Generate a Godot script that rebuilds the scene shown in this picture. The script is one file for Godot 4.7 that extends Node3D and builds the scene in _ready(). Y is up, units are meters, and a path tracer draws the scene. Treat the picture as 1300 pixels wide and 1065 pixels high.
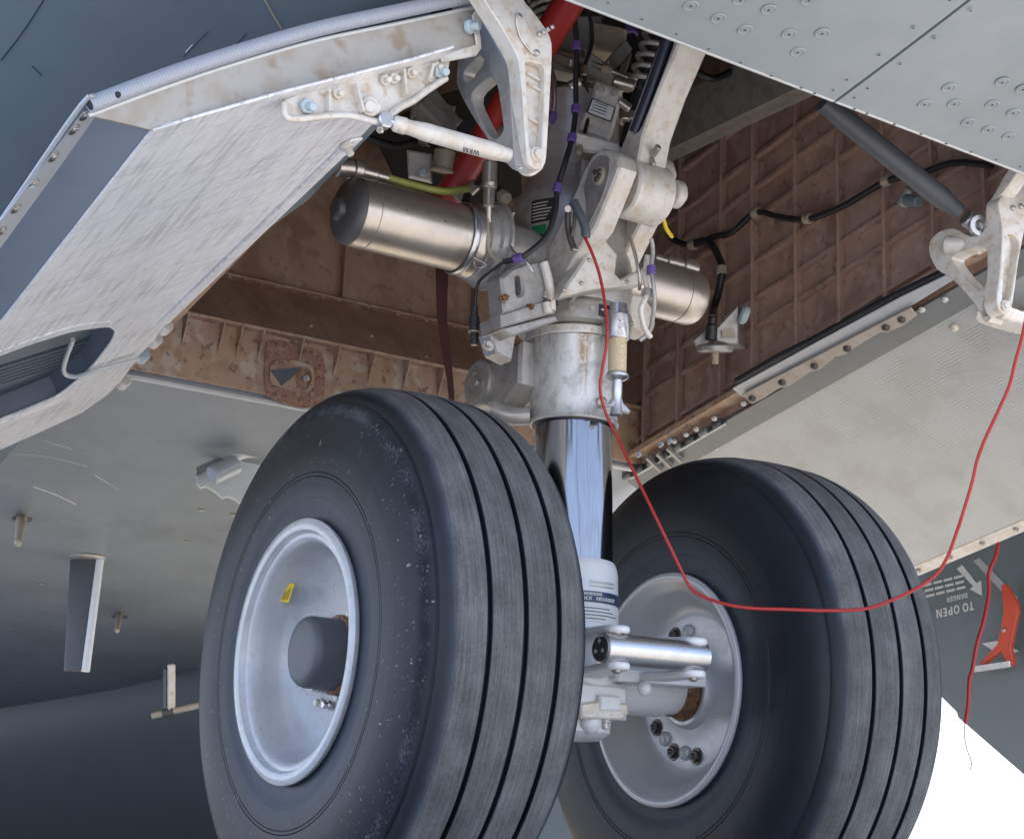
extends Node3D
# A nose landing gear seen from low in front of the aircraft: wheels, strut, open bay, two open doors and the belly skin.
# x runs along the axle, y is up, z runs forward to the viewer; metres; the ground is y = 0.

var M := {}
var org := {}
var taken := {}
var rng := RandomNumberGenerator.new()

class MB:
	var st := SurfaceTool.new()
	func _init() -> void:
		st.begin(Mesh.PRIMITIVE_TRIANGLES)
	func v(p: Vector3, n: Vector3, uv: Vector2) -> void:
		st.set_normal(n)
		st.set_uv(uv)
		st.add_vertex(p)
	func tri(a: Vector3, b: Vector3, c: Vector3, na: Vector3, nb: Vector3, nc: Vector3, ua := Vector2.ZERO, ub := Vector2.ZERO, uc := Vector2.ZERO) -> void:
		var g := (b - a).cross(c - a)
		if g.length_squared() < 1e-18:
			return
		if g.dot(na + nb + nc) > 0.0:
			v(a, na, ua); v(c, nc, uc); v(b, nb, ub)
		else:
			v(a, na, ua); v(b, nb, ub); v(c, nc, uc)
	func quad(a: Vector3, b: Vector3, c: Vector3, d: Vector3, n: Vector3) -> void:
		var s := (b - a).length(); var t := (d - a).length()
		tri(a, b, c, n, n, n, Vector2(0, 0), Vector2(s, 0), Vector2(s, t))
		tri(a, c, d, n, n, n, Vector2(0, 0), Vector2(s, t), Vector2(0, t))
	func quad4(p: Array, n: Array, u: Array) -> void:
		tri(p[0], p[1], p[2], n[0], n[1], n[2], u[0], u[1], u[2])
		tri(p[0], p[2], p[3], n[0], n[2], n[3], u[0], u[2], u[3])
	# a profile of (distance along the axis, radius) turned about the axis; a profile that runs forward has its outside away from the axis
	func lathe(o: Vector3, axis: Vector3, prof: Array, seg := 32, crease := 0.6, vlen := 0.0, from := 0.0, sweep := TAU, side := Vector3.ZERO) -> MB:
		axis = axis.normalized()
		var e1 := axis.cross(Vector3.UP if absf(axis.y) < 0.9 else Vector3.RIGHT).normalized()
		if side != Vector3.ZERO:
			e1 = (side - axis * side.dot(axis)).normalized()
		var e2 := axis.cross(e1)
		var k := prof.size()
		var sn := []
		var cum := [0.0]
		for i in k - 1:
			var d: Vector2 = prof[i + 1] - prof[i]
			sn.append(Vector2(-d.y, d.x).normalized())
			cum.append(cum[i] + d.length())
		var total: float = vlen if vlen > 0.0 else 1.0
		for i in k - 1:
			var n0: Vector2 = sn[i]
			var n1: Vector2 = sn[i]
			if i > 0 and absf(sn[i - 1].angle_to(sn[i])) < crease:
				n0 = (sn[i - 1] + sn[i]).normalized()
			if i < k - 2 and absf(sn[i + 1].angle_to(sn[i])) < crease:
				n1 = (sn[i + 1] + sn[i]).normalized()
			for j in seg:
				var a0 := from + sweep * j / seg
				var a1 := from + sweep * (j + 1) / seg
				var r0 := e1 * cos(a0) + e2 * sin(a0)
				var r1 := e1 * cos(a1) + e2 * sin(a1)
				var p0: Vector2 = prof[i]
				var p1: Vector2 = prof[i + 1]
				var u0 := float(j) / seg
				var u1 := float(j + 1) / seg
				quad4([o + axis * p0.x + r0 * p0.y, o + axis * p0.x + r1 * p0.y, o + axis * p1.x + r1 * p1.y, o + axis * p1.x + r0 * p1.y],
					[axis * n0.x + r0 * n0.y, axis * n0.x + r1 * n0.y, axis * n1.x + r1 * n1.y, axis * n1.x + r0 * n1.y],
					[Vector2(u0, cum[i] / total), Vector2(u1, cum[i] / total), Vector2(u1, cum[i + 1] / total), Vector2(u0, cum[i + 1] / total)])
		return self
	func cyl(a: Vector3, b: Vector3, r: float, bev := 0.002, seg := 24, r2 := -1.0) -> MB:
		var l := (b - a).length()
		var q := r if r2 < 0.0 else r2
		bev = minf(bev, minf(l * 0.3, minf(r, q) * 0.4))
		return lathe(a, b - a, [Vector2(0, 0), Vector2(0, r - bev), Vector2(bev, r), Vector2(l - bev, q), Vector2(l, q - bev), Vector2(l, 0)], seg)
	func ball(c: Vector3, r: float, seg := 12) -> MB:
		var prof := []
		for i in 9:
			var a := PI * i / 8.0
			prof.append(Vector2(-cos(a) * r, maxf(sin(a) * r, 0.0)))
		return lathe(c, Vector3.UP, prof, seg)
	func path(pts: Array, r: float, seg := 8, sub := 6) -> MB:
		var p := MB.curve(pts, sub)
		var k := p.size()
		var rings := []
		var t: Vector3 = (p[1] - p[0]).normalized()
		var e := t.cross(Vector3.UP if absf(t.y) < 0.9 else Vector3.RIGHT).normalized()
		var length := 0.0
		var ls := []
		for i in k:
			var t2: Vector3 = (p[mini(i + 1, k - 1)] - p[maxi(i - 1, 0)]).normalized()
			e = (e - t2 * e.dot(t2)).normalized()
			rings.append([e, t2.cross(e)])
			if i > 0:
				length += (p[i] - p[i - 1]).length()
			ls.append(length)
		for i in k - 1:
			for j in seg:
				var q := []; var n := []; var u := []
				for w in [[i, j], [i, j + 1], [i + 1, j + 1], [i + 1, j]]:
					var a: float = TAU * w[1] / seg
					var d: Vector3 = rings[w[0]][0] * cos(a) + rings[w[0]][1] * sin(a)
					q.append(p[w[0]] + d * r); n.append(d); u.append(Vector2(float(w[1]) / seg, ls[w[0]]))
				quad4(q, n, u)
		for w in [0, k - 1]:
			var out: Vector3 = (p[0] - p[1] if w == 0 else p[k - 1] - p[k - 2]).normalized()
			for j in seg:
				var a0 := TAU * j / seg; var a1 := TAU * (j + 1) / seg
				tri(p[w], p[w] + (rings[w][0] * cos(a0) + rings[w][1] * sin(a0)) * r, p[w] + (rings[w][0] * cos(a1) + rings[w][1] * sin(a1)) * r, out, out, out)
		return self
	static func curve(pts: Array, sub: int) -> Array:
		if sub < 2 or pts.size() < 3:
			return pts
		var o := []
		var k := pts.size()
		for i in k - 1:
			var a: Vector3 = pts[maxi(i - 1, 0)]; var b: Vector3 = pts[i]; var c: Vector3 = pts[i + 1]; var d: Vector3 = pts[mini(i + 2, k - 1)]
			for s in sub:
				o.append(b.cubic_interpolate(c, a, d, float(s) / sub))
		o.append(pts[k - 1])
		return o
	# a flat outline (any points near one plane), made thick along dir, with holes and a chamfer on both faces
	func prism(outline: Array, dir: Vector3, bev := 0.0015, holes := [], round_corners := 0) -> MB:
		if round_corners > 0:
			outline = MB.rounded(outline, round_corners)
		var nh := []
		for h in holes:
			nh.append(MB.rounded(h, 3))
		var nn := Vector3.ZERO
		var k := outline.size()
		for i in k:
			nn += outline[i].cross(outline[(i + 1) % k])
		nn = nn.normalized()
		if nn.dot(dir) < 0.0:
			nn = -nn
		var ex := nn.cross(Vector3.UP if absf(nn.y) < 0.9 else Vector3.RIGHT).normalized()
		var ey := nn.cross(ex)
		var o: Vector3 = outline[0]
		var flat := func(q: Array) -> PackedVector2Array:
			var r := PackedVector2Array()
			for w in q:
				r.append(Vector2((w - o).dot(ex), (w - o).dot(ey)))
			return r
		var lift := func(q: Vector2) -> Vector3:
			return o + ex * q.x + ey * q.y
		var loops := [flat.call(outline)]
		for h in nh:
			loops.append(flat.call(h))
		for i in loops.size():
			var cw := Geometry2D.is_polygon_clockwise(loops[i])
			if cw == (i == 0):
				loops[i].reverse()
		var ins := []
		for lp in loops:
			var q := PackedVector2Array()
			var m: int = lp.size()
			for i in m:
				var d0: Vector2 = (lp[i] - lp[(i + m - 1) % m]).normalized()
				var d1: Vector2 = (lp[(i + 1) % m] - lp[i]).normalized()
				var n0 := Vector2(-d0.y, d0.x); var n1 := Vector2(-d1.y, d1.x)
				var s := n0 + n1
				q.append(lp[i] + s / maxf(0.5, s.length_squared() * 0.5) * bev)
			ins.append(q)
		var merged: PackedVector2Array = ins[0]
		for i in range(1, ins.size()):
			merged = MB.bridge(merged, ins[i])
		var ix := Geometry2D.triangulate_polygon(merged)
		if ix.is_empty():
			ix = MB.ears(merged)
		var db := nn * bev
		for i in range(0, ix.size(), 3):
			var a: Vector3 = lift.call(merged[ix[i]]); var b: Vector3 = lift.call(merged[ix[i + 1]]); var c: Vector3 = lift.call(merged[ix[i + 2]])
			tri(a + dir, b + dir, c + dir, nn, nn, nn)
			tri(a, b, c, -nn, -nn, -nn)
		for w in loops.size():
			var lp: PackedVector2Array = loops[w]
			var q: PackedVector2Array = ins[w]
			var m := lp.size()
			var en := []
			for i in m:
				var d := (lp[(i + 1) % m] - lp[i]).normalized()
				en.append(ex * d.y + ey * -d.x)
			for i in m:
				var j := (i + 1) % m
				var n: Vector3 = en[i]
				var n0 := n; var n1 := n
				if n.dot(en[(i + m - 1) % m]) > 0.75:
					n0 = (n + en[(i + m - 1) % m]).normalized()
				if n.dot(en[j]) > 0.75:
					n1 = (n + en[j]).normalized()
				var a: Vector3 = lift.call(lp[i]); var b: Vector3 = lift.call(lp[j])
				var z := Vector2.ZERO
				quad4([a + db, b + db, b + dir - db, a + dir - db], [n0, n1, n1, n0], [z, z, z, z])
				if bev > 0.0:
					var ia: Vector3 = lift.call(q[i]); var ib: Vector3 = lift.call(q[j])
					var f0 := (n0 + nn).normalized(); var f1 := (n1 + nn).normalized(); var g0 := (n0 - nn).normalized(); var g1 := (n1 - nn).normalized()
					quad4([a + dir - db, b + dir - db, ib + dir, ia + dir], [f0, f1, f1, f0], [z, z, z, z])
					quad4([a + db, b + db, ib, ia], [g0, g1, g1, g0], [z, z, z, z])
		return self
	static func ears(p: PackedVector2Array) -> PackedInt32Array:
		var out := PackedInt32Array()
		var left := []
		for i in p.size():
			left.append(i)
		while left.size() > 2:
			var k := left.size()
			var pick := -1
			var least := INF
			var spare := -1
			for i in k:
				var a := p[left[(i + k - 1) % k]]; var b := p[left[i]]; var c := p[left[(i + 1) % k]]
				var ar := (b - a).cross(c - b)
				if ar < 1e-12:
					if absf(ar) < 1e-12 and spare < 0:
						spare = i
					continue
				var free := true
				for j in left:
					var q := p[j]
					if q == a or q == b or q == c:
						continue
					if (b - a).cross(q - a) > 1e-10 and (c - b).cross(q - b) > 1e-10 and (a - c).cross(q - c) > 1e-10:
						free = false
						break
				if free and ar < least:
					least = ar; pick = i
			if pick < 0:
				if spare < 0:
					break
				left.remove_at(spare)
				continue
			out.append_array([left[(pick + k - 1) % k], left[pick], left[(pick + 1) % k]])
			left.remove_at(pick)
		return out
	static func bridge(p: PackedVector2Array, h: PackedVector2Array) -> PackedVector2Array:
		var best := INF; var bi := 0; var bj := 0
		for i in p.size():
			for j in h.size():
				var d := p[i].distance_squared_to(h[j])
				if d < best:
					best = d; bi = i; bj = j
		var o := PackedVector2Array()
		for i in bi + 1:
			o.append(p[i])
		for j in h.size() + 1:
			o.append(h[(bj + j) % h.size()])
		for i in range(bi, p.size()):
			o.append(p[i])
		return o
	static func rounded(pts: Array, n: int) -> Array:
		var o := []
		var k := pts.size()
		for i in k:
			var a: Vector3 = pts[(i + k - 1) % k]; var b: Vector3 = pts[i]; var c: Vector3 = pts[(i + 1) % k]
			var p := b.lerp(a, 0.3); var q := b.lerp(c, 0.3)
			for s in n + 1:
				var t := float(s) / n
				o.append(p.lerp(b, t).lerp(b.lerp(q, t), t))
		return o
	func box(c: Vector3, x: Vector3, y: Vector3, z: Vector3, bev := 0.002) -> MB:   # half extents
		return prism([c - x - y - z, c + x - y - z, c + x + y - z, c - x + y - z], z * 2.0, bev)
	func bar(a: Vector3, b: Vector3, w: float, h: float, up := Vector3.UP, bev := 0.0015) -> MB:
		var d := (b - a).normalized()
		var s := d.cross(up).normalized()
		var u := s.cross(d)
		return box((a + b) / 2.0, s * w / 2.0, u * h / 2.0, (b - a) / 2.0, bev)
	func sheet(f: Callable, nu: int, nv: int, uvs := 1.0) -> MB:
		for i in nu:
			for j in nv:
				var q := []; var n := []; var u := []
				for w in [[i, j], [i + 1, j], [i + 1, j + 1], [i, j + 1]]:
					var a := float(w[0]) / nu; var b := float(w[1]) / nv
					var p: Vector3 = f.call(a, b)
					var da: Vector3 = f.call(a + 0.001, b) - f.call(a - 0.001, b)
					var dbv: Vector3 = f.call(a, b + 0.001) - f.call(a, b - 0.001)
					q.append(p); n.append(da.cross(dbv).normalized()); u.append(Vector2(a, b) * uvs)
				quad4(q, n, u)
		return self

# ---- naming
func numbered(called: String, parent: Node) -> String:
	var key := str(parent.get_instance_id()) + called
	var n: int = taken.get(key, 0)
	taken[key] = n + 1
	return called if n == 0 else "%s_%03d" % [called, n]

func thing(called: String, label: String, category: String, at: Vector3, group := "") -> Node3D:
	var o := Node3D.new()
	o.name = numbered(called, self)
	o.position = at
	add_child(o, true)
	org[o] = at
	o.set_meta("label", label)
	o.set_meta("category", category)
	if group:
		o.set_meta("group", group)
	return o

func part(called: String, mb: MB, mat: Material, parent: Node3D, label := "") -> MeshInstance3D:
	var o := MeshInstance3D.new()
	o.mesh = mb.st.commit()
	o.material_override = mat
	o.name = numbered(called, parent)
	parent.add_child(o, true)
	o.position = -org.get(parent, Vector3.ZERO)
	org[o] = Vector3.ZERO
	if label:
		o.set_meta("label", label)
	return o

func spot(called: String, mesh: Mesh, mat: Material, parent: Node3D, at: Vector3, normal: Vector3, turn := 0.0, size := 1.0) -> MeshInstance3D:
	var o := MeshInstance3D.new()
	o.mesh = mesh
	o.material_override = mat
	o.name = numbered(called, parent)
	parent.add_child(o, true)
	var y := normal.normalized()
	var x := y.cross(Vector3.FORWARD if absf(y.z) < 0.9 else Vector3.UP).normalized()
	var b := Basis(x, y, x.cross(y))
	b = Basis(y, turn) * b
	o.transform = Transform3D(b.scaled_local(Vector3.ONE * size), at - org.get(parent, Vector3.ZERO))
	return o

func words(called: String, text: String, size: float, mat: Material, parent: Node3D, at: Vector3, right: Vector3, up: Vector3, bold := true) -> MeshInstance3D:
	var t := TextMesh.new()
	var f := SystemFont.new()
	f.font_names = PackedStringArray(["Droid Sans"])
	f.font_weight = 700 if bold else 400
	t.font = f
	t.text = text
	t.font_size = 32
	t.pixel_size = size / 24.0
	t.depth = 0.0004
	t.curve_step = 2.0
	var o := MeshInstance3D.new()
	o.mesh = t
	o.material_override = mat
	o.name = numbered(called, parent)
	parent.add_child(o, true)
	right = right.normalized()
	var n := right.cross(up).normalized()
	o.transform = Transform3D(Basis(right, n.cross(right), n), at - org.get(parent, Vector3.ZERO))
	return o

# ---- materials
func lin(r: float, g: float, b: float) -> Color:
	return Color(r, g, b).linear_to_srgb()

func noise(s: int, freq: float, oct := 4, type := FastNoiseLite.TYPE_SIMPLEX_SMOOTH) -> FastNoiseLite:
	var n := FastNoiseLite.new()
	n.seed = s
	n.noise_type = type
	n.frequency = freq
	n.fractal_octaves = oct
	return n

func nbytes(s: int, freq: float, oct: int, size: int) -> PackedByteArray:
	var im := noise(s, freq, oct).get_seamless_image(size, size)
	im.convert(Image.FORMAT_L8)
	return im.get_data()

# base colour, then layers [noise bytes, low, high, colour, amount], all linear colours
func layered(size: int, base: Color, layers: Array) -> ImageTexture:
	var out := PackedByteArray()
	out.resize(size * size * 3)
	var bs := base.linear_to_srgb()
	var n := size * size
	var R := PackedFloat32Array(); R.resize(n); R.fill(bs.r)
	var G := PackedFloat32Array(); G.resize(n); G.fill(bs.g)
	var B := PackedFloat32Array(); B.resize(n); B.fill(bs.b)
	for l in layers:
		var d: PackedByteArray = l[0]
		var lut := PackedFloat32Array()
		for i in 256:
			lut.append(smoothstep(l[1], l[2], i / 255.0) * l[4])
		var c: Color = l[3].linear_to_srgb()
		var cr := c.r; var cg := c.g; var cb := c.b
		for i in n:
			var a := lut[d[i]]
			if a > 0.0:
				R[i] += (cr - R[i]) * a
				G[i] += (cg - G[i]) * a
				B[i] += (cb - B[i]) * a
	for i in n:
		out[i * 3] = int(R[i] * 255.0); out[i * 3 + 1] = int(G[i] * 255.0); out[i * 3 + 2] = int(B[i] * 255.0)
	return ImageTexture.create_from_image(Image.create_from_data(size, size, false, Image.FORMAT_RGB8, out))

func gray(s: int, freq: float, oct: int, lo: float, hi: float, size := 512) -> ImageTexture:
	var d := nbytes(s, freq, oct, size)
	for i in d.size():
		d[i] = int(255.0 * lerpf(lo, hi, d[i] / 255.0))
	return ImageTexture.create_from_image(Image.create_from_data(size, size, false, Image.FORMAT_L8, d))

func mat(col: Color, rough: float, metal := 0.0, tex: Texture2D = null, scale := 2.0, bump: Texture2D = null, bump_cm := 0.05) -> StandardMaterial3D:
	var m := StandardMaterial3D.new()
	m.albedo_color = col
	m.roughness = rough
	m.metallic = metal
	if tex or bump:
		m.uv1_triplanar = true
		m.uv1_world_triplanar = true
		m.uv1_scale = Vector3.ONE * scale
		if tex:
			m.albedo_texture = tex
	if bump:
		m.heightmap_enabled = true
		m.heightmap_texture = bump
		m.heightmap_scale = bump_cm
	return m

func rough_map(m: StandardMaterial3D, t: Texture2D) -> StandardMaterial3D:
	m.roughness_texture = t
	return m

func make_materials() -> void:
	var fine := nbytes(1, 0.08, 4, 512)
	var mid := nbytes(2, 0.02, 5, 512)
	var big := nbytes(3, 0.007, 5, 512)
	var mid2 := nbytes(4, 0.03, 5, 512)
	var big2 := nbytes(5, 0.012, 4, 512)
	var speck := nbytes(6, 0.2, 2, 512)
	var grain := gray(11, 0.15, 3, 0.35, 0.65)
	var lumps := gray(12, 0.02, 4, 0.3, 0.7)
	var rgh := gray(13, 0.03, 4, 0.6, 1.0)
	var W := Color(1, 1, 1)
	# painted skins
	var tp := layered(512, Color(0.93, 0.93, 0.93), [[big, 0.45, 0.9, Color(0.8, 0.81, 0.8), 0.6], [mid, 0.55, 0.9, Color(1, 1, 1), 0.4], [speck, 0.84, 0.92, Color(0.55, 0.55, 0.53), 0.4]])
	M.skin = rough_map(mat(lin(0.285, 0.308, 0.31), 0.55, 0.0, tp, 1.3), rgh)
	M.side = rough_map(mat(lin(0.15, 0.18, 0.2), 0.5, 0.0, tp, 1.1), rgh)  # the belly grey, darkened and blued: shade and sky put into the colour
	M.aft = rough_map(mat(lin(0.265, 0.28, 0.29), 0.55, 0.0, layered(512, Color(0.85, 0.86, 0.86), [[big, 0.35, 0.85, Color(0.66, 0.65, 0.64), 0.55], [mid2, 0.6, 0.9, Color(1, 0.98, 0.96), 0.3], [fine, 0.76, 0.88, Color(0.5, 0.48, 0.46), 0.25]]), 0.6), rgh)
	M.teal = mat(lin(0.058, 0.075, 0.085), 0.55, 0.0, tp, 0.7)
	M.teal_light = mat(lin(0.15, 0.178, 0.195), 0.5, 0.0, tp, 1.6)
	M.gap = mat(lin(0.02, 0.02, 0.022), 0.8)
	M.edge = mat(lin(0.6, 0.6, 0.57), 0.45, 0.2, tp, 6.0)
	# bay primer, brown with grey worn patches
	M.bay = mat(lin(1, 1, 1), 0.7, 0.0, layered(512, Color(0.4, 0.255, 0.17), [[big, 0.4, 0.8, Color(0.27, 0.16, 0.105), 0.8], [mid, 0.55, 0.85, Color(0.46, 0.37, 0.29), 0.5], [mid2, 0.66, 0.8, Color(0.16, 0.1, 0.07), 0.35], [speck, 0.84, 0.92, Color(0.1, 0.06, 0.045), 0.6]]), 1.5, lumps, 0.015)
	M.bay_worn = mat(lin(1, 1, 1), 0.65, 0.0, layered(512, Color(0.44, 0.29, 0.19), [[big2, 0.55, 0.74, Color(0.53, 0.47, 0.39), 0.65], [mid, 0.45, 0.8, Color(0.33, 0.2, 0.12), 0.65], [mid2, 0.7, 0.78, Color(0.14, 0.08, 0.055), 0.6], [speck, 0.82, 0.9, Color(0.08, 0.05, 0.04), 0.6]]), 2.0, lumps, 0.015)
	M.bay_side = mat(lin(1, 1, 1), 0.6, 0.0, layered(512, Color(0.38, 0.25, 0.19), [[big, 0.35, 0.85, Color(0.24, 0.145, 0.11), 0.8], [mid, 0.5, 0.85, Color(0.44, 0.34, 0.27), 0.6], [mid2, 0.72, 0.85, Color(0.1, 0.06, 0.045), 0.4]]), 1.8, lumps, 0.01)
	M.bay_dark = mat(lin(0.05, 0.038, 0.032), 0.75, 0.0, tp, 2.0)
	M.plate_red = mat(lin(1, 1, 1), 0.6, 0.0, layered(512, Color(0.33, 0.17, 0.105), [[mid, 0.55, 0.75, Color(0.42, 0.33, 0.25), 0.6], [mid2, 0.65, 0.75, Color(0.12, 0.07, 0.05), 0.7]]), 4.0)
	# cast, painted fittings: off white, tan stains
	var tc := layered(512, Color(0.64, 0.605, 0.545), [[big2, 0.4, 0.85, Color(0.52, 0.42, 0.31), 0.6], [mid, 0.58, 0.9, Color(0.42, 0.27, 0.15), 0.55], [mid2, 0.68, 0.95, Color(0.4, 0.36, 0.31), 0.4], [speck, 0.86, 0.92, Color(0.3, 0.25, 0.2), 0.4]])
	M.cast = rough_map(mat(W, 0.5, 0.1, tc, 4.0, grain, 0.01), rgh)
	var tg := layered(512, Color(0.37, 0.35, 0.325), [[big, 0.45, 0.8, Color(0.27, 0.25, 0.225), 0.7], [mid, 0.6, 0.92, Color(0.3, 0.21, 0.13), 0.6], [mid2, 0.62, 0.9, Color(0.52, 0.51, 0.48), 0.4], [speck, 0.82, 0.9, Color(0.2, 0.18, 0.16), 0.5]])
	M.cast_grey = rough_map(mat(W, 0.45, 0.35, tg, 4.5, grain, 0.01), rgh)
	var tb := layered(512, Color(0.66, 0.65, 0.63), [[big2, 0.45, 0.75, Color(0.5, 0.49, 0.48), 0.6], [mid, 0.68, 0.8, Color(0.44, 0.31, 0.15), 0.6], [mid2, 0.6, 0.8, Color(0.76, 0.75, 0.72), 0.6], [speck, 0.78, 0.88, Color(0.28, 0.24, 0.2), 0.5]])
	M.barrel = rough_map(mat(W, 0.42, 0.45, tb, 4.0, grain, 0.015), rgh)
	M.white = mat(lin(0.72, 0.73, 0.74), 0.45, 0.0, tp, 5.0, grain, 0.005)
	M.web = mat(lin(0.6, 0.59, 0.58), 0.45, 0.05, tc, 1.6)
	M.chrome = mat(lin(0.33, 0.335, 0.35), 0.13, 1.0, gray(14, 0.05, 3, 0.82, 1.0), 1.0)
	M.chrome.uv1_scale = Vector3(14, 0.5, 14)
	M.steel = rough_map(mat(lin(0.62, 0.61, 0.6), 0.4, 0.9, tp, 6.0), rgh)
	M.can = rough_map(mat(lin(0.56, 0.5, 0.43), 0.42, 0.85, tp, 5.0), rgh)
	M.can_cap = mat(lin(0.12, 0.11, 0.105), 0.5, 0.5, tp, 6.0)
	M.bolt = mat(lin(0.42, 0.38, 0.34), 0.4, 0.7)
	M.bolt_light = mat(lin(0.55, 0.53, 0.5), 0.45, 0.4)
	M.bolt_dark = mat(lin(0.09, 0.08, 0.075), 0.4, 0.6)
	M.sealant = mat(lin(0.42, 0.49, 0.51), 0.5)
	M.rust = mat(W, 0.7, 0.2, layered(512, Color(0.2, 0.1, 0.05), [[mid, 0.5, 0.7, Color(0.06, 0.035, 0.025), 0.9], [mid2, 0.6, 0.8, Color(0.45, 0.3, 0.2), 0.6]]), 8.0)
	M.black = mat(lin(0.018, 0.018, 0.02), 0.45)
	M.channel_reflection = mat(lin(0.028, 0.034, 0.055), 0.35, 0.0, tp, 4.0)  # dark glossy reflection in the brace channel, put into the colour
	M.rubber = mat(lin(0.022, 0.022, 0.024), 0.6)
	M.dark_grey = mat(lin(0.075, 0.078, 0.085), 0.5, 0.1, tp, 4.0)
	M.rail = rough_map(mat(lin(0.2, 0.205, 0.2), 0.5, 0.3, tp, 4.0), rgh)
	M.rail_light = mat(lin(0.46, 0.47, 0.48), 0.4, 0.3, tp, 5.0)
	M.plate = mat(lin(0.62, 0.58, 0.56), 0.5, 0.2, tc, 4.0)
	M.red = mat(lin(0.3, 0.018, 0.015), 0.4)
	M.red_wire = mat(lin(0.55, 0.03, 0.03), 0.42, 0.0, tc, 12.0)
	M.handle = mat(lin(0.62, 0.075, 0.03), 0.4, 0.0, tp, 4.0)
	M.strap = mat(lin(0.075, 0.022, 0.02), 0.85)
	M.purple = mat(lin(0.12, 0.07, 0.24), 0.5)
	M.yellow = mat(lin(0.7, 0.48, 0.02), 0.5)
	M.olive = mat(lin(0.3, 0.31, 0.07), 0.45)
	M.green = mat(lin(0.005, 0.15, 0.05), 0.45)
	M.ink = mat(lin(0.03, 0.03, 0.03), 0.6)
	M.print = mat(lin(0.62, 0.62, 0.6), 0.6)
	M.navy_label = mat(lin(0.02, 0.045, 0.09), 0.4)
	M.tan_label = mat(W, 0.6, 0.0, layered(512, Color(0.6, 0.48, 0.3), [[fine, 0.55, 0.7, Color(0.3, 0.2, 0.1), 0.6], [mid, 0.5, 0.8, Color(0.7, 0.62, 0.48), 0.6]]), 8.0)
	M.cream = mat(lin(0.6, 0.55, 0.47), 0.5, 0.0, tc, 5.0)
	M.box_metal = mat(lin(1, 0.95, 0.88), 0.45, 0.2, tb, 5.0)
	M.ground = mat(lin(0.62, 0.605, 0.58), 0.85, 0.0, tp, 0.3)
	M.pocket = mat(lin(0.13, 0.155, 0.18), 0.5, 0.2, tp, 5.0)
	M.bevel = mat(lin(0.19, 0.215, 0.25), 0.4, 0.1, tp, 2.0)
	M.barrel_runs = drips(Color(0.6, 0.59, 0.565))
	# the door linings: bright foil with scratches, and a woven one
	M.foil = foil()
	var weave := weave_bump()
	M.weave = mat(lin(0.43, 0.435, 0.43), 0.4, 0.4, layered(512, Color(0.92, 0.92, 0.91), [[big, 0.4, 0.75, Color(0.72, 0.7, 0.66), 0.6], [mid, 0.66, 0.82, Color(1, 1, 1), 0.5], [speck, 0.83, 0.9, Color(0.4, 0.38, 0.35), 0.4]]), 1.6, weave, 0.07)
	M.rib_seal = mat(lin(0.33, 0.34, 0.375), 0.4, 0.1)
	var rb := Image.create(8, 64, false, Image.FORMAT_L8)
	for y in 64:
		for x in 8:
			var g := 0.5 + 0.5 * sin(TAU * y / 8.0)
			rb.set_pixel(x, y, Color(g, g, g))
	M.rib_seal.heightmap_enabled = true
	M.rib_seal.heightmap_texture = ImageTexture.create_from_image(rb)
	M.rib_seal.heightmap_scale = 0.05
	M.rib_seal.uv1_scale = Vector3(1, 28, 1)
	M.rim = rough_map(mat(lin(0.45, 0.455, 0.46), 0.42, 0.15, layered(512, Color(0.95, 0.95, 0.95), [[big, 0.45, 0.8, Color(0.8, 0.8, 0.8), 0.7], [mid2, 0.7, 0.8, Color(0.6, 0.57, 0.52), 0.5], [speck, 0.84, 0.9, Color(0.3, 0.28, 0.25), 0.6]]), 3.0), rgh)
	M.rim_in = rough_map(mat(lin(0.5, 0.51, 0.52), 0.42, 0.15, tp, 3.0), rgh)

func drips(base: Color) -> StandardMaterial3D:
	# paint with brown oil runs from the top edge; u goes round, v up
	var W := 1024; var H := 256
	var im := Image.create(W, H, false, Image.FORMAT_RGB8)
	var a := nbytes(51, 0.012, 4, 512); var b := nbytes(52, 0.08, 3, 512); var c := nbytes(53, 0.035, 4, 512)
	var run := PackedFloat32Array(); run.resize(W)
	var length := PackedFloat32Array(); length.resize(W)
	rng.seed = 9
	for k in 34:
		var u := rng.randi() % W; var w := rng.randi_range(4, 26); var l := rng.randf_range(0.12, 0.75); var s := rng.randf_range(0.2, 0.75)
		if k == 0:
			u = 436; w = 26; l = 0.8; s = 0.95
		if k == 1:
			u = 452; w = 12; l = 1.0; s = 0.8
		for x in range(-w, w + 1):
			var i := posmod(u + x, W)
			var f := (1.0 - absf(x) / (w + 1.0))
			run[i] = maxf(run[i], s * f); length[i] = maxf(length[i], l * (0.5 + 0.5 * f))
	for y in H:
		for x in W:
			var n: float = a[(y * 2 % 512) * 512 + x % 512] / 255.0; var f: float = b[(y % 512) * 512 + x % 512] / 255.0; var g: float = c[(y % 512) * 512 + x % 512] / 255.0
			var col := base.lerp(base * 0.72, smoothstep(0.4, 0.8, n)).lerp(Color(0.72, 0.71, 0.68), 0.4 * smoothstep(0.6, 0.85, g))
			var down := (0.74 - float(y) / H) / 0.7
			var r: float = run[x] * smoothstep(length[x], length[x] * 0.3, down) * smoothstep(0.25, 0.6, f * 0.5 + g * 0.6)
			col = col.lerp(Color(0.26, 0.16, 0.06), r)
			col = col.lerp(Color(0.12, 0.09, 0.06), 0.8 * smoothstep(0.07, 0.02, down + 0.06 * (g - 0.5)))
			if f > 0.83:
				col = col.lerp(Color(0.2, 0.17, 0.14), 0.5)
			im.set_pixel(x, y, col.linear_to_srgb())
	var m := StandardMaterial3D.new()
	m.albedo_texture = ImageTexture.create_from_image(im)
	m.roughness = 0.4
	m.metallic = 0.4
	return m

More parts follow.
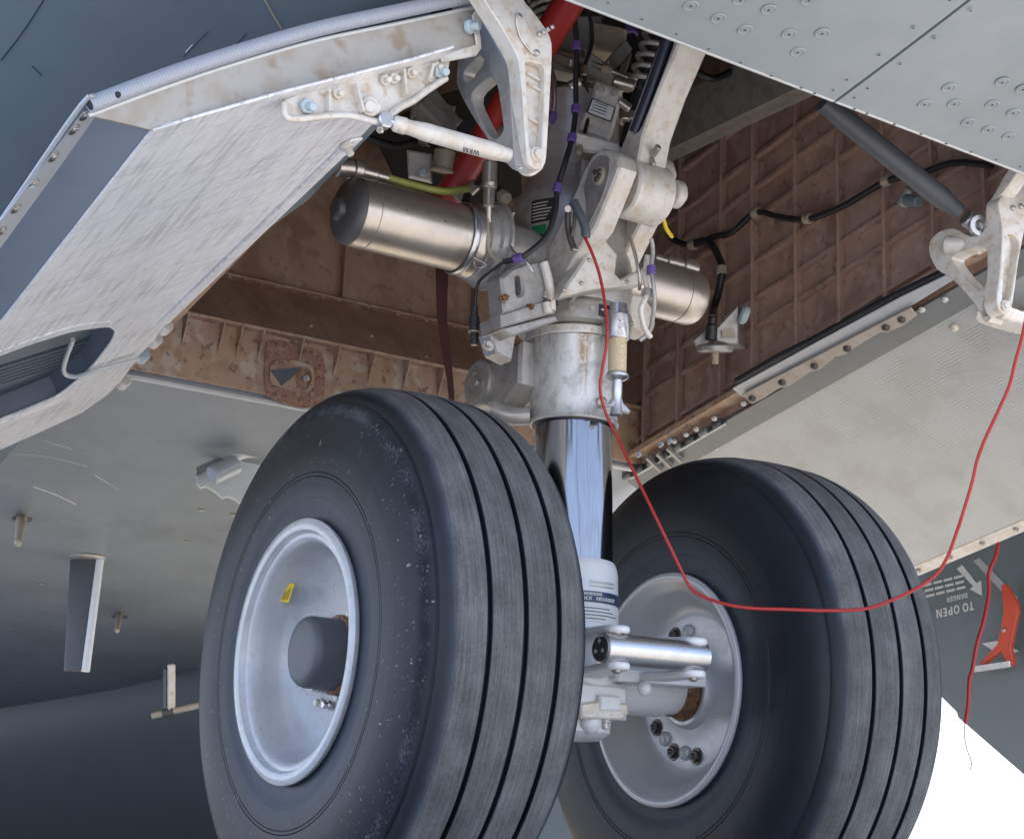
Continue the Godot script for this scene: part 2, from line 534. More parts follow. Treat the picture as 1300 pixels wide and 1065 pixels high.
func foil() -> StandardMaterial3D:
	var S := 1024
	var a := nbytes(21, 0.006, 5, S)
	var b := nbytes(22, 0.03, 4, S)
	var im := Image.create(S, S, false, Image.FORMAT_RGB8)
	var hm := Image.create(S, S, false, Image.FORMAT_L8)
	var c := nbytes(23, 0.12, 3, S)
	for y in S:
		for x in S:
			var i := y * S + x
			var st1 := c[((y / 14) % S) * S + x] / 255.0 - 0.5
			var st2 := b[((y / 10 + 300) % S) * S + (x * 2) % S] / 255.0 - 0.5
			var cr := 1.0 - absf(c[i] / 127.5 - 1.0)
			var k := 0.93 - 0.16 * smoothstep(0.0, 0.35, st2 + 0.5 * (a[i] / 255.0 - 0.5)) + 0.1 * st1 + 0.1 * (cr - 0.7) + 0.07 * (b[i] / 255.0 - 0.5)
			k = clampf(k, 0.2, 1.0)
			im.set_pixel(x, y, Color(k, k * 0.99, k * 0.985))
			var h := clampf(0.35 + 0.28 * cr + 0.2 * b[i] / 255.0 + 0.2 * st1, 0.0, 1.0)
			hm.set_pixel(x, y, Color(h, h, h))
	rng.seed = 77
	for s in 170:   # scratches, most of them along the door
		var p := Vector2(rng.randf() * S, rng.randf() * S)
		var ang := rng.randfn(0.95, 0.12) if s % 12 else rng.randf() * PI
		var d := Vector2(cos(ang), sin(ang))
		var l := int(rng.randf_range(40, 420))
		var dark := rng.randf_range(0.55, 0.9)
		for t in l:
			p += d
			d = d.rotated(rng.randfn(0, 0.004))
			var x := posmod(int(p.x), S); var y := posmod(int(p.y), S)
			im.set_pixel(x, y, im.get_pixel(x, y) * Color(dark, dark, dark))
			hm.set_pixel(x, y, Color(0.1, 0.1, 0.1))
	var m := mat(lin(0.97, 0.97, 0.97), 0.33, 0.3, ImageTexture.create_from_image(im), 1.35, ImageTexture.create_from_image(hm), 0.16)
	return m

func weave_bump() -> ImageTexture:
	var S := 1024
	var a := nbytes(31, 0.008, 3, S)
	var b := nbytes(32, 0.03, 3, S)
	var d := PackedByteArray()
	d.resize(S * S)
	for y in S:
		for x in S:
			var i := y * S + x
			var amt := smoothstep(0.4, 0.7, a[i] / 255.0)
			var h := 0.5 + amt * 0.3 * sin(TAU * x / 11.38 + 2.0 * b[i] / 255.0) + 0.1 * sin(TAU * y / 13.1) * amt + 0.2 * (b[i] / 255.0 - 0.5)
			d[i] = int(clampf(h, 0, 1) * 255.0)
	return ImageTexture.create_from_image(Image.create_from_data(S, S, false, Image.FORMAT_L8, d))

# ---- small shared shapes (along +y)
var hexhead: Mesh
var roundhead: Mesh
var dimple: Mesh
var rivet: Mesh
var cross_slot: Mesh
var stud: Mesh

func make_shapes() -> void:
	var m := MB.new()
	var pts := []
	for i in 6:
		pts.append(Vector3(cos(TAU * i / 6), 0, sin(TAU * i / 6)) * 0.006)
	m.prism(pts, Vector3.UP * 0.005, 0.0008)
	m.cyl(Vector3(0, -0.001, 0), Vector3(0, 0.0012, 0), 0.0085, 0.0004, 16)
	hexhead = m.st.commit()
	m = MB.new()
	m.lathe(Vector3.ZERO, Vector3.UP, [Vector2(-0.001, 0.007), Vector2(0.001, 0.007), Vector2(0.003, 0.006), Vector2(0.0045, 0.004), Vector2(0.005, 0)], 14, 1.2)
	roundhead = m.st.commit()
	m = MB.new()
	m.lathe(Vector3.ZERO, Vector3.UP, [Vector2(0, 0.0115), Vector2(0.0016, 0.0102), Vector2(0.0016, 0.0092), Vector2(0.0006, 0.008), Vector2(0.0006, 0.0065), Vector2(0.0011, 0.006), Vector2(0.0012, 0.0)], 20, 0.3)
	dimple = m.st.commit()
	m = MB.new()
	m.lathe(Vector3.ZERO, Vector3.UP, [Vector2(0, 0.0036), Vector2(0.0005, 0.0032), Vector2(0.0006, 0)], 12, 0.3)
	rivet = m.st.commit()
	m = MB.new()
	m.box(Vector3(0, 0.0008, 0), Vector3(0.0032, 0, 0), Vector3(0, 0, 0.0007), Vector3(0, 0.0008, 0), 0.0)
	m.box(Vector3(0, 0.0009, 0), Vector3(0.0007, 0, 0), Vector3(0, 0, 0.0032), Vector3(0, 0.0008, 0), 0.0)
	cross_slot = m.st.commit()
	m = MB.new()
	m.cyl(Vector3(0, 0, 0), Vector3(0, 0.014, 0), 0.004, 0.001, 10)
	m.cyl(Vector3(0, 0, 0), Vector3(0, 0.006, 0), 0.0075, 0.001, 6)
	stud = m.st.commit()

func ground() -> void:
	var p := PlaneMesh.new()
	p.size = Vector2(3000, 3000)
	var o := MeshInstance3D.new()
	o.name = "ground"
	o.mesh = p
	o.material_override = M.ground
	o.set_meta("kind", "structure")
	o.set_meta("label", "pale concrete apron under the aircraft")
	add_child(o)

func belly_y(x: float, z: float) -> float:
	var y := 1.139 + 0.198 * z
	if z < -0.6:
		var d := minf(-0.6 - z, 3.3)
		y = 1.02 - 0.198 * d + 0.03 * d * d
	elif z > 0.71:
		y += 0.05 * (z - 0.71) * (z - 0.71)
	var s := maxf(0.0, absf(x) - 0.72)
	return y + 0.33 * s + 0.16 * s * s

func skin(x0: float, x1: float, z0: float, z1: float, nu: int, nv: int, lift := 0.0, thick := 0.012) -> MB:
	var m := MB.new()
	var f := func(a: float, b: float) -> Vector3:
		var x := lerpf(x0, x1, a); var z := lerpf(z0 - (0.028 * x if z0 > 0.6 else 0.0), z1, b)
		return Vector3(x, belly_y(x, z) + lift, z)
	var g := func(a: float, b: float) -> Vector3:
		return f.call(a, b) + Vector3(0, thick, 0)
	m.sheet(f, nu, nv)
	# both faces of a sheet face down here, so turn the upper one round by swapping its axes
	m.sheet(func(a: float, b: float) -> Vector3: return g.call(b, a), nv, nu)
	for k in nu:
		for b in [0.0, 1.0]:
			var p: Vector3 = f.call(float(k) / nu, b); var q: Vector3 = f.call(float(k + 1) / nu, b)
			m.quad(p, q, q + Vector3(0, thick, 0), p + Vector3(0, thick, 0), Vector3(0, 0, -1 if b == 0.0 else 1))
	for k in nv:
		for a in [0.0, 1.0]:
			var p: Vector3 = f.call(a, float(k) / nv); var q: Vector3 = f.call(a, float(k + 1) / nv)
			m.quad(p, q, q + Vector3(0, thick, 0), p + Vector3(0, thick, 0), Vector3(-1 if a == 0.0 else 1, 0, 0))
	return m

func fuselage() -> void:
	var t := thing("fuselage", "grey painted aircraft belly around the open gear bay, with scratched skin", "aircraft body", Vector3(0, 1.3, 1.0))
	var left := part("belly_panel", skin(-0.62, -0.0165, 0.706, 2.3, 8, 14), M.skin, t)
	var right := part("belly_panel", skin(-0.0105, 0.62, 0.706, 2.3, 8, 14), M.skin, t)
	part("seam_strip", skin(-0.05, 0.03, 0.72, 2.3, 2, 12, 0.02, 0.004), M.gap, t)
	var d := Vector3(0, -0.981, 0.194)
	var up := Vector3(0, 1, 0)
	for s in [[left, -0.62, -0.0165], [right, -0.0105, 0.62]]:
		var m := MB.new()
		m.path([Vector3(s[1], belly_y(0.0, 0.706 - 0.028 * s[1]) + 0.0045, 0.706 - 0.028 * s[1]), Vector3(s[2], belly_y(0.0, 0.706 - 0.028 * s[2]) + 0.0045, 0.706 - 0.028 * s[2])], 0.0052, 8, 1)
		part("edge_strip", m, M.edge, s[0])
	for q in [Vector3(-0.3670, 1.2954, 0.7909), Vector3(-0.3135, 1.2945, 0.7865), Vector3(-0.2614, 1.2940, 0.7837), Vector3(-0.2621, 1.3041, 0.8350), Vector3(-0.1969, 1.2983, 0.8053), Vector3(-0.1546, 1.3029, 0.8290), Vector3(-0.1552, 1.2929, 0.7780), Vector3(-0.2255, 1.3125, 0.8776), Vector3(-0.3124, 1.3037, 0.8327)]:
		spot("screw", dimple, M.skin, left, q, d, rng.randf())
		spot("screw_cross", cross_slot, M.gap, left, q + d * 0.0002, d, rng.randf() * 3.0, 0.8)
	for q in [Vector3(0.1192, 1.3005, 0.8167), Vector3(0.1839, 1.3101, 0.8654), Vector3(0.1182, 1.2907, 0.7671), Vector3(0.1605, 1.2951, 0.7894), Vector3(0.2170, 1.3002, 0.8153), Vector3(0.2664, 1.3001, 0.8147), Vector3(0.2200, 1.2897, 0.7623), Vector3(0.2671, 1.2897, 0.7622), Vector3(0.3133, 1.2900, 0.7637), Vector3(0.2283, 1.3104, 0.8669)]:
		spot("screw", dimple, M.skin, right, q, d, rng.randf())
		spot("screw_cross", cross_slot, M.gap, right, q + d * 0.0002, d, rng.randf() * 3.0, 0.8)
	for q in [Vector3(-0.3436, 1.2834, 0.7303), Vector3(-0.2792, 1.2823, 0.7245), Vector3(-0.2140, 1.2814, 0.7201), Vector3(-0.1505, 1.2806, 0.7159), Vector3(-0.0876, 1.2799, 0.7127), Vector3(-0.0588, 1.2796, 0.7111), Vector3(-0.0388, 1.2834, 0.7304), Vector3(-0.0392, 1.2892, 0.7597), Vector3(-0.0405, 1.3029, 0.8288), Vector3(-0.0425, 1.3170, 0.8999), Vector3(-0.0440, 1.3311, 0.9712), Vector3(-0.4748, 1.2860, 0.7431), Vector3(-0.4097, 1.2844, 0.7351)]:
		spot("rivet", rivet, M.skin, left, q, d)
		spot("screw_cross", cross_slot, M.gap, left, q + d * 0.0002, d, rng.randf() * 3.0, 0.55)
	for q in [Vector3(0.0019, 1.3306, 0.9688), Vector3(0.0037, 1.3164, 0.8973), Vector3(0.0048, 1.3025, 0.8266), Vector3(0.0063, 1.2888, 0.7576), Vector3(0.0056, 1.2833, 0.7295), Vector3(0.0271, 1.2789, 0.7072), Vector3(0.0546, 1.2787, 0.7066), Vector3(0.1165, 1.2783, 0.7046), Vector3(0.1770, 1.2782, 0.7037), Vector3(0.2357, 1.2779, 0.7024), Vector3(0.2930, 1.2781, 0.7036), Vector3(0.3500, 1.2785, 0.7054), Vector3(0.4049, 1.2791, 0.7083)]:
		spot("rivet", rivet, M.skin, right, q, d)
		spot("screw_cross", cross_slot, M.gap, right, q + d * 0.0002, d, rng.randf() * 3.0, 0.55)
	part("side_skin", skin(-2.1, -0.63, -0.62, 2.3, 24, 20, 0.07), M.side, t, "side skin above the left gear door, its colour darkened and blued for shade and sky")
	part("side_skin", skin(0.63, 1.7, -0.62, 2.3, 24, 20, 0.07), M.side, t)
	var aft := part("aft_belly", skin(-2.1, 0.56, -12.0, -0.612, 26, 40), M.aft, t)
	part("aft_belly", skin(0.56, 1.7, -12.0, -0.612, 12, 30), M.aft, t)
	# a shallow fairing behind the bay, with a curved lower edge
	var m := MB.new()
	m.sheet(func(a: float, b: float) -> Vector3:
		var x := lerpf(-0.75, 0.56, a)
		var w := 0.2 + 0.33 * sin(PI * clampf((x + 0.72) / 1.2, 0.0, 1.0))
		var z := -0.614 - b * w
		return Vector3(x, belly_y(x, z) - 0.006 * (1.0 - b * b) - 0.001, z), 24, 8)
	part("edge_fairing", m, M.aft, aft)
	m = MB.new()
	m.path([Vector3(-0.7, 1.013, -0.613), Vector3(0.62, 1.013, -0.613)], 0.006, 8, 1)
	part("edge_strip", m, M.edge, aft)
	for q in [Vector3(-0.1769, 0.9040, -1.2531), Vector3(-0.0949, 0.9037, -1.2517), Vector3(-0.1091, 0.8683, -1.4878), Vector3(-0.2951, 0.7996, -2.0198), Vector3(-0.2016, 0.8060, -1.9622), Vector3(-0.1886, 0.7453, -2.5840), Vector3(-0.0835, 0.7707, -2.2969)]:
		spot("fastener", rivet, M.cream, aft, q + Vector3(0, -0.0008, 0), Vector3.DOWN, 0.0, 2.6)
	var lft: Node3D = t.get_node("side_skin")
	for w in [[[Vector3(-1.0758, 1.3329, -0.0661), Vector3(-1.0707, 1.3484, 0.0217), Vector3(-1.0699, 1.3655, 0.1097)], 0.0016, M.teal], [[Vector3(-0.8315, 1.3242, 0.3895), Vector3(-0.8111, 1.3140, 0.3750), Vector3(-0.7896, 1.3035, 0.3612)], 0.0016, M.cream], [[Vector3(-0.8715, 1.2999, 0.1903), Vector3(-0.8691, 1.3069, 0.2309), Vector3(-0.8660, 1.3133, 0.2691)], 0.0007, M.teal], [[Vector3(-0.8721, 1.3026, 0.2030), Vector3(-0.8713, 1.3062, 0.2243)], 0.0012, M.edge], [[Vector3(-1.0346, 1.3215, -0.0330), Vector3(-1.0165, 1.3126, -0.0387)], 0.001, M.teal], [[Vector3(-0.8239, 1.2998, 0.2801), Vector3(-0.8232, 1.3059, 0.3107)], 0.0008, M.teal]]:
		m = MB.new()
		m.path(w[0], w[1], 5, 4)
		part("scratch", m, w[2], lft)
	for w in [[[Vector3(-0.5767, 0.9021, -1.2621), Vector3(-0.5150, 0.8976, -1.2923), Vector3(-0.4528, 0.8908, -1.3351)], 0.0014], [[Vector3(-0.4826, 0.9225, -1.1360), Vector3(-0.3998, 0.9117, -1.2060)], 0.0009], [[Vector3(-0.3789, 0.9439, -1.0108), Vector3(-0.3375, 0.9400, -1.0342)], 0.0012], [[Vector3(-0.7073, 0.9301, -1.0950), Vector3(-0.6113, 0.9332, -1.0760), Vector3(-0.5166, 0.9299, -1.0943)], 0.0006], [[Vector3(-0.6495, 0.9468, -0.9935), Vector3(-0.5827, 0.9438, -1.0126)], 0.0007]]:
		m = MB.new()
		m.path(w[0], w[1], 5, 4)
		part("scratch", m, M.edge, aft)
	# fairing body behind, on the right
	t = thing("fairing", "dark teal belly fairing beyond the aft belly, low behind the left wheel", "fairing", Vector3(0.9, 0.1, -6))
	m = MB.new()
	m.sheet(func(a: float, b: float) -> Vector3:
		var z := lerpf(-2.0, -11.0, a)
		var y := lerpf(0.72, 0.12, b)
		return Vector3(0.575 + 0.5 * b * b * (1 - 0.3 * a) + 0.02 * a, y, z), 24, 12)
	m.sheet(func(a: float, b: float) -> Vector3:
		var z := lerpf(-2.0, -11.0, b)
		return Vector3(lerpf(1.075 - 0.15 * b + 0.02 * b, 1.7, a), 0.12, z), 6, 24)
	var face := [Vector3(1.7, 0.12, -2.0), Vector3(1.7, 0.72, -2.0)]
	for k in 13:
		var b := k / 12.0
		face.append(Vector3(0.575 + 0.5 * b * b, lerpf(0.72, 0.12, b), -2.0))
	m.prism(face, Vector3(0, 0, 0.01), 0.0)
	part("shell", m, M.teal, t)

func bay() -> void:
	var t := thing("wheel_bay", "brown primed nose wheel bay with ribbed right wall and worn rear frame", "wheel bay", Vector3(0, 1.0, 0))
	# right wall, a grid of ribs and stringers on its inner face
	var m := MB.new()
	m.prism([Vector3(0.62, 0.99, -0.76), Vector3(0.62, 1.275, 0.7), Vector3(0.62, 2.0, 0.7), Vector3(0.62, 2.0, -0.76)], Vector3(0.012, 0, 0), 0.0)
	var wall := part("right_wall", m, M.bay_side, t)
	for k in range(-5, 6):
		var z := -0.06 + 0.128 * k + (0.012 * sin(k * 2.3) if k < 0 else 0.0)
		m = MB.new()
		var y0 := 1.139 + 0.198 * z + 0.02
		m.box(Vector3(0.611, (y0 + 1.98) / 2, z), Vector3(0.01, 0, 0), Vector3(0, (1.98 - y0) / 2, 0), Vector3(0, 0, 0.0045), 0.002)
		part("rib", m, M.bay_side, wall)
	for k in range(0, 9):
		m = MB.new()
		var h := 0.06 + 0.083 * k + 0.012 * sin(k * 1.9)
		m.bar(Vector3(0.614, 1.139 + 0.198 * -0.74 + h, -0.74), Vector3(0.614, 1.139 + 0.198 * 0.69 + h, 0.69), 0.014, 0.008, Vector3.UP, 0.002)
		part("stringer", m, M.bay_side, wall)
	m = MB.new()
	m.bar(Vector3(0.612, 1.139 + 0.198 * -0.66 + 0.022, -0.66), Vector3(0.612, 1.139 + 0.198 * 0.7 + 0.022, 0.7), 0.06, 0.012, Vector3.UP, 0.003)
	part("lower_rail", m, M.bay_worn, wall)
	# left wall, front wall, roof
	m = MB.new()
	m.prism([Vector3(-0.632, 0.99, -0.76), Vector3(-0.632, 1.23, 0.45), Vector3(-0.632, 2.0, 0.45), Vector3(-0.632, 2.0, -0.76)], Vector3(0.012, 0, 0), 0.0)
	part("left_wall", m, M.bay, t)
	m = MB.new()
	m.prism([Vector3(-0.62, 1.31, 0.735), Vector3(0.62, 1.31, 0.735), Vector3(0.62, 2.0, 0.735), Vector3(-0.62, 2.0, 0.735)], Vector3(0, 0, 0.012), 0.0)
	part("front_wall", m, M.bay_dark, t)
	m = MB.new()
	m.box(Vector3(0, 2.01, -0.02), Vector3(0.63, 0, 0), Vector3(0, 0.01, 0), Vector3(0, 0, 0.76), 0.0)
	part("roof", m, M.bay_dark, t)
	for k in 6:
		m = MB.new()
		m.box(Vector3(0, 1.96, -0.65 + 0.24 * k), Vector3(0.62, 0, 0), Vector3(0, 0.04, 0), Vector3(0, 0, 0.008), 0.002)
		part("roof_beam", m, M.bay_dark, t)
	# rear: a worn frame with gussets, a shelf, then the upper wall
	m = MB.new()
	m.prism([Vector3(-0.62, 1.024, -0.6), Vector3(0.62, 1.024, -0.6), Vector3(0.62, 1.15, -0.6), Vector3(-0.62, 1.15, -0.6)], Vector3(0, 0, -0.006), 0.001)
	var frame := part("rear_frame", m, M.bay_worn, t)
	m = MB.new()
	m.box(Vector3(0, 1.152, -0.588), Vector3(0.62, 0, 0), Vector3(0, 0.003, 0), Vector3(0, 0, 0.014), 0.0015)
	part("frame_lip", m, M.bay_worn, frame)
	for p in [Vector3(-0.5219, 1.1493, -0.6000), Vector3(-0.4442, 1.1485, -0.6000), Vector3(-0.4048, 1.1498, -0.6000), Vector3(-0.3576, 1.1475, -0.6000), Vector3(-0.2688, 1.1465, -0.6000), Vector3(-0.1850, 1.1457, -0.6000), Vector3(-0.1028, 1.1442, -0.6000), Vector3(-0.0186, 1.1426, -0.6000), Vector3(0.0676, 1.1411, -0.6000), Vector3(0.1966, 1.1414, -0.6000), Vector3(0.3219, 1.1403, -0.6000)]:
		m = MB.new()
		m.prism([Vector3(p.x, 1.15, -0.6), Vector3(p.x, 1.15, -0.574), Vector3(p.x, 1.13, -0.58), Vector3(p.x, 1.085, -0.6)], Vector3(0.004, 0, 0), 0.001)
		part("gusset", m, M.bay_worn, frame)
	m = MB.new()
	m.prism([Vector3(-0.62, 1.155, -0.6), Vector3(0.62, 1.155, -0.6), Vector3(0.62, 1.30, -0.75), Vector3(-0.62, 1.30, -0.75)], Vector3(0, 0.006, -0.006), 0.0)
	var shelf := part("shelf", m, M.bay, t)
	m = MB.new()
	m.box(Vector3(0, 1.302, -0.735), Vector3(0.62, 0, 0), Vector3(0, 0.0025, 0), Vector3(0, 0, 0.016), 0.001)
	part("flange", m, M.bay_worn, shelf)
	for k in 30:
		spot("rivet", roundhead, M.bay_worn, shelf, Vector3(-0.56 + k * 0.037, 1.2995, -0.73), Vector3.DOWN, 0.0, 0.7)
	m = MB.new()
	m.prism([Vector3(-0.62, 1.3, -0.75), Vector3(0.62, 1.3, -0.75), Vector3(0.62, 2.0, -0.75), Vector3(-0.62, 2.0, -0.75)], Vector3(0, 0, -0.01), 0.0)
	var upper := part("rear_wall", m, M.bay, t)
	for p in [Vector3(-0.22, 1.2, -0.645), Vector3(-0.07, 1.21, -0.657), Vector3(0.05, 1.18, -0.626)]:
		spot("rivet", roundhead, M.bolt, shelf, p, Vector3(0, -0.7, 0.7), 0.0, 0.8)
	for x in [-0.42, -0.1, 0.24]:
		m = MB.new()
		m.box(Vector3(x, 1.65, -0.742), Vector3(0.005, 0, 0), Vector3(0, 0.34, 0), Vector3(0, 0, 0.008), 0.001)
		part("stiffener", m, M.bay, upper)
	# reddish access plate with its small fitting
	m = MB.new()
	m.prism([Vector3(-0.3438, 1.1381, -0.5980), Vector3(-0.2694, 1.1408, -0.5980), Vector3(-0.2091, 1.1338, -0.5980), Vector3(-0.2018, 1.0273, -0.5980), Vector3(-0.2490, 1.0058, -0.5980), Vector3(-0.3381, 1.0167, -0.5980)], Vector3(0, 0, 0.004), 0.001, [], 3)
	var plate := part("access_plate", m, M.plate_red, frame)
	for q in [Vector3(-0.3362, 1.1286, -0.5940), Vector3(-0.3167, 1.1274, -0.5940), Vector3(-0.2955, 1.1282, -0.5940), Vector3(-0.3346, 1.1073, -0.5940), Vector3(-0.3186, 1.1054, -0.5940), Vector3(-0.3301, 1.0239, -0.5940), Vector3(-0.2948, 1.0219, -0.5940), Vector3(-0.2574, 1.0201, -0.5940), Vector3(-0.2232, 1.0194, -0.5940), Vector3(-0.2228, 1.1185, -0.5940), Vector3(-0.2247, 1.0928, -0.5940), Vector3(-0.2231, 1.0696, -0.5940), Vector3(-0.2396, 1.1254, -0.5940)]:
		spot("rivet", roundhead, M.plate_red, plate, q, Vector3.BACK, 0.0, 0.75)
	m = MB.new()
	m.prism([Vector3(-0.3318, 1.0929, -0.5940), Vector3(-0.2795, 1.1044, -0.5940), Vector3(-0.2343, 1.1011, -0.5940), Vector3(-0.2295, 1.0584, -0.5940), Vector3(-0.2426, 1.0394, -0.5940), Vector3(-0.3313, 1.0401, -0.5940)], Vector3(0, 0, 0.006), 0.0015, [[Vector3(-0.2744, 1.0836, -0.5940), Vector3(-0.2425, 1.0895, -0.5940), Vector3(-0.2376, 1.0703, -0.5940), Vector3(-0.2484, 1.0450, -0.5940), Vector3(-0.2721, 1.0508, -0.5940)]], 2)
	part("fitting_frame", m, M.bay_worn, frame)
	m = MB.new()
	var a := Vector3(-0.3318, 1.0715, -0.5870); var b := Vector3(-0.2588, 1.0917, -0.5870); var c := Vector3(-0.3051, 1.0434, -0.5870); var tip := Vector3(-0.2785, 1.0799, -0.5500)
	m.tri(a, b, tip, Vector3(0, 0.7, 0.7), Vector3(0, 0.7, 0.7), Vector3(0, 0.7, 0.7))
	m.tri(a, tip, c, Vector3(-0.5, -0.3, 0.8), Vector3(-0.5, -0.3, 0.8), Vector3(-0.5, -0.3, 0.8))
	m.tri(c, tip, b, Vector3(0.6, -0.5, 0.6), Vector3(0.6, -0.5, 0.6), Vector3(0.6, -0.5, 0.6))
	part("fitting_web", m, M.dark_grey, frame)
	spot("fitting_bolt", stud, M.bolt_light, frame, Vector3(-0.2512, 1.0708, -0.5920), Vector3(0.2, -0.3, 1.0), 0.0, 0.9)
	# grey beam across the upper right, and a curved brown bracket low on the right
	m = MB.new()
	m.bar(Vector3(0.5, 1.74, -0.7), Vector3(0.5, 1.74 - 0.02, 0.69), 0.05, 0.12, Vector3.UP, 0.004)
	part("beam", m, M.cast_grey, t)

func left_door() -> void:
	var fh := Vector3(0, 0.194, 0.981)
	var n := Vector3(0.457, -0.8726, 0.1726)     # out of the inner face, down towards the viewer
	var t := thing("gear_door", "left gear door, bright scratched silver lining, open above the left wheel", "gear door", Vector3(-0.62, 1.139, 0), "nose gear doors")
	var m := MB.new()
	m.prism([Vector3(-1.0417, 1.0092, 0.5511), Vector3(-0.8744, 1.1009, 0.5715), Vector3(-0.6911, 1.1980, 0.5772), Vector3(-0.6258, 1.2341, 0.5867), Vector3(-0.6421, 1.2069, 0.4922), Vector3(-0.6378, 1.1754, 0.3216), Vector3(-0.6601, 1.0765, -0.1193), Vector3(-0.6680, 1.0330, -0.3184), Vector3(-0.6565, 1.0251, -0.3886), Vector3(-0.6576, 1.0122, -0.4514), Vector3(-0.6396, 0.9946, -0.5881), Vector3(-0.6380, 0.9828, -0.6515), Vector3(-0.6621, 0.9546, -0.7304), Vector3(-0.7272, 0.9129, -0.7693), Vector3(-0.7937, 0.8716, -0.8018), Vector3(-0.8996, 0.8195, -0.7846), Vector3(-1.0128, 0.7845, -0.6618), Vector3(-1.0392, 0.8552, -0.2345), Vector3(-1.0399, 0.9131, 0.0601)],
		-n * 0.004, 0.001, [[Vector3(-1.0115, 0.8759, -0.2032), Vector3(-0.9865, 0.8900, -0.1980), Vector3(-0.9412, 0.9160, -0.1866), Vector3(-0.8758, 0.9503, -0.1863), Vector3(-0.8046, 0.9808, -0.2205), Vector3(-0.7774, 0.9872, -0.2600), Vector3(-0.7623, 0.9831, -0.3212), Vector3(-0.7530, 0.9632, -0.4463), Vector3(-0.7699, 0.9333, -0.5530), Vector3(-0.8172, 0.9048, -0.5719), Vector3(-0.8635, 0.8783, -0.5833), Vector3(-0.8907, 0.8621, -0.5926)]])
	var inner := part("inner_panel", m, M.foil, t)
	# edge trim beside the hinge line: a raised land
	m = MB.new()
	m.bar(Vector3(-0.6481, 1.1721, 0.3460), Vector3(-0.6814, 1.0278, -0.2955), 0.026, 0.004, n, 0.001)
	part("hinge_land", m, M.foil, inner)
	m = MB.new()
	m.path([Vector3(-0.9161, 0.8485, -0.5893), Vector3(-0.8576, 0.8767, -0.6014), Vector3(-0.8029, 0.9062, -0.5973), Vector3(-0.7529, 0.9365, -0.5765), Vector3(-0.7364, 0.9658, -0.4718), Vector3(-0.7364, 0.9895, -0.3523)], 0.0014, 6, 6)
	m.path([Vector3(-1.0302, 0.8710, -0.1733), Vector3(-0.9954, 0.8899, -0.1699), Vector3(-0.9505, 0.9157, -0.1584), Vector3(-0.8823, 0.9516, -0.1574), Vector3(-0.8119, 0.9819, -0.1906)], 0.0012, 6, 6)
	part("raised_bead", m, M.foil, inner)
	# front web, white, with a ribbed rubber seal along its upper edge
	m = MB.new()
	var top: Array = [Vector3(-1.1246, 1.0065, 0.5520), Vector3(-1.0316, 1.0701, 0.5520), Vector3(-0.9411, 1.1283, 0.5520), Vector3(-0.8246, 1.1974, 0.5520), Vector3(-0.7005, 1.2614, 0.5520), Vector3(-0.5676, 1.3300, 0.5520)]
	var bot: Array = [Vector3(-1.0421, 1.0088, 0.5520), Vector3(-0.9766, 1.0472, 0.5520), Vector3(-0.8798, 1.1009, 0.5520), Vector3(-0.7665, 1.1608, 0.5520), Vector3(-0.6344, 1.2317, 0.5520), Vector3(-0.5674, 1.2677, 0.5520)]
	for i in 5:
		m.quad(top[i], top[i + 1], bot[i + 1], bot[i], Vector3(0, 0, 1))
		m.quad(top[i] + Vector3(0, 0, -0.004), top[i + 1] + Vector3(0, 0, -0.004), bot[i + 1] + Vector3(0, 0, -0.004), bot[i] + Vector3(0, 0, -0.004), Vector3(0, 0, -1))
	var web := part("front_web", m, M.web, t)
	m = MB.new()
	m.path(top, 0.003, 8, 5)
	m.path(bot, 0.0022, 8, 5)
	part("web_bead", m, M.edge, web)
	m = MB.new()
	m.path([Vector3(-1.1279, 1.0172, 0.5580), Vector3(-1.0382, 1.0801, 0.5580), Vector3(-0.9480, 1.1386, 0.5580), Vector3(-0.8309, 1.2094, 0.5580), Vector3(-0.7072, 1.2750, 0.5580), Vector3(-0.5668, 1.3478, 0.5580)], 0.0105, 16, 8)
	var seal := part("edge_seal", m, M.rib_seal, t)
	m = MB.new()
	m.cyl(Vector3(-1.1285, 1.0168, 0.5585), Vector3(-1.1214, 1.0214, 0.5585), 0.0072, 0.0005, 14)
	part("seal_end", m, M.gap, seal)
	spot("seal_hole", rivet, M.gap, seal, Vector3(-1.0967, 1.0360, 0.5680), Vector3(0, -0.2, 1), 0.0, 1.2)
	# outer skin above, its bolted edge strip, and the sloping side between strip and lining
	m = MB.new()
	m.prism([Vector3(-1.1046, 1.0278, 0.4891), Vector3(-1.0240, 1.0770, 0.5243), Vector3(-0.9279, 1.1295, 0.5354), Vector3(-0.8225, 1.1874, 0.5493), Vector3(-0.7001, 1.2504, 0.5436), Vector3(-0.5658, 1.3144, 0.5115), Vector3(-0.5406, 1.2780, 0.2611), Vector3(-0.5336, 1.2208, -0.0469), Vector3(-0.6050, 1.1423, -0.2545), Vector3(-0.5271, 1.0815, -0.7686), Vector3(-0.5282, 1.0361, -0.9953), Vector3(-0.6828, 0.9207, -1.1694), Vector3(-0.9543, 0.8067, -1.0268), Vector3(-1.1556, 0.8183, -0.4349), Vector3(-1.1348, 0.8676, -0.2409), Vector3(-1.1256, 0.9630, 0.2171)], -n * 0.004, 0.001)
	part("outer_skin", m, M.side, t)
	m = MB.new()
	m.prism([Vector3(-1.1286, 1.0179, 0.5377), Vector3(-1.1054, 1.0250, 0.5118), Vector3(-1.1001, 0.9607, 0.1729), Vector3(-1.0987, 0.8059, -0.6136), Vector3(-1.1483, 0.8001, -0.5115), Vector3(-1.1353, 0.9549, 0.2368)], n * 0.003, 0.001)
	var strip := part("edge_strip", m, M.rail_light, t)
	m = MB.new()
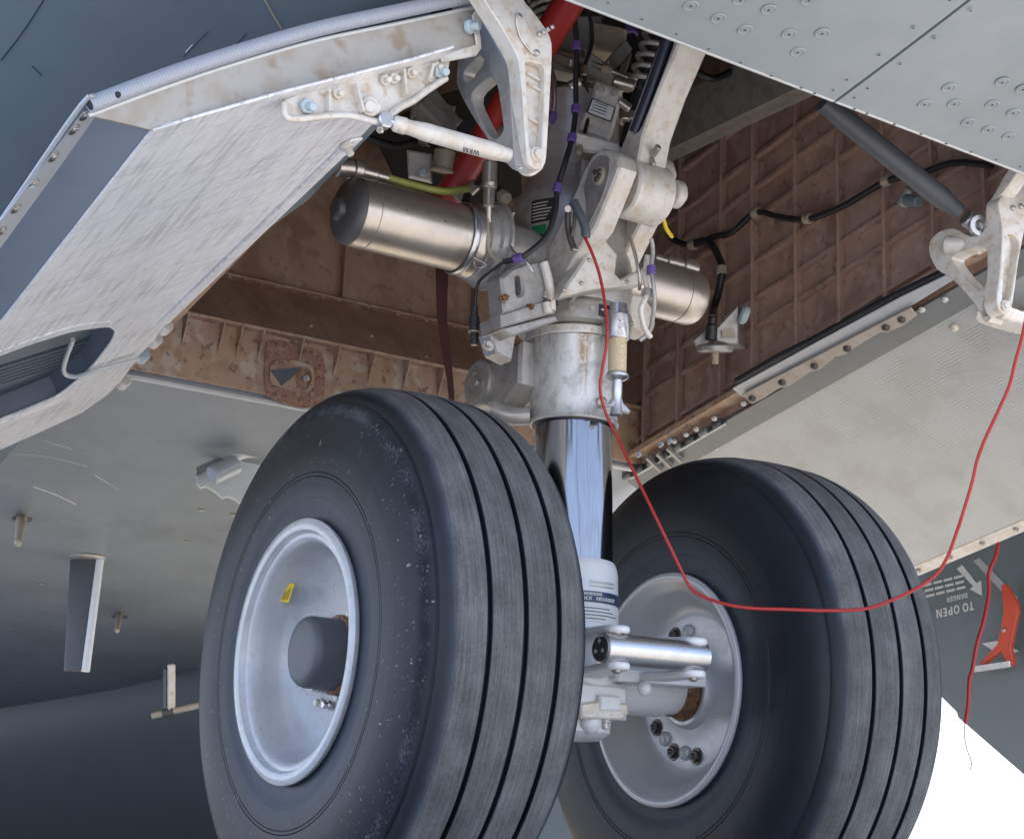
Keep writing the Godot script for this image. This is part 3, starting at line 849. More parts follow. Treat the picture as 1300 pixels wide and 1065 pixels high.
	m.path([Vector3(-1.1204, 1.0268, 0.5490), Vector3(-1.1347, 1.0186, 0.5458), Vector3(-1.1305, 0.9592, 0.2340), Vector3(-1.1209, 0.8141, -0.5250)], 0.0035, 8, 4)
	part("edge_bead", m, M.rail_light, strip)
	for q in [Vector3(-1.1229, 1.0156, 0.5338), Vector3(-1.1240, 1.0082, 0.4993), Vector3(-1.1248, 0.9939, 0.4290), Vector3(-1.1252, 0.9794, 0.3573), Vector3(-1.1250, 0.9655, 0.2862), Vector3(-1.1221, 0.9539, 0.2195)]:
		spot("bolt", hexhead, M.bolt, strip, q, n, rng.randf(), 0.75)
		spot("washer", rivet, M.sealant if rng.randf() < 0.3 else M.bolt_dark, strip, q + fh * -0.012 + n * 0.001, n, 0.0, 1.4)
	m = MB.new()
	var o0 := Vector3(-1.1062, 1.0239, 0.5142); var o1 := Vector3(-1.0995, 0.8051, -0.6098); var i0 := Vector3(-1.0376, 1.0121, 0.5429); var i1 := Vector3(-1.0373, 0.8571, -0.2416)
	m.prism([o0, o1, i1 + (i1 - i0) * 0.6, i0], Vector3(0.0015, 0.003, 0), 0.0)
	part("side_slope", m, M.bevel, t)
	# recess with louvres behind the cut-out
	m = MB.new()
	m.prism([Vector3(-1.0416, 0.8861, -0.3364), Vector3(-0.9574, 0.9362, -0.3058), Vector3(-0.8828, 0.9768, -0.2981), Vector3(-0.7599, 1.0329, -0.3399), Vector3(-0.6928, 1.0482, -0.4402), Vector3(-0.6746, 1.0409, -0.5250), Vector3(-0.6578, 1.0174, -0.6888), Vector3(-0.6733, 0.9841, -0.8159), Vector3(-0.7881, 0.9200, -0.8359), Vector3(-0.8975, 0.8628, -0.8358)], -n * 0.003, 0.0)
	var recess := part("recess_floor", m, M.pocket, inner)
	for k in 6:
		m = MB.new()
		m.bar(Vector3(-0.9591, 0.9005, -0.4645) + n * 0.0 + fh * (0.02 * k - 0.05), Vector3(-0.7692, 0.9999, -0.4647) + fh * (0.02 * k - 0.05), 0.006, 0.004, n, 0.001)
		part("louvre", m, M.pocket, recess)
	m = MB.new()
	var rim_pts: Array = [Vector3(-1.0085, 0.8789, -0.2141), Vector3(-0.9834, 0.8930, -0.2089), Vector3(-0.9379, 0.9192, -0.1974), Vector3(-0.8722, 0.9536, -0.1972), Vector3(-0.8008, 0.9842, -0.2315), Vector3(-0.7735, 0.9907, -0.2712), Vector3(-0.7583, 0.9865, -0.3325), Vector3(-0.7490, 0.9665, -0.4582), Vector3(-0.7659, 0.9365, -0.5653), Vector3(-0.8134, 0.9079, -0.5842), Vector3(-0.8599, 0.8812, -0.5957), Vector3(-0.8872, 0.8651, -0.6051)]
	for i in rim_pts.size() - 1:
		var mid := Vector3.ZERO
		for q in rim_pts:
			mid += q / rim_pts.size()
		var nn: Vector3 = ((rim_pts[i + 1] - rim_pts[i]).cross(n)).normalized()
		if nn.dot(mid - rim_pts[i]) < 0.0:
			nn = -nn
		m.quad(rim_pts[i], rim_pts[i + 1], rim_pts[i + 1] - n * 0.044, rim_pts[i] - n * 0.044, nn)
	part("recess_side", m, M.bevel, recess)
	m = MB.new()
	m.path([Vector3(-0.8303, 0.9769, -0.3207), Vector3(-0.8023, 0.9561, -0.4420), Vector3(-0.7756, 0.9515, -0.4663), Vector3(-0.7454, 0.9614, -0.4384), Vector3(-0.6642, 0.9992, -0.4393)], 0.0045, 8, 6)
	part("latch_rod", m, M.edge, inner)
	# hinge knuckles on the rear part of the hinge edge
	var hk: Array = [Vector3(-0.6588, 1.0381, -0.3381), Vector3(-0.6514, 1.0293, -0.4021), Vector3(-0.6439, 1.0180, -0.4792), Vector3(-0.6254, 1.0002, -0.6178), Vector3(-0.6448, 1.0045, -0.5447)]
	for i in 4:
		m = MB.new()
		m.cyl(hk[i] - fh * 0.014, hk[i] + fh * 0.012, 0.013, 0.003, 14)
		part("hinge_knuckle", m, M.sealant if i == 2 else M.cast, inner)
	# cast bracket that the door rod pulls on
	m = MB.new()
	m.prism([Vector3(-0.8636, 1.1009, 0.5520), Vector3(-0.8291, 1.1266, 0.5520), Vector3(-0.7662, 1.1562, 0.5520), Vector3(-0.6891, 1.1975, 0.5520), Vector3(-0.6265, 1.2304, 0.5520), Vector3(-0.6109, 1.2326, 0.5520), Vector3(-0.6148, 1.2059, 0.5520), Vector3(-0.6298, 1.1931, 0.5520), Vector3(-0.6484, 1.1781, 0.5520), Vector3(-0.6715, 1.1549, 0.5520), Vector3(-0.6920, 1.1385, 0.5520), Vector3(-0.7096, 1.1183, 0.5520), Vector3(-0.7312, 1.1065, 0.5520), Vector3(-0.7558, 1.1079, 0.5520), Vector3(-0.7750, 1.1050, 0.5520), Vector3(-0.8114, 1.0938, 0.5520), Vector3(-0.8571, 1.0756, 0.5520)], Vector3(0, 0, -0.01), 0.002)
	var br := part("rod_bracket", m, M.cast, t)
	m = MB.new()
	m.path([Vector3(-0.8650, 1.0934, 0.5560), Vector3(-0.8626, 1.0760, 0.5560), Vector3(-0.8440, 1.0766, 0.5560), Vector3(-0.8120, 1.0888, 0.5560), Vector3(-0.7769, 1.1007, 0.5560), Vector3(-0.7540, 1.1035, 0.5560), Vector3(-0.7296, 1.1044, 0.5560), Vector3(-0.7116, 1.1140, 0.5560), Vector3(-0.6916, 1.1348, 0.5560), Vector3(-0.6710, 1.1512, 0.5560), Vector3(-0.6480, 1.1744, 0.5560), Vector3(-0.6196, 1.2006, 0.5560)], 0.0052, 8, 4)
	part("bracket_flange", m, M.cast, br)
	for w in [[Vector3(-0.8044, 1.1275, 0.5500), Vector3(-0.8023, 1.0970, 0.5500)], [Vector3(-0.6914, 1.1904, 0.5500), Vector3(-0.6867, 1.1537, 0.5500)], [Vector3(-0.6452, 1.2123, 0.5500), Vector3(-0.6514, 1.1828, 0.5500)], [Vector3(-0.7646, 1.1481, 0.5500), Vector3(-0.7512, 1.1099, 0.5500)]]:
		m = MB.new()
		m.bar(w[0] + Vector3(0, 0, 0.004), w[1] + Vector3(0, 0, 0.006), 0.004, 0.022, Vector3(0, 0, 1), 0.001)
		part("bracket_rib", m, M.cast, br)
	m = MB.new()
	m.cyl(Vector3(-0.7286, 1.1326, 0.5400), Vector3(-0.7406, 1.1210, 0.5630), 0.014, 0.002, 20)
	m.cyl(Vector3(-0.7391, 1.1225, 0.5600), Vector3(-0.7427, 1.1190, 0.5670), 0.009, 0.002, 16)
	part("pivot_boss", m, M.cast, br)
	for q in [Vector3(-0.7881, 1.1299, 0.5530), Vector3(-0.7170, 1.1700, 0.5530), Vector3(-0.7036, 1.1762, 0.5530), Vector3(-0.6767, 1.1924, 0.5530), Vector3(-0.6354, 1.2129, 0.5530)]:
		spot("bolt", stud, M.cast, br, q, Vector3(0.1, -0.25, 1), rng.randf(), 1.1)
	for q in [Vector3(-0.8336, 1.0999, 0.5530), Vector3(-0.6313, 1.2092, 0.5530)]:
		spot("sealed_bolt", stud, M.sealant, br, q, Vector3(0.2, -0.4, 1), rng.randf(), 1.5, )
	spot("lock_bolt", stud, M.cast, inner, Vector3(-0.6594, 1.1659, 0.3330), n, 0.3, 1.5)
	m = MB.new()
	m.prism([Vector3(-0.6341, 1.2290, 0.5560), Vector3(-0.5738, 1.2654, 0.5560), Vector3(-0.5826, 1.3087, 0.5560), Vector3(-0.5713, 1.3272, 0.5560), Vector3(-0.5640, 1.3145, 0.5560), Vector3(-0.5682, 1.2882, 0.5560), Vector3(-0.5643, 1.2621, 0.5560), Vector3(-0.5730, 1.2472, 0.5560), Vector3(-0.6285, 1.2210, 0.5560)], Vector3(0, 0, 0.004), 0.0015)
	part("end_plate", m, M.cast, web)
	spot("sealed_bolt", stud, M.sealant, web, Vector3(-0.5895, 1.2883, 0.5580), Vector3(0.5, -0.2, 1), 0.0, 1.5)

func right_door() -> void:
	var fh := Vector3(0, 0.194, 0.981)
	var n := Vector3(-0.457, -0.8726, 0.1726)
	var t := thing("gear_door", "right gear door, dull silver woven lining, open beside the right wheel", "gear door", Vector3(0.62, 1.139, 0), "nose gear doors")
	var e := Vector3(0.886, -0.464, 0)
	var h := Vector3(0.62, 1.139, 0)
	var m := MB.new()
	var f := func(z: float, w: float, o: float) -> Vector3:
		return h + Vector3(0, 0.198, 1.0) * z + e * w + n * o
	m.prism([f.call(-0.66, 0.005, 0), f.call(0.56, 0.005, 0), f.call(0.56, 0.595, 0), f.call(-0.6, 0.595, 0)], -n * 0.004, 0.001)
	var inner := part("inner_panel", m, M.weave, t)
	m = MB.new()
	m.prism([f.call(-0.66, 0.0, -0.05), f.call(0.56, 0.0, -0.05), f.call(0.56, 0.63, -0.05), f.call(-0.62, 0.63, -0.05)], -n * 0.004, 0.001)
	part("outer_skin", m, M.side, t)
	m = MB.new()
	m.prism([f.call(-0.6, 0.597, -0.002), f.call(0.56, 0.597, -0.002), f.call(0.56, 0.632, -0.004), f.call(-0.6, 0.632, -0.004)], -n * 0.03, 0.002)
	var strip := part("free_edge_strip", m, M.cast, t)
	for k in 12:
		spot("bolt", hexhead, M.bolt, strip, f.call(-0.55 + 0.095 * k, 0.614, -0.001), n, rng.randf(), 0.8)
	m = MB.new()
	m.bar(f.call(-0.66, 0.028, 0.005), f.call(0.56, 0.028, 0.005), 0.05, 0.012, n, 0.002)
	var rail := part("hinge_rail", m, M.rail, t)
	m = MB.new()
	m.prism([Vector3(0.5520, 1.1125, -0.1982), Vector3(0.5595, 1.1573, 0.0485), Vector3(0.5684, 1.1988, 0.2818), Vector3(0.5766, 1.2159, 0.3899), Vector3(0.5917, 1.2075, 0.3873), Vector3(0.5938, 1.1854, 0.2812), Vector3(0.5879, 1.1427, 0.0499), Vector3(0.5796, 1.0982, -0.1973)], n * 0.003, 0.001)
	part("light_strip", m, M.rail_light, rail)
	m = MB.new()
	m.prism([Vector3(0.5664, 1.0985, -0.1846), Vector3(0.5876, 1.1794, 0.2810), Vector3(0.6073, 1.1685, 0.2779), Vector3(0.6119, 1.1591, 0.2424), Vector3(0.6083, 1.1526, 0.1998), Vector3(0.6003, 1.1541, 0.1866), Vector3(0.6016, 1.1390, 0.1137), Vector3(0.6039, 1.1325, 0.0869), Vector3(0.5984, 1.1313, 0.0658), Vector3(0.6047, 1.1176, 0.0135), Vector3(0.5991, 1.1163, -0.0082), Vector3(0.6025, 1.1011, -0.0757), Vector3(0.5959, 1.0998, -0.0996), Vector3(0.5977, 1.0878, -0.1556), Vector3(0.5955, 1.0831, -0.1854)], n * 0.003, 0.001)
	var plate := part("scalloped_plate", m, M.plate, rail)
	for q in [Vector3(0.5826, 1.0882, -0.1706), Vector3(0.5857, 1.1043, -0.0810), Vector3(0.5898, 1.1203, 0.0111), Vector3(0.5931, 1.1367, 0.1026), Vector3(0.5950, 1.1563, 0.2068), Vector3(0.5972, 1.1630, 0.2466)]:
		spot("bolt", roundhead, M.bolt_dark, plate, q, n, 0.0, 1.15)
	for q in [Vector3(0.5955, 1.0484, -0.4477), Vector3(0.5960, 1.0563, -0.4066), Vector3(0.5969, 1.0626, -0.3723), Vector3(0.5968, 1.0748, -0.3107), Vector3(0.6008, 1.0908, -0.2193), Vector3(0.6188, 1.1800, 0.2794), Vector3(0.6239, 1.1880, 0.3332)]:
		spot("bolt", roundhead, M.bolt_light, rail, q, n, 0.0, 1.0)
	m = MB.new()
	m.path([Vector3(0.5534, 1.1236, -0.1846), Vector3(0.5554, 1.1484, -0.0543), Vector3(0.5623, 1.1663, 0.0548), Vector3(0.5661, 1.1897, 0.1835), Vector3(0.5712, 1.2069, 0.2835), Vector3(0.5786, 1.2214, 0.3766)], 0.008, 10, 5)
	part("hinge_seal", m, M.black, rail)
	for k in 8:
		m = MB.new()
		m.cyl(f.call(-0.66 + 0.046 * k, 0.0, 0.008), f.call(-0.632 + 0.046 * k, 0.0, 0.008), 0.009, 0.002, 12)
		part("hinge_knuckle", m, M.dark_grey if k % 2 else M.rail, rail)
	m = MB.new()
	m.bar(f.call(-0.64, 0.006, 0.014), f.call(-0.3, 0.006, 0.014), 0.004, 0.004, n, 0.001)
	part("hinge_wire", m, M.edge, rail)
	for q in [Vector3(0.6648, 1.0283, -0.4355), Vector3(0.6667, 1.0366, -0.3886), Vector3(0.6946, 1.1562, 0.2902), Vector3(0.6609, 1.0152, -0.5118)]:
		spot("button", roundhead, M.cast, inner, q, n, 0.0, 1.3)
	# fingers of the hinge fitting next to the tyre
	for q in [Vector3(0.5935, 1.0320, -0.5418), Vector3(0.5976, 1.0362, -0.5097), Vector3(0.5986, 1.0427, -0.4739)]:
		m = MB.new()
		m.bar(q, q + e * 0.05 + n * 0.004, 0.007, 0.02, n, 0.002)
		part("hinge_finger", m, M.cast_grey, rail)
	for q in [Vector3(0.5771, 1.0457, -0.4694), Vector3(0.5809, 1.0489, -0.4433), Vector3(0.5715, 1.0342, -0.5426)]:
		spot("sealed_bolt", stud, M.sealant, rail, q, n, 0.0, 0.9)
	# front bracket for the door rod, at the right edge
	m = MB.new()
	m.prism([Vector3(0.6636, 1.1672, 0.3741), Vector3(0.6912, 1.1562, 0.3913), Vector3(0.7087, 1.1582, 0.4477), Vector3(0.7418, 1.1461, 0.4742), Vector3(0.7835, 1.1170, 0.4376), Vector3(0.7105, 1.1426, 0.3735), Vector3(0.6785, 1.1559, 0.3563)], n * 0.008, 0.003, [], 2)
	part("rod_bracket", m, M.cast, t)

func side_panel() -> void:
	var x := 1.5
	var t := thing("hatch_panel", "blue grey hatch panel with upside down TO OPEN lettering and white arrow", "hatch", Vector3(x, 0.9, -0.5))
	var m := MB.new()
	m.prism([Vector3(1.5000, 1.0583, -0.7678), Vector3(1.5000, 0.7377, -0.6896), Vector3(1.5000, 0.5985, -0.5582), Vector3(1.5000, 0.5554, -0.5179), Vector3(1.5000, 0.5186, -0.4731), Vector3(1.5000, 0.5051, -0.4685), Vector3(1.5000, 0.3767, -0.2890), Vector3(1.5000, 0.2899, -0.1726), Vector3(1.5000, 0.2639, 0.0679), Vector3(1.5000, 0.2494, 0.5817), Vector3(1.5000, 1.2518, 0.6727), Vector3(1.5000, 1.2510, -0.7637)], Vector3(0.05, 0, 0), 0.003)
	var p := part("panel", m, M.teal_light, t)  # unseen forward end stretched to keep sun off the right tyre
	var r := (Vector3(1.5000, 0.7613, -0.5530) - Vector3(1.5000, 0.7736, -0.3979)).normalized()
	var upv := Vector3(0, -1, 0)
	upv = (upv - r * upv.dot(r)).normalized()
	var off := Vector3(-0.001, 0, 0)
	words("lettering", "TO OPEN", 0.022, M.print, p, Vector3(1.5000, 0.7688, -0.4666) + off, r, upv)
	words("lettering", "DANGER", 0.013, M.print, p, Vector3(1.5000, 0.7982, -0.4578) + off, r, upv)
	for w in [[1206.0, 0.0], [1206.0, 1.0], [1204.0, 2.0]]:
		for k in 5:
			m = MB.new()
			var c0: Vector3 = Vector3(1.4980, 0.8214, -0.4295) + Vector3(0, 0.0145, 0) * w[1] + r * (0.034 * k + 0.004 * ((k * 3 + int(w[1])) % 3))
			m.bar(c0, c0 + r * 0.028, 0.001, 0.006, Vector3.UP, 0.0)
			part("print_line", m, M.print, p)
	m = MB.new()
	m.prism([Vector3(1.4985, 0.8696, -0.4564), Vector3(1.4985, 0.8773, -0.4381), Vector3(1.4985, 0.8273, -0.3944), Vector3(1.4985, 0.8315, -0.3792), Vector3(1.4985, 0.7946, -0.3782), Vector3(1.4985, 0.8140, -0.4151), Vector3(1.4985, 0.8207, -0.4047)], Vector3(0.001, 0, 0), 0.0)
	part("arrow", m, M.print, p)
	m = MB.new()
	m.prism([Vector3(1.4980, 0.8827, -0.4018), Vector3(1.4980, 0.8880, -0.3815), Vector3(1.4980, 0.7794, -0.2688), Vector3(1.4980, 0.7616, -0.2791)], Vector3(0.002, 0, 0), 0.0)
	part("stripe", m, M.rail_light, p)
	m = MB.new()
	m.prism([Vector3(1.4970, 0.6779, -0.3816), Vector3(1.4970, 0.6813, -0.3300), Vector3(1.4970, 0.6522, -0.2714), Vector3(1.4970, 0.6466, -0.2954), Vector3(1.4970, 0.6580, -0.3456)], Vector3(0.003, 0, 0), 0.0)
	part("handle_backing", m, M.print, p)
	t = thing("release_handle", "red angled release handle on the blue grey hatch panel", "handle", Vector3(1.4800, 0.6277, -0.3125))
	m = MB.new()
	m.prism([Vector3(1.4600, 0.8051, -0.2847), Vector3(1.4600, 0.8073, -0.2702), Vector3(1.4600, 0.7591, -0.2391), Vector3(1.4600, 0.7401, -0.2353), Vector3(1.4600, 0.6555, -0.2627), Vector3(1.4600, 0.6254, -0.2547), Vector3(1.4600, 0.6129, -0.2599), Vector3(1.4600, 0.6120, -0.2741), Vector3(1.4600, 0.6503, -0.2914), Vector3(1.4600, 0.6174, -0.3508), Vector3(1.4600, 0.6151, -0.3704), Vector3(1.4600, 0.6324, -0.3502), Vector3(1.4600, 0.6661, -0.3027), Vector3(1.4600, 0.7389, -0.2804), Vector3(1.4600, 0.7690, -0.2815)], Vector3(0.012, 0, 0), 0.002)
	var b := part("lever", m, M.handle, t)
	m = MB.new()
	m.bar(Vector3(1.4580, 0.6112, -0.3712), Vector3(1.4580, 0.6162, -0.2580), 0.012, 0.014, Vector3.UP, 0.002)
	part("grip_bar", m, M.steel, t)
	spot("pivot_bolt", roundhead, M.bolt, b, Vector3(1.4590, 0.6976, -0.2790), Vector3.LEFT, 0.0, 0.9)
	m = MB.new()
	m.lathe(Vector3(1.4530, 0.6213, -0.2581), Vector3.RIGHT, [Vector2(0, 0.003), Vector2(0, 0.009), Vector2(0.006, 0.009), Vector2(0.006, 0.003)], 16)
	part("eye", m, M.handle, b)

# ---- wheels
func tyre_profile() -> Array:
	var half := [Vector2(0.144, 0.206), Vector2(0.147, 0.228), Vector2(0.1485, 0.240), Vector2(0.149, 0.2412), Vector2(0.1508, 0.265), Vector2(0.1518, 0.2805), Vector2(0.1510, 0.2815), Vector2(0.1518, 0.2825), Vector2(0.1522, 0.2865), Vector2(0.1512, 0.2875), Vector2(0.1522, 0.2885), Vector2(0.1535, 0.305), Vector2(0.1537, 0.325), Vector2(0.1515, 0.35), Vector2(0.1462, 0.374), Vector2(0.139, 0.393), Vector2(0.132, 0.405),
		Vector2(0.1305, 0.4065), Vector2(0.1292, 0.4045), Vector2(0.1268, 0.4065), Vector2(0.1255, 0.412), Vector2(0.119, 0.4205), Vector2(0.110, 0.4275), Vector2(0.098, 0.433), Vector2(0.083, 0.4372), Vector2(0.0655, 0.4400)]
	var p := []
	for q in half:
		p.append(Vector2(-q.x, q.y))
	for g in [-0.06, 0.0, 0.06]:
		var r: float = 0.443 - 0.75 * g * g
		p.append(Vector2(g - 0.0052, r)); p.append(Vector2(g - 0.0040, r - 0.0012)); p.append(Vector2(g - 0.0036, r - 0.009)); p.append(Vector2(g + 0.0036, r - 0.009)); p.append(Vector2(g + 0.0040, r - 0.0012)); p.append(Vector2(g + 0.0052, r))
		if g < 0.05:
			p.append(Vector2(g + 0.03, 0.443 - 0.75 * (g + 0.03) * (g + 0.03)))
	half.reverse()
	for q in half:
		p.append(q)
	return p

func tyre_material(prof: Array) -> Array:
	var total := 0.0
	var cum := [0.0]
	for i in prof.size() - 1:
		total += (prof[i + 1] - prof[i]).length()
		cum.append(total)
	var Wd := 2048; var Hd := 1024
	var d := PackedByteArray(); d.resize(Wd * Hd * 3)
	var ro := PackedByteArray(); ro.resize(4 * Hd)
	var n1 := nbytes(41, 0.02, 4, 512)
	var n2 := nbytes(42, 0.15, 3, 512)
	var n3 := nbytes(43, 0.008, 4, 512)
	var k := 0
	rng.seed = 5
	for y in Hd:
		var s := total * (y + 0.5) / Hd
		while k < prof.size() - 2 and cum[k + 1] < s:
			k += 1
		var f: float = (s - cum[k]) / maxf(cum[k + 1] - cum[k], 1e-6)
		var q: Vector2 = prof[k].lerp(prof[k + 1], clampf(f, 0, 1))
		var at := absf(q.x)
		var deep := false
		for g in [-0.06, 0.0, 0.06]:
			if absf(q.x - g) < 0.0048:
				deep = true
		var tread := smoothstep(0.122, 0.102, at) if q.y > 0.4 else 0.0
		if deep:
			tread = 0.0
		var scuff := smoothstep(0.016, 0.002, absf(q.y - 0.392)) if at > 0.13 and q.x > 0.0 else 0.0
		var dusty := smoothstep(0.3, 0.24, q.y) * 0.5
		var line := 1.0
		for lr in [0.281, 0.288, 0.247, 0.3005, 0.331]:
			if absf(q.y - lr) < 0.0011 and at > 0.1:
				line = 0.45
		for b in 4:
			ro[y * 4 + b] = int(255.0 * lerpf(0.5, 0.88, maxf(tread, scuff * 0.8)))
		var ring := at > 0.1 and q.y > 0.212 and q.y < 0.247
		for x in Wd:
			var a: float = n1[(y / 2 % 512) * 512 + x % 512] / 255.0
			var b: float = n2[(y % 512) * 512 + x % 512] / 255.0
			var c: float = n3[(y / 2 % 512) * 512 + (x / 4) % 512] / 255.0
			var bt: float = n2[(y % 512) * 512 + (x / 16) % 512] / 255.0
			var side := 0.108 + 0.03 * (a - 0.5) + 0.05 * (c - 0.5) + dusty * 0.14
			var tr := 0.40 + 0.1 * (a - 0.5) + 0.13 * (bt - 0.5) + 0.09 * (b - 0.5)
			var v := lerpf(side, tr, tread * (0.82 + 0.36 * (c - 0.5)))
			var sc := scuff * smoothstep(0.4, 0.62, 0.35 * b + 0.35 * a + 0.3 * c)
			v = lerpf(v, 0.4, sc * 0.6)
			v *= line
			if ring and x % 74 == 0 and x % 1024 < 900:
				v *= 0.5
			var w := int(clampf(v, 0, 1) * 255.0)
			var i := (y * Wd + x) * 3
			d[i] = int(w * lerpf(0.8, 1.0, maxf(tread, sc))); d[i + 1] = int(w * lerpf(0.99, 1.0, tread)); d[i + 2] = int(minf(255.0, w * lerpf(1.2, 0.99, maxf(tread, sc))))
	# pale specks thrown up on the outer sidewall
	var v0 := 0.0; var v1 := 0.0
	for i in prof.size():
		if prof[i].x > 0.13 and v0 == 0.0:
			v0 = cum[i] / total
		if prof[i].x > 0.14 and prof[i].y > 0.25:
			v1 = cum[i] / total
	var im := Image.create_from_data(Wd, Hd, false, Image.FORMAT_RGB8, d)
	for i in 800:
		var cx := rng.randi() % Wd
		var cy := int(Hd * lerpf(v0, v1, pow(rng.randf(), 1.15)))
		var l := 1 + int(absf(rng.randfn(0, 3.4)))
		var hh := 1 + int(rng.randf() * 2.2)
		var g := rng.randf_range(0.24, 0.52)
		im.fill_rect(Rect2i(cx, cy, hh, l), Color(g, g, g * 0.96))
		if rng.randf() < 0.4:
			im.fill_rect(Rect2i(cx + hh, cy + l / 2, 1, maxi(1, l / 2)), Color(g * 0.8, g * 0.8, g * 0.8))
	var m := StandardMaterial3D.new()
	m.albedo_texture = ImageTexture.create_from_image(im)
	m.roughness = 1.0
	m.roughness_texture = ImageTexture.create_from_image(Image.create_from_data(4, Hd, false, Image.FORMAT_L8, ro))
	m.metallic_specular = 0.42
	return [m, total]

func wheels() -> void:
	var prof := tyre_profile()
	var tm: Array = tyre_material(prof)
	for s in [-1.0, 1.0]:
		var c := Vector3(0.3766 * s, 0.4432, 0.0)
		var o := Vector3(s, 0, 0)
		var t := thing("nose_wheel", "left nose wheel, its white outer rim and dark hub cap facing out" if s < 0 else "right nose wheel, inner rim with dark bolts towards the strut", "wheel", Vector3(c.x, 0, 0), "twin nose wheels")
		var m := MB.new()
		m.lathe(c, o, prof, 144, 0.5, tm[1], 0.7)
		part("tyre", m, tm[0], t)
		m = MB.new()
		m.lathe(c, o, [Vector2(0.140, 0.203), Vector2(0.146, 0.210), Vector2(0.150, 0.2125), Vector2(0.1545, 0.2125), Vector2(0.1575, 0.2095), Vector2(0.158, 0.2), Vector2(0.1562, 0.1938), Vector2(0.151, 0.1915), Vector2(0.1475, 0.189), Vector2(0.1475, 0.183), Vector2(0.145, 0.1785), Vector2(0.138, 0.1755), Vector2(0.12, 0.172), Vector2(0.097, 0.167), Vector2(0.08, 0.158), Vector2(0.07, 0.14), Vector2(0.064, 0.11), Vector2(0.061, 0.08), Vector2(0.06, 0.0)], 96, 0.75)
		var rim := part("rim", m, M.rim, t)
		m = MB.new()
		m.lathe(c, o, [Vector2(-0.02, 0.050), Vector2(-0.02, 0.0515), Vector2(-0.105, 0.0535), Vector2(-0.108, 0.056), Vector2(-0.108, 0.062), Vector2(-0.104, 0.066), Vector2(-0.092, 0.07), Vector2(-0.088, 0.085), Vector2(-0.088, 0.138), Vector2(-0.092, 0.15), Vector2(-0.1, 0.159), Vector2(-0.115, 0.168), Vector2(-0.132, 0.178), Vector2(-0.143, 0.185), Vector2(-0.149, 0.194), Vector2(-0.1545, 0.197), Vector2(-0.1572, 0.203), Vector2(-0.1572, 0.2095), Vector2(-0.1545, 0.2125), Vector2(-0.150, 0.2125), Vector2(-0.146, 0.210), Vector2(-0.140, 0.203)], 96, 0.75)
		part("inner_rim", m, M.rim_in, rim)
		m = MB.new()
		m.lathe(c, o, [Vector2(-0.1, 0.0), Vector2(-0.1, 0.0535)], 48)
		m.lathe(c, o, [Vector2(-0.109, 0.0455), Vector2(-0.109, 0.054), Vector2(-0.104, 0.054)], 48)
		part("bearing_seal", m, M.rust, rim)
		for deg in [-25, -58, -90, -121, -155, 172]:
			var a := deg_to_rad(deg)
			var q := c + o * -0.088 + Vector3(0, cos(a), sin(a)) * 0.119
			spot("wheel_bolt", hexhead, M.bolt_dark, rim, q, -o, rng.randf(), 1.9)
			spot("wheel_bolt_end", roundhead, M.bolt_dark, rim, q - o * 0.009, -o, 0.0, 0.9)
		for deg in [-5, -138, -172]:
			var a := deg_to_rad(deg)
			spot("rim_boss", roundhead, M.rim_in, rim, c + o * -0.0885 + Vector3(0, cos(a), sin(a)) * 0.112, -o, 0.0, 2.0)
		m = MB.new()
		m.lathe(c, o, [Vector2(-0.135, 0.0475), Vector2(-0.135, 0.0495), Vector2(-0.1, 0.0495)], 48)
		part("axle_spacer", m, M.rust, rim)
		m = MB.new()
		m.lathe(c, o, [Vector2(0.058, 0.0), Vector2(0.058, 0.063), Vector2(0.064, 0.065), Vector2(0.076, 0.065), Vector2(0.079, 0.063), Vector2(0.079, 0.057)], 48)
		var cap_ring := part("hub_ring", m, M.rust, t)
		for k in 5:
			var a := 0.5 + TAU * k / 5.0
			spot("ring_bolt", stud, M.bolt_light, cap_ring, c + o * 0.06 + Vector3(0, cos(a), sin(a)) * 0.071, o, 0.0, 1.2)
		m = MB.new()
		m.lathe(c, o, [Vector2(0.065, 0.058), Vector2(0.124, 0.058), Vector2(0.13, 0.0565), Vector2(0.135, 0.0525), Vector2(0.1372, 0.046), Vector2(0.1378, 0.03), Vector2(0.1378, 0.0)], 56, 0.7)
		part("hub_cap", m, M.dark_grey, t)
		for k in 3:
			var a := 2.2 + 0.32 * k
			var q := c + o * 0.063 + Vector3(0, cos(a), sin(a) * s) * (0.083 + 0.008 * (k % 2))
			m = MB.new()
			m.cyl(q, q + o * 0.018, 0.006, 0.001, 10)
			m.cyl(q + o * 0.004, q + o * 0.01, 0.0085, 0.001, 6)
			part("valve", m, M.steel if k != 1 else M.cast, rim)
		if s < 0:
			m = MB.new()
			var p0 := Vector3(-0.4890, 0.5395, -0.1392); var p1 := Vector3(-0.4910, 0.5344, -0.1047); var p2 := Vector3(-0.4870, 0.5655, -0.0938); var p3 := Vector3(-0.4850, 0.5708, -0.1281)
			m.prism([p0, p1, p2, p3], Vector3(-0.0008, 0, 0.0), 0.0)
			var lb := part("warning_label", m, M.yellow, t)
			for k in 4:
				m = MB.new()
				m.bar(p0.lerp(p1, 0.2 + 0.2 * k).lerp(p3.lerp(p2, 0.2 + 0.2 * k), 0.12) + Vector3(-0.0012, 0, 0), p0.lerp(p1, 0.2 + 0.2 * k).lerp(p3.lerp(p2, 0.2 + 0.2 * k), 0.5 + 0.1 * k) + Vector3(-0.0012, 0, 0), 0.0012, 0.0008, Vector3.RIGHT, 0.0)
				part("print_line", m, M.ink, lb)

# ---- the shock strut
var cam_side := Vector3(-0.577, 0, 0.816)

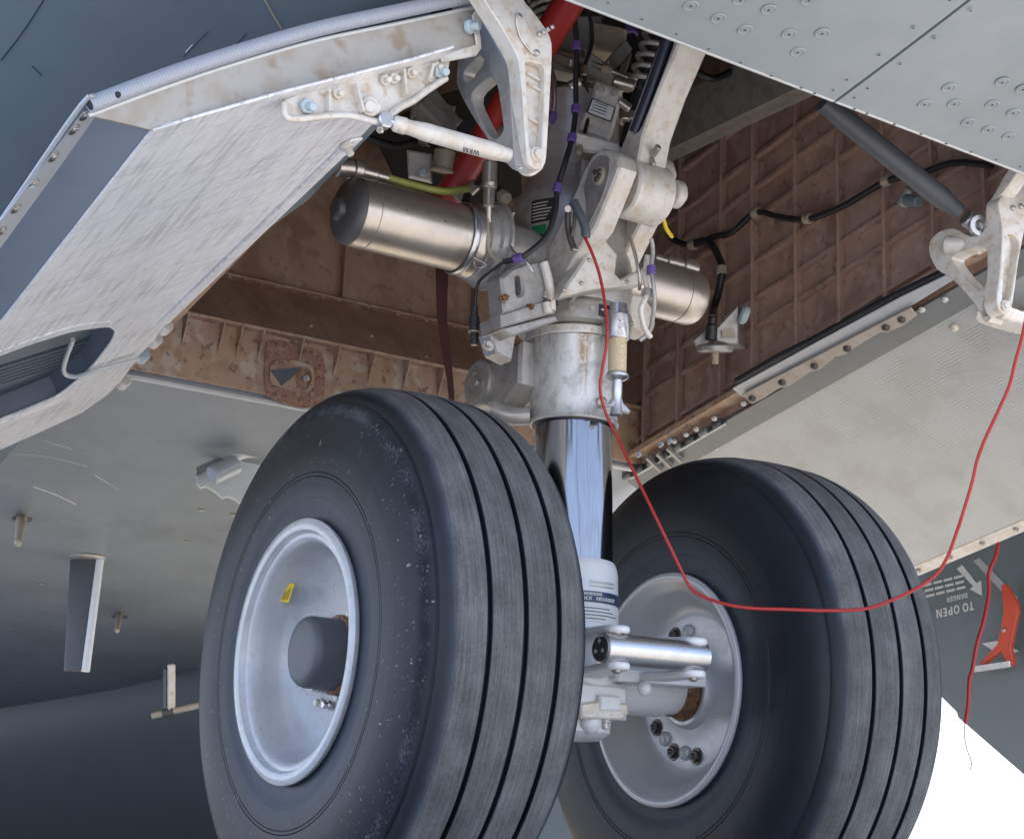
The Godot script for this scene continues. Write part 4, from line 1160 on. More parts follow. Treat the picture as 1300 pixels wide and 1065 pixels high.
func patch(c: Vector3, r: float, y0: float, y1: float, a0: float, a1: float) -> MB:
	var m := MB.new()
	m.lathe(Vector3(c.x, 0, c.z), Vector3.UP, [Vector2(y0, r - 0.001), Vector2(y0, r), Vector2(y1, r), Vector2(y1, r - 0.001)], 16, 0.3, 0.0, a0, a1 - a0, cam_side)
	return m

func round_words(text: String, size: float, mat_: Material, parent: Node3D, c: Vector3, r: float, y: float, a0: float, step: float) -> void:
	for w in text.split(" "):
		var a := a0 + step * w.length() / 2.0
		var rt := Vector3(0.816, 0, 0.577)
		var nn := cam_side * cos(a) + rt * sin(a)
		words("lettering", w, size, mat_, parent, Vector3(c.x, y, c.z) + nn * (r + 0.0004), Vector3.UP.cross(nn), Vector3.UP)
		a0 += step * (w.length() + 1)

func strut() -> void:
	var t := thing("landing_gear_strut", "weathered metal nose gear strut with chrome piston between the two wheels", "landing gear", Vector3(0, 0.3, 0.02))
	var m := MB.new()
	m.cyl(Vector3(0, 0.5, 0.03), Vector3(0, 0.93, 0.008), 0.0695, 0.001, 64)
	part("piston", m, M.chrome, t)
	m = MB.new()
	m.lathe(Vector3(0, 0.5, 0.03), Vector3(0, 1, -0.06), [Vector2(0, 0.06), Vector2(0, 0.077), Vector2(0.118, 0.0785), Vector2(0.130, 0.077), Vector2(0.138, 0.0745), Vector2(0.141, 0.0725), Vector2(0.141, 0.068)], 56, 0.45)
	var sleeve := part("lower_sleeve", m, M.white, t)
	var sc := Vector3(0, 0, 0.0268)
	part("band_label", patch(sc, 0.0794, 0.566, 0.585, -1.5, 1.6), M.navy_label, sleeve)
	round_words("NLG SHOCK ABSORBER", 0.0065, M.print, sleeve, sc, 0.0796, 0.572, -0.25, 0.07)
	round_words("WARNING", 0.0055, M.print, sleeve, sc, 0.0796, 0.580, 0.2, 0.06)
	part("data_label", patch(sc, 0.0796, 0.532, 0.562, 0.1, 1.35), M.print, sleeve)
	for k in 4:
		part("print_line", patch(sc, 0.0802, 0.537 + 0.006 * k, 0.5385 + 0.006 * k, 0.2, 0.75 + 0.13 * ((k * 7) % 4)), M.dark_grey, sleeve)
	for k in 2:
		part("print_line", patch(Vector3(0, 0, 0.026), 0.0798, 0.594 + 0.007 * k, 0.596 + 0.007 * k, 0.35, 1.05), M.rail_light, sleeve)
	m = MB.new()
	m.lathe(Vector3(0, 0.335, 0.035), Vector3.UP, [Vector2(0, 0), Vector2(0, 0.045), Vector2(0.012, 0.062), Vector2(0.06, 0.068), Vector2(0.1, 0.073), Vector2(0.17, 0.077), Vector2(0.18, 0.07)], 48, 0.8)
	m.box(Vector3(0.0, 0.4, 0.075), Vector3(0.062, 0, 0), Vector3(0, 0.03, 0), Vector3(0, 0, 0.035), 0.008)
	var block := part("axle_block", m, M.white, t)
	m = MB.new()
	m.prism([Vector3(-0.0447, 0.3899, 0.1180), Vector3(-0.0089, 0.3966, 0.1180), Vector3(0.0528, 0.3974, 0.1180), Vector3(0.0566, 0.3803, 0.1180), Vector3(0.0417, 0.3686, 0.1180), Vector3(-0.0440, 0.3651, 0.1180)], Vector3(0, 0, -0.05), 0.003)
	part("block_flange", m, M.cast, block)
	m = MB.new()
	m.prism([Vector3(-0.0088, 0.4070, 0.1220), Vector3(0.0344, 0.4078, 0.1220), Vector3(0.0384, 0.3828, 0.1220), Vector3(-0.0081, 0.3807, 0.1220)], Vector3(0, 0, -0.03), 0.003)
	part("block_pad", m, M.white, block)
	m = MB.new()
	m.ball(Vector3(-0.0074, 0.3637, 0.0900), 0.022, 20)
	m.cyl(Vector3(-0.0080, 0.3849, 0.0900), Vector3(-0.0074, 0.3637, 0.0900), 0.022, 0.001, 24)
	part("block_foot", m, M.white, block)
	spot("bolt", stud, M.bolt_light, block, Vector3(0.0200, 0.3705, 0.1000), Vector3.DOWN, 0.0, 1.3)
	m = MB.new()
	m.lathe(Vector3(-0.325, 0.4432, 0), Vector3.RIGHT, [Vector2(0, 0), Vector2(0, 0.043), Vector2(0.1, 0.047), Vector2(0.115, 0.052), Vector2(0.2, 0.0535), Vector2(0.45, 0.0535), Vector2(0.535, 0.052), Vector2(0.55, 0.047), Vector2(0.65, 0.043), Vector2(0.65, 0)], 48, 0.6)
	part("axle", m, M.white, t)
	# towing fitting ahead of the block
	var tow := part("tow_pin", MB.new().cyl(Vector3(-0.1043, 0.4671, 0.2500), Vector3(0.1099, 0.4707, 0.2500), 0.0255, 0.003, 32), M.steel, t)
	m = MB.new()
	m.cyl(Vector3(-0.1059, 0.4676, 0.2500), Vector3(-0.0980, 0.4670, 0.2500), 0.022, 0.002, 24)
	part("pin_end", m, M.rubber, tow)
	for k in 3:
		var a := TAU * k / 3.0
		spot("pin_screw", rivet, M.bolt, tow, Vector3(-0.1065, 0.4675, 0.2500) + Vector3(0, cos(a), sin(a)) * 0.011, Vector3.LEFT, 0.0, 1.1)
	for w in [[Vector3(-0.0719, 0.5002, 0.2500), Vector3(-0.0140, 0.5123, 0.0700)], [Vector3(-0.0704, 0.4403, 0.2500), Vector3(-0.0169, 0.4416, 0.0700)], [Vector3(0.0909, 0.4966, 0.2500), Vector3(0.1343, 0.5150, 0.0600)], [Vector3(0.0882, 0.4412, 0.2500), Vector3(0.1008, 0.4467, 0.0600)]]:
		m = MB.new()
		var ax: Vector3 = (w[1] - w[0]).normalized()
		var sd := ax.cross(Vector3.UP).normalized() * 0.0215
		var up := sd.cross(ax).normalized() * 0.012
		var pts := []
		for i in 9:
			var a := PI * i / 8.0
			pts.append(w[0] + sd * cos(a) - ax * 0.0215 * sin(a) - up * 0.5)
		pts.append(w[1] - sd * 1.5 - up * 0.5)
		pts.append(w[1] + sd * 1.5 - up * 0.5)
		m.prism(pts, up, 0.003)
		var tab := part("tow_tab", m, M.white, tow)
		spot("tab_bolt", roundhead, M.bolt, tab, w[0] + Vector3(0, -0.0065, 0), Vector3.DOWN, 0.0, 1.2)
	m = MB.new()
	m.bar(Vector3(0.0197, 0.4427, 0.1000), Vector3(0.2193, 0.4485, 0.1000), 0.06, 0.02, Vector3.UP, 0.004)
	m.ball(Vector3(0.0710, 0.4230, 0.1400), 0.013, 16)
	part("tow_arm", m, M.white, tow)
	# outer barrel
	m = MB.new()
	m.lathe(Vector3(0, 0.897, 0.0095), Vector3.UP, [Vector2(0.02, 0.0705), Vector2(0.003, 0.072), Vector2(0, 0.075), Vector2(0, 0.080), Vector2(0.003, 0.0825), Vector2(0.007, 0.081), Vector2(0.011, 0.0795), Vector2(0.03, 0.0805), Vector2(0.08, 0.082), Vector2(0.12, 0.085), Vector2(0.15, 0.089), Vector2(0.156, 0.086), Vector2(0.165, 0.083), Vector2(0.22, 0.083)], 72, 0.5, 0.26)
	var barrel := part("barrel", m, M.barrel_runs, t)
	m = MB.new()
	m.lathe(Vector3(0, 0.896, 0.0095), Vector3.UP, [Vector2(-0.001, 0.0698), Vector2(-0.001, 0.0755), Vector2(0.003, 0.0755)], 64)
	part("wiper_ring", m, M.black, barrel)
	m = MB.new()
	m.lathe(Vector3(0, 1.05, 0.006), Vector3.UP, [Vector2(0, 0.084), Vector2(0, 0.09), Vector2(0.004, 0.0915), Vector2(0.008, 0.09), Vector2(0.012, 0.0915), Vector2(0.016, 0.09), Vector2(0.016, 0.084)], 64, 0.8)
	part("collar_band", m, M.box_metal, barrel)
	m = MB.new()
	m.cyl(Vector3(-0.125, 0.985, -0.13), Vector3(-0.06, 0.985, -0.13), 0.046, 0.004, 36)
	m.prism([Vector3(-0.115, 1.02, -0.12), Vector3(-0.115, 0.95, -0.15), Vector3(-0.115, 0.93, -0.05), Vector3(-0.115, 0.96, 0.0), Vector3(-0.115, 1.04, 0.0)], Vector3(0.05, 0, 0), 0.006)
	var lug := part("torque_lug", m, M.cast_grey, barrel)
	m = MB.new()
	m.lathe(Vector3(-0.125, 0.985, -0.13), Vector3.LEFT, [Vector2(0, 0.028), Vector2(0.004, 0.028), Vector2(0.004, 0.02), Vector2(0.002, 0.019), Vector2(0.002, 0.013), Vector2(0.008, 0.012), Vector2(0.008, 0)], 24)
	part("lug_pin", m, M.bolt, lug)
	m = MB.new()
	m.path([Vector3(-0.1265, 0.9210, -0.0600), Vector3(-0.1100, 0.9081, -0.0400), Vector3(-0.0772, 0.9098, -0.0200)], 0.017, 12, 4)
	part("lug_web", m, M.cast_grey, barrel)
	m = MB.new()
	m.cyl(Vector3(0.0111, 0.9301, 0.0800), Vector3(-0.0020, 0.9243, 0.0980), 0.0105, 0.003, 16)
	part("grease_point", m, M.bolt, barrel)
	# steering collar and its clamp plates
	m = MB.new()
	m.lathe(Vector3(0, 1.07, 0.003), Vector3.UP, [Vector2(0, 0.085), Vector2(0, 0.1), Vector2(0.004, 0.106), Vector2(0.034, 0.107), Vector2(0.04, 0.105), Vector2(0.046, 0.098)], 64, 0.6)
	var collar := part("steering_collar", m, M.cast_grey, t)
	for k in 9:
		var a := -1.5 + 0.36 * k
		var nn0 := cam_side * cos(a) + Vector3(0.816, 0, 0.577) * sin(a)
		if a < 0.3 or a > 1.1:
			spot("collar_bolt", hexhead, M.bolt, collar, Vector3(0, 1.091, 0.003) + nn0 * 0.107, nn0, 0.3 * k, 0.75)
	part("collar_placard", patch(Vector3(0, 0, 0.003), 0.1078, 1.08, 1.102, 0.42, 1.0), M.black, collar)
	for w in [[1.0965, 0.62, 0.72], [1.0905, 0.47, 0.94], [1.0845, 0.52, 0.9]]:
		for k in 5:
			var a0: float = lerpf(w[1], w[2], k / 5.0)
			part("print_line", patch(Vector3(0, 0, 0.003), 0.1081, w[0], w[0] + 0.0032, a0, a0 + (w[2] - w[1]) / 6.5), M.print, collar)
	m = MB.new()
	m.prism([Vector3(-0.2338, 1.0363, 0.1180), Vector3(-0.1956, 1.0555, 0.1180), Vector3(-0.1404, 1.0828, 0.1180), Vector3(-0.1235, 1.0776, 0.1180), Vector3(-0.1196, 1.0625, 0.1180), Vector3(-0.1460, 1.0514, 0.1180), Vector3(-0.2312, 1.0129, 0.1180)], Vector3(0.0, 0, -0.07), 0.003)
	part("clamp_plate", m, M.cast_grey, collar)
	m = MB.new()
	m.prism([Vector3(-0.2257, 1.0140, 0.1120), Vector3(-0.1418, 1.0508, 0.1120), Vector3(-0.1154, 1.0605, 0.1120), Vector3(-0.1100, 1.0514, 0.1120), Vector3(-0.1576, 1.0289, 0.1120), Vector3(-0.2027, 1.0058, 0.1120)], Vector3(0.0, 0, -0.07), 0.003)
	part("clamp_plate", m, M.cast_grey, collar)
	m = MB.new()
	m.prism([Vector3(-0.2246, 1.0171, 0.0700), Vector3(-0.1956, 1.0285, 0.0700), Vector3(-0.1691, 1.0251, 0.0700), Vector3(-0.1769, 0.9748, 0.0700), Vector3(-0.2100, 0.9828, 0.0700)], Vector3(0.0, 0, -0.04), 0.003)
	part("clamp_plate", m, M.cast_grey, collar)
	spot("bolt", stud, M.bolt, collar, Vector3(-0.2345, 0.9872, 0.0800), Vector3(-0.5, 0, 1), 0.2, 1.5)
	spot("bolt", stud, M.bolt, collar, Vector3(-0.1397, 1.0844, 0.1120), Vector3.UP, 0.2, 1.1)
	m = MB.new()
	m.cyl(Vector3(-0.1430, 1.0769, 0.1220), Vector3(-0.1389, 1.0561, 0.1220), 0.008, 0.002, 12)
	part("clamp_pin", m, M.cast, collar)
	m = MB.new()
	m.prism([Vector3(0.0960, 1.1644, 0.0400), Vector3(0.1330, 1.1660, 0.0400), Vector3(0.1559, 1.1458, 0.0400), Vector3(0.1639, 1.1164, 0.0400), Vector3(0.1494, 1.0919, 0.0400), Vector3(0.1234, 1.0960, 0.0400), Vector3(0.1010, 1.1069, 0.0400)], Vector3(0, 0, -0.05), 0.004, [], 2)
	part("collar_ear", m, M.cast, collar)
	# upper housing: a cast body with a column above
	m = MB.new()
	m.lathe(Vector3(0, 1.095, -0.01), Vector3.UP, [Vector2(0, 0.085), Vector2(0, 0.1), Vector2(0.02, 0.108), Vector2(0.06, 0.115), Vector2(0.2, 0.117), Vector2(0.23, 0.112), Vector2(0.25, 0.1), Vector2(0.27, 0.088), Vector2(0.32, 0.083), Vector2(0.44, 0.083), Vector2(0.45, 0.075), Vector2(0.45, 0)], 64, 0.6)
	var body := part("upper_housing", m, M.cast_grey, t)
	m = MB.new()
	m.prism([Vector3(-0.07, 1.1, 0.06), Vector3(0.06, 1.1, 0.06), Vector3(0.06, 1.38, 0.06), Vector3(-0.05, 1.38, 0.06)], Vector3(0, 0, 0.03), 0.004)
	part("housing_front", m, M.cast_grey, body)
	m = MB.new()
	m.prism([Vector3(-0.2329, 1.1049, 0.1120), Vector3(-0.2110, 1.1270, 0.1120), Vector3(-0.1819, 1.1421, 0.1120), Vector3(-0.1457, 1.1574, 0.1120), Vector3(-0.1332, 1.1353, 0.1120), Vector3(-0.1223, 1.0678, 0.1120), Vector3(-0.1910, 1.0394, 0.1120), Vector3(-0.2236, 1.0413, 0.1120)], Vector3(0, 0, -0.05), 0.005, [[Vector3(-0.2022, 1.1145, 0.1120), Vector3(-0.1909, 1.1198, 0.1120), Vector3(-0.1863, 1.0862, 0.1120), Vector3(-0.1975, 1.0781, 0.1120)]], 0)
	var brk := part("slotted_bracket", m, M.cast_grey, body)
	m = MB.new()
	m.path([Vector3(-0.1495, 1.1491, 0.1180), Vector3(-0.1402, 1.1234, 0.1180), Vector3(-0.1325, 1.0960, 0.1180), Vector3(-0.1298, 1.0648, 0.1180)], 0.0085, 10, 4)
	part("bracket_edge", m, M.cast, brk)
	m = MB.new()
	m.prism([Vector3(-0.1481, 1.0787, 0.1050), Vector3(-0.1215, 1.0871, 0.1050), Vector3(-0.1194, 1.0745, 0.1050), Vector3(-0.1459, 1.0647, 0.1050)], Vector3(0, 0, 0.02), 0.002)
	part("bracket_foot", m, M.gap, brk)
	for q in [Vector3(-0.2261, 1.0687, 0.1140), Vector3(-0.2324, 1.0646, 0.1140), Vector3(-0.1735, 1.0625, 0.1140)]:
		spot("bolt", stud, M.rust, brk, q, Vector3(0, 0, 1), 0.0, 0.9)
	# the two lugs carrying the brace pin
	for w in [[-0.095, [Vector3(-0.0950, 1.1414, -0.0277), Vector3(-0.0950, 1.1208, 0.0699), Vector3(-0.0950, 1.1496, 0.1174), Vector3(-0.0950, 1.1874, 0.1612), Vector3(-0.0950, 1.2029, 0.1934), Vector3(-0.0950, 1.2728, 0.2462), Vector3(-0.0950, 1.2956, 0.2613), Vector3(-0.0950, 1.3163, 0.2561), Vector3(-0.0950, 1.3358, 0.2371), Vector3(-0.0950, 1.3482, 0.2089), Vector3(-0.0950, 1.3441, 0.1808), Vector3(-0.0950, 1.3262, 0.1577), Vector3(-0.0950, 1.3043, 0.1419), Vector3(-0.0950, 1.2686, 0.1119), Vector3(-0.0950, 1.1880, 0.0364)]], [0.045, [Vector3(0.0450, 1.1714, -0.0050), Vector3(0.0450, 1.1545, 0.0718), Vector3(0.0450, 1.1932, 0.0754), Vector3(0.0450, 1.2420, 0.1193), Vector3(0.0450, 1.2847, 0.1604), Vector3(0.0450, 1.3250, 0.1871), Vector3(0.0450, 1.3497, 0.1958), Vector3(0.0450, 1.3742, 0.1860), Vector3(0.0450, 1.3929, 0.1623), Vector3(0.0450, 1.4024, 0.1290), Vector3(0.0450, 1.3923, 0.1029), Vector3(0.0450, 1.3693, 0.0818), Vector3(0.0450, 1.3069, 0.0298), Vector3(0.0450, 1.2362, -0.0253)]]]:
		m = MB.new()
		m.prism(w[1], Vector3(0.042, 0, 0), 0.004)
		part("pin_lug", m, M.cast, body)
	m = MB.new()
	m.prism([Vector3(-0.0985, 1.2499, 0.1705), Vector3(-0.0985, 1.2890, 0.1594), Vector3(-0.0985, 1.3295, 0.1815), Vector3(-0.0985, 1.3352, 0.2048), Vector3(-0.0985, 1.3260, 0.2284), Vector3(-0.0985, 1.3073, 0.2405), Vector3(-0.0985, 1.2799, 0.2346), Vector3(-0.0985, 1.2503, 0.2173), Vector3(-0.0985, 1.1955, 0.1657)], Vector3(0.004, 0, 0), 0.0015, [], 3)
	var boss := part("lug_plate", m, M.cast_grey, body)
	m = MB.new()
	m.cyl(Vector3(-0.1035, 1.2958, 0.2085), Vector3(-0.1035, 1.2958, 0.2085) + Vector3(0.013, 0, 0), 0.0175, 0.002, 28)
	part("pin_end", m, M.cream, boss)
	for w in [[-0.7, 0.8], [0.8, 0.5], [-0.2, -0.9], [0.75, -0.55]]:
		spot("pin_nut", roundhead, M.bolt_dark, boss, Vector3(-0.1037, 1.2957, 0.2088) + Vector3(0, w[1], w[0]) * 0.0085, Vector3.LEFT, 0.0, 0.75)
	m = MB.new()
	m.cyl(Vector3(0.087, 1.32, 0.175), Vector3(0.108, 1.32, 0.175), 0.026, 0.003, 24)
	m.cyl(Vector3(0.1, 1.32, 0.175), Vector3(0.116, 1.32, 0.175), 0.017, 0.003, 16)
	part("pin_nut", m, M.cast, body)
	m = MB.new()
	m.prism([Vector3(-0.1347, 1.0798, 0.1000), Vector3(-0.1156, 1.1130, 0.1000), Vector3(-0.0831, 1.1628, 0.1000), Vector3(-0.0501, 1.2165, 0.1000), Vector3(-0.0106, 1.1863, 0.1000), Vector3(-0.0149, 1.1494, 0.1000), Vector3(-0.0023, 1.1416, 0.1000), Vector3(0.0256, 1.1611, 0.1000), Vector3(0.0646, 1.1833, 0.1000), Vector3(0.0653, 1.1515, 0.1000), Vector3(0.0015, 1.1290, 0.1000), Vector3(-0.0591, 1.1117, 0.1000)], Vector3(0, 0, 0.05), 0.004)
	part("lug_root", m, M.cast, body)
	for q in [Vector3(-0.1267, 1.0947, 0.1505), Vector3(-0.0902, 1.1140, 0.1505), Vector3(-0.0746, 1.1612, 0.1505), Vector3(0.0094, 1.1383, 0.1505)]:
		spot("root_bolt", roundhead, M.bolt, body, q, Vector3.BACK, 0.0, 0.6)
	m = MB.new()
	m.path([Vector3(-0.1804, 1.2508, 0.0630), Vector3(-0.1874, 1.2170, 0.0606), Vector3(-0.1922, 1.1718, 0.0808), Vector3(-0.1813, 1.1497, 0.1058), Vector3(-0.1665, 1.1302, 0.1095)], 0.0035, 8, 6)
	part("hydraulic_tube", m, M.steel, body)
	m = MB.new()
	m.path([Vector3(0.0000, 1.2171, 0.1698), Vector3(0.0007, 1.1807, 0.1838), Vector3(0.0083, 1.1398, 0.1888), Vector3(0.0181, 1.1187, 0.1765)], 0.0032, 8, 6)
	part("hydraulic_tube", m, M.can, body)
	# placards on the housing
	var hc := Vector3(0, 0, -0.01)
	part("data_placard", patch(hc, 0.1175, 1.258, 1.302, -0.70, -0.30), M.black, body)
	for k in 6:
		part("print_line", patch(hc, 0.1182, 1.263 + 0.0062 * k, 1.2648 + 0.0062 * k, -0.67, -0.42 + 0.03 * ((k * 5) % 4)), M.cast, body)
	var gp := part("direction_placard", patch(hc, 0.1175, 1.216, 1.252, -0.68, -0.42), M.green, body)
	part("arrow_shaft", patch(hc, 0.1182, 1.231, 1.2325, -0.60, -0.50), M.ink, gp)
	m = MB.new()
	var nn := cam_side * cos(-0.49) + Vector3(0.816, 0, 0.577) * sin(-0.49)
	var ap := hc + Vector3(0, 1.2318, 0) + nn * 0.1182
	var rt := Vector3.UP.cross(nn)
	m.prism([ap + rt * 0.004, ap - rt * 0.003 + Vector3(0, 0.005, 0), ap - rt * 0.003 - Vector3(0, 0.005, 0)], nn * 0.0005, 0.0)
	part("arrow_head", m, M.ink, gp)
	# locking pin tool clipped on the collar front
	t = thing("lock_gauge", "chrome and tan cylindrical gauge with flared foot hanging on the collar front", "gauge", Vector3(0.0148, 0.9088, 0.1250))
	var ax := Vector3(0.0106, 1.0829, 0.1250)
	m = MB.new()
	var y0 := ax.y
	m.lathe(Vector3(ax.x, 0, ax.z), Vector3.UP, [Vector2(y0 - 0.046, 0), Vector2(y0 - 0.046, 0.02), Vector2(y0 - 0.043, 0.022), Vector2(y0 - 0.002, 0.022), Vector2(y0, 0.019), Vector2(y0 + 0.02, 0.016), Vector2(y0 + 0.02, 0)], 28)
	var hd := part("gauge_head", m, M.steel, t)
	for q in [0.006, -0.008, -0.022]:
		m = MB.new()
		m.cyl(Vector3(-0.0012, 1.0749, 0.1480) + Vector3(0, q - 0.01, 0), Vector3(-0.0012, 1.0749, 0.1480) + Vector3(0, q - 0.01, 0.0012), 0.0062, 0.0, 16)
		part("gauge_mark", m, M.print, hd)
	m = MB.new()
	m.lathe(Vector3(ax.x, 0, ax.z), Vector3.UP, [Vector2(y0 - 0.108, 0.015), Vector2(y0 - 0.105, 0.0165), Vector2(y0 - 0.046, 0.0165)], 28)
	part("scale_label", m, M.tan_label, t)
	m = MB.new()
	m.lathe(Vector3(ax.x, 0, ax.z), Vector3.UP, [Vector2(y0 - 0.185, 0), Vector2(y0 - 0.185, 0.012), Vector2(y0 - 0.178, 0.011), Vector2(y0 - 0.165, 0.009), Vector2(y0 - 0.145, 0.0095), Vector2(y0 - 0.142, 0.010), Vector2(y0 - 0.122, 0.010), Vector2(y0 - 0.12, 0.016), Vector2(y0 - 0.116, 0.021), Vector2(y0 - 0.111, 0.021), Vector2(y0 - 0.107, 0.017)], 28)
	part("gauge_stem", m, M.steel, t)
	m = MB.new()
	m.prism([Vector3(-0.0251, 0.9110, 0.1300), Vector3(-0.0064, 0.9171, 0.1300), Vector3(0.0053, 0.9321, 0.1300), Vector3(0.0192, 0.9345, 0.1300), Vector3(0.0247, 0.9210, 0.1300), Vector3(0.0407, 0.9108, 0.1300), Vector3(0.0373, 0.9045, 0.1300), Vector3(0.0233, 0.9050, 0.1300), Vector3(0.0024, 0.9114, 0.1300), Vector3(-0.0216, 0.9073, 0.1300)], Vector3(0, 0, -0.012), 0.003, [], 0)
	part("gauge_foot", m, M.rail_light, t)
	m = MB.new()
	m.bar(Vector3(ax.x, y0 - 0.02, 0.08), Vector3(ax.x, y0 - 0.02, ax.z), 0.03, 0.03, Vector3.UP, 0.004)
	part("gauge_clamp", m, M.cast_grey, t)

func steering() -> void:
	# rack cylinders to both sides of the housing
	var t := thing("steering_cylinder", "long bronze toned steering cylinder pointing left from the strut", "cylinder", Vector3(-0.3, 1.14, 0), "steering cylinders")
	var c := Vector3(0, 1.203, 0)
	var m := MB.new()
	m.lathe(c, Vector3.LEFT, [Vector2(0.08, 0.05), Vector2(0.186, 0.05), Vector2(0.186, 0.08), Vector2(0.188, 0.082), Vector2(0.193, 0.082), Vector2(0.195, 0.076), Vector2(0.205, 0.076), Vector2(0.21, 0.07), Vector2(0.225, 0.07), Vector2(0.23, 0.062)], 48)
	var fl := part("mounting_flange", m, M.cast_grey, t)
	for k in 10:
		var a := TAU * k / 10.0
		spot("flange_bolt", hexhead, M.bolt, fl, c + Vector3(-0.2055, cos(a) * 0.0725, sin(a) * 0.0725), Vector3.LEFT, a, 0.55)
	m = MB.new()
	m.lathe(c, Vector3.LEFT, [Vector2(0.225, 0.03), Vector2(0.225, 0.066), Vector2(0.232, 0.068), Vector2(0.24, 0.066), Vector2(0.246, 0.0625), Vector2(0.25, 0.0605), Vector2(0.44, 0.0605), Vector2(0.4405, 0.0618), Vector2(0.4425, 0.0618), Vector2(0.443, 0.0605), Vector2(0.47, 0.0605)], 56, 0.4)
	var can := part("cylinder_body", m, M.can, t)
	m = MB.new()
	m.lathe(c, Vector3.LEFT, [Vector2(0.246, 0.064), Vector2(0.249, 0.066), Vector2(0.256, 0.066), Vector2(0.259, 0.064)], 48)
	part("clamp_band", m, M.steel, can)
	m = MB.new()
	m.path([Vector3(-0.25, 1.15, 0.06), Vector3(-0.262, 1.138, 0.068), Vector3(-0.25, 1.132, 0.06), Vector3(-0.235, 1.14, 0.065), Vector3(-0.262, 1.147, 0.066)], 0.0018, 6, 6)
	part("lock_wire", m, M.bolt, can)
	m = MB.new()
	m.lathe(c, Vector3.LEFT, [Vector2(0.469, 0.055), Vector2(0.469, 0.0605), Vector2(0.478, 0.0585), Vector2(0.487, 0.05), Vector2(0.492, 0.036), Vector2(0.4935, 0.0)], 48, 0.8)
	var cap := part("end_cap", m, M.can_cap, t)
	m = MB.new()
	m.lathe(c + Vector3(0, 0.0, 0.0), Vector3.LEFT, [Vector2(0.49, 0.024), Vector2(0.502, 0.022), Vector2(0.505, 0.018), Vector2(0.506, 0)], 5, 0.2)
	part("cap_boss", m, M.can_cap, cap)
	m = MB.new()
	m.cyl(Vector3(-0.472, 1.245, -0.01), Vector3(-0.476, 1.282, -0.01), 0.012, 0.002, 16)
	m.cyl(Vector3(-0.5084, 1.2746, 0.0000), Vector3(-0.4750, 1.2803, 0.0000), 0.0175, 0.003, 24)
	m.cyl(Vector3(-0.4750, 1.2803, 0.0000), Vector3(-0.4579, 1.2802, 0.0000), 0.0195, 0.002, 8)
	m.cyl(Vector3(-0.4579, 1.2802, 0.0000), Vector3(-0.4267, 1.2808, 0.0000), 0.0115, 0.002, 16)
	m.cyl(Vector3(-0.4267, 1.2808, 0.0000), Vector3(-0.4046, 1.2805, 0.0000), 0.009, 0.001, 8)
	part("hose_elbow", m, M.can, t)
	m = MB.new()
	m.path([Vector3(-0.4078, 1.2812, 0.0000), Vector3(-0.3519, 1.2804, 0.0000), Vector3(-0.2919, 1.2834, 0.0000), Vector3(-0.2248, 1.3139, -0.0300)], 0.0068, 10, 5)
	part("pipe", m, M.olive, t)
	t = thing("steering_cylinder", "short bronze toned steering cylinder right of the strut", "cylinder", Vector3(0.22, 1.14, 0), "steering cylinders")
	m = MB.new()
	m.lathe(c, Vector3.RIGHT, [Vector2(0.09, 0.03), Vector2(0.09, 0.0545), Vector2(0.238, 0.0545), Vector2(0.2382, 0.053), Vector2(0.2405, 0.053), Vector2(0.241, 0.0545), Vector2(0.275, 0.0545), Vector2(0.284, 0.051), Vector2(0.288, 0.044), Vector2(0.289, 0)], 56, 0.4)
	part("cylinder_body", m, M.can, t)
	m = MB.new()
	m.cyl(Vector3(0.2800, 1.2594, 0.0100), Vector3(0.2466, 1.2617, 0.0100), 0.017, 0.003, 20)
	m.cyl(Vector3(0.2466, 1.2617, 0.0100), Vector3(0.2078, 1.2611, 0.0100), 0.0125, 0.002, 8)
	m.cyl(Vector3(0.2078, 1.2611, 0.0100), Vector3(0.1771, 1.2623, 0.0100), 0.009, 0.002, 12)
	m.cyl(Vector3(0.2825, 1.2399, 0.0000), Vector3(0.2822, 1.2593, 0.0000), 0.014, 0.002, 14)
	part("hose_elbow", m, M.can, t)

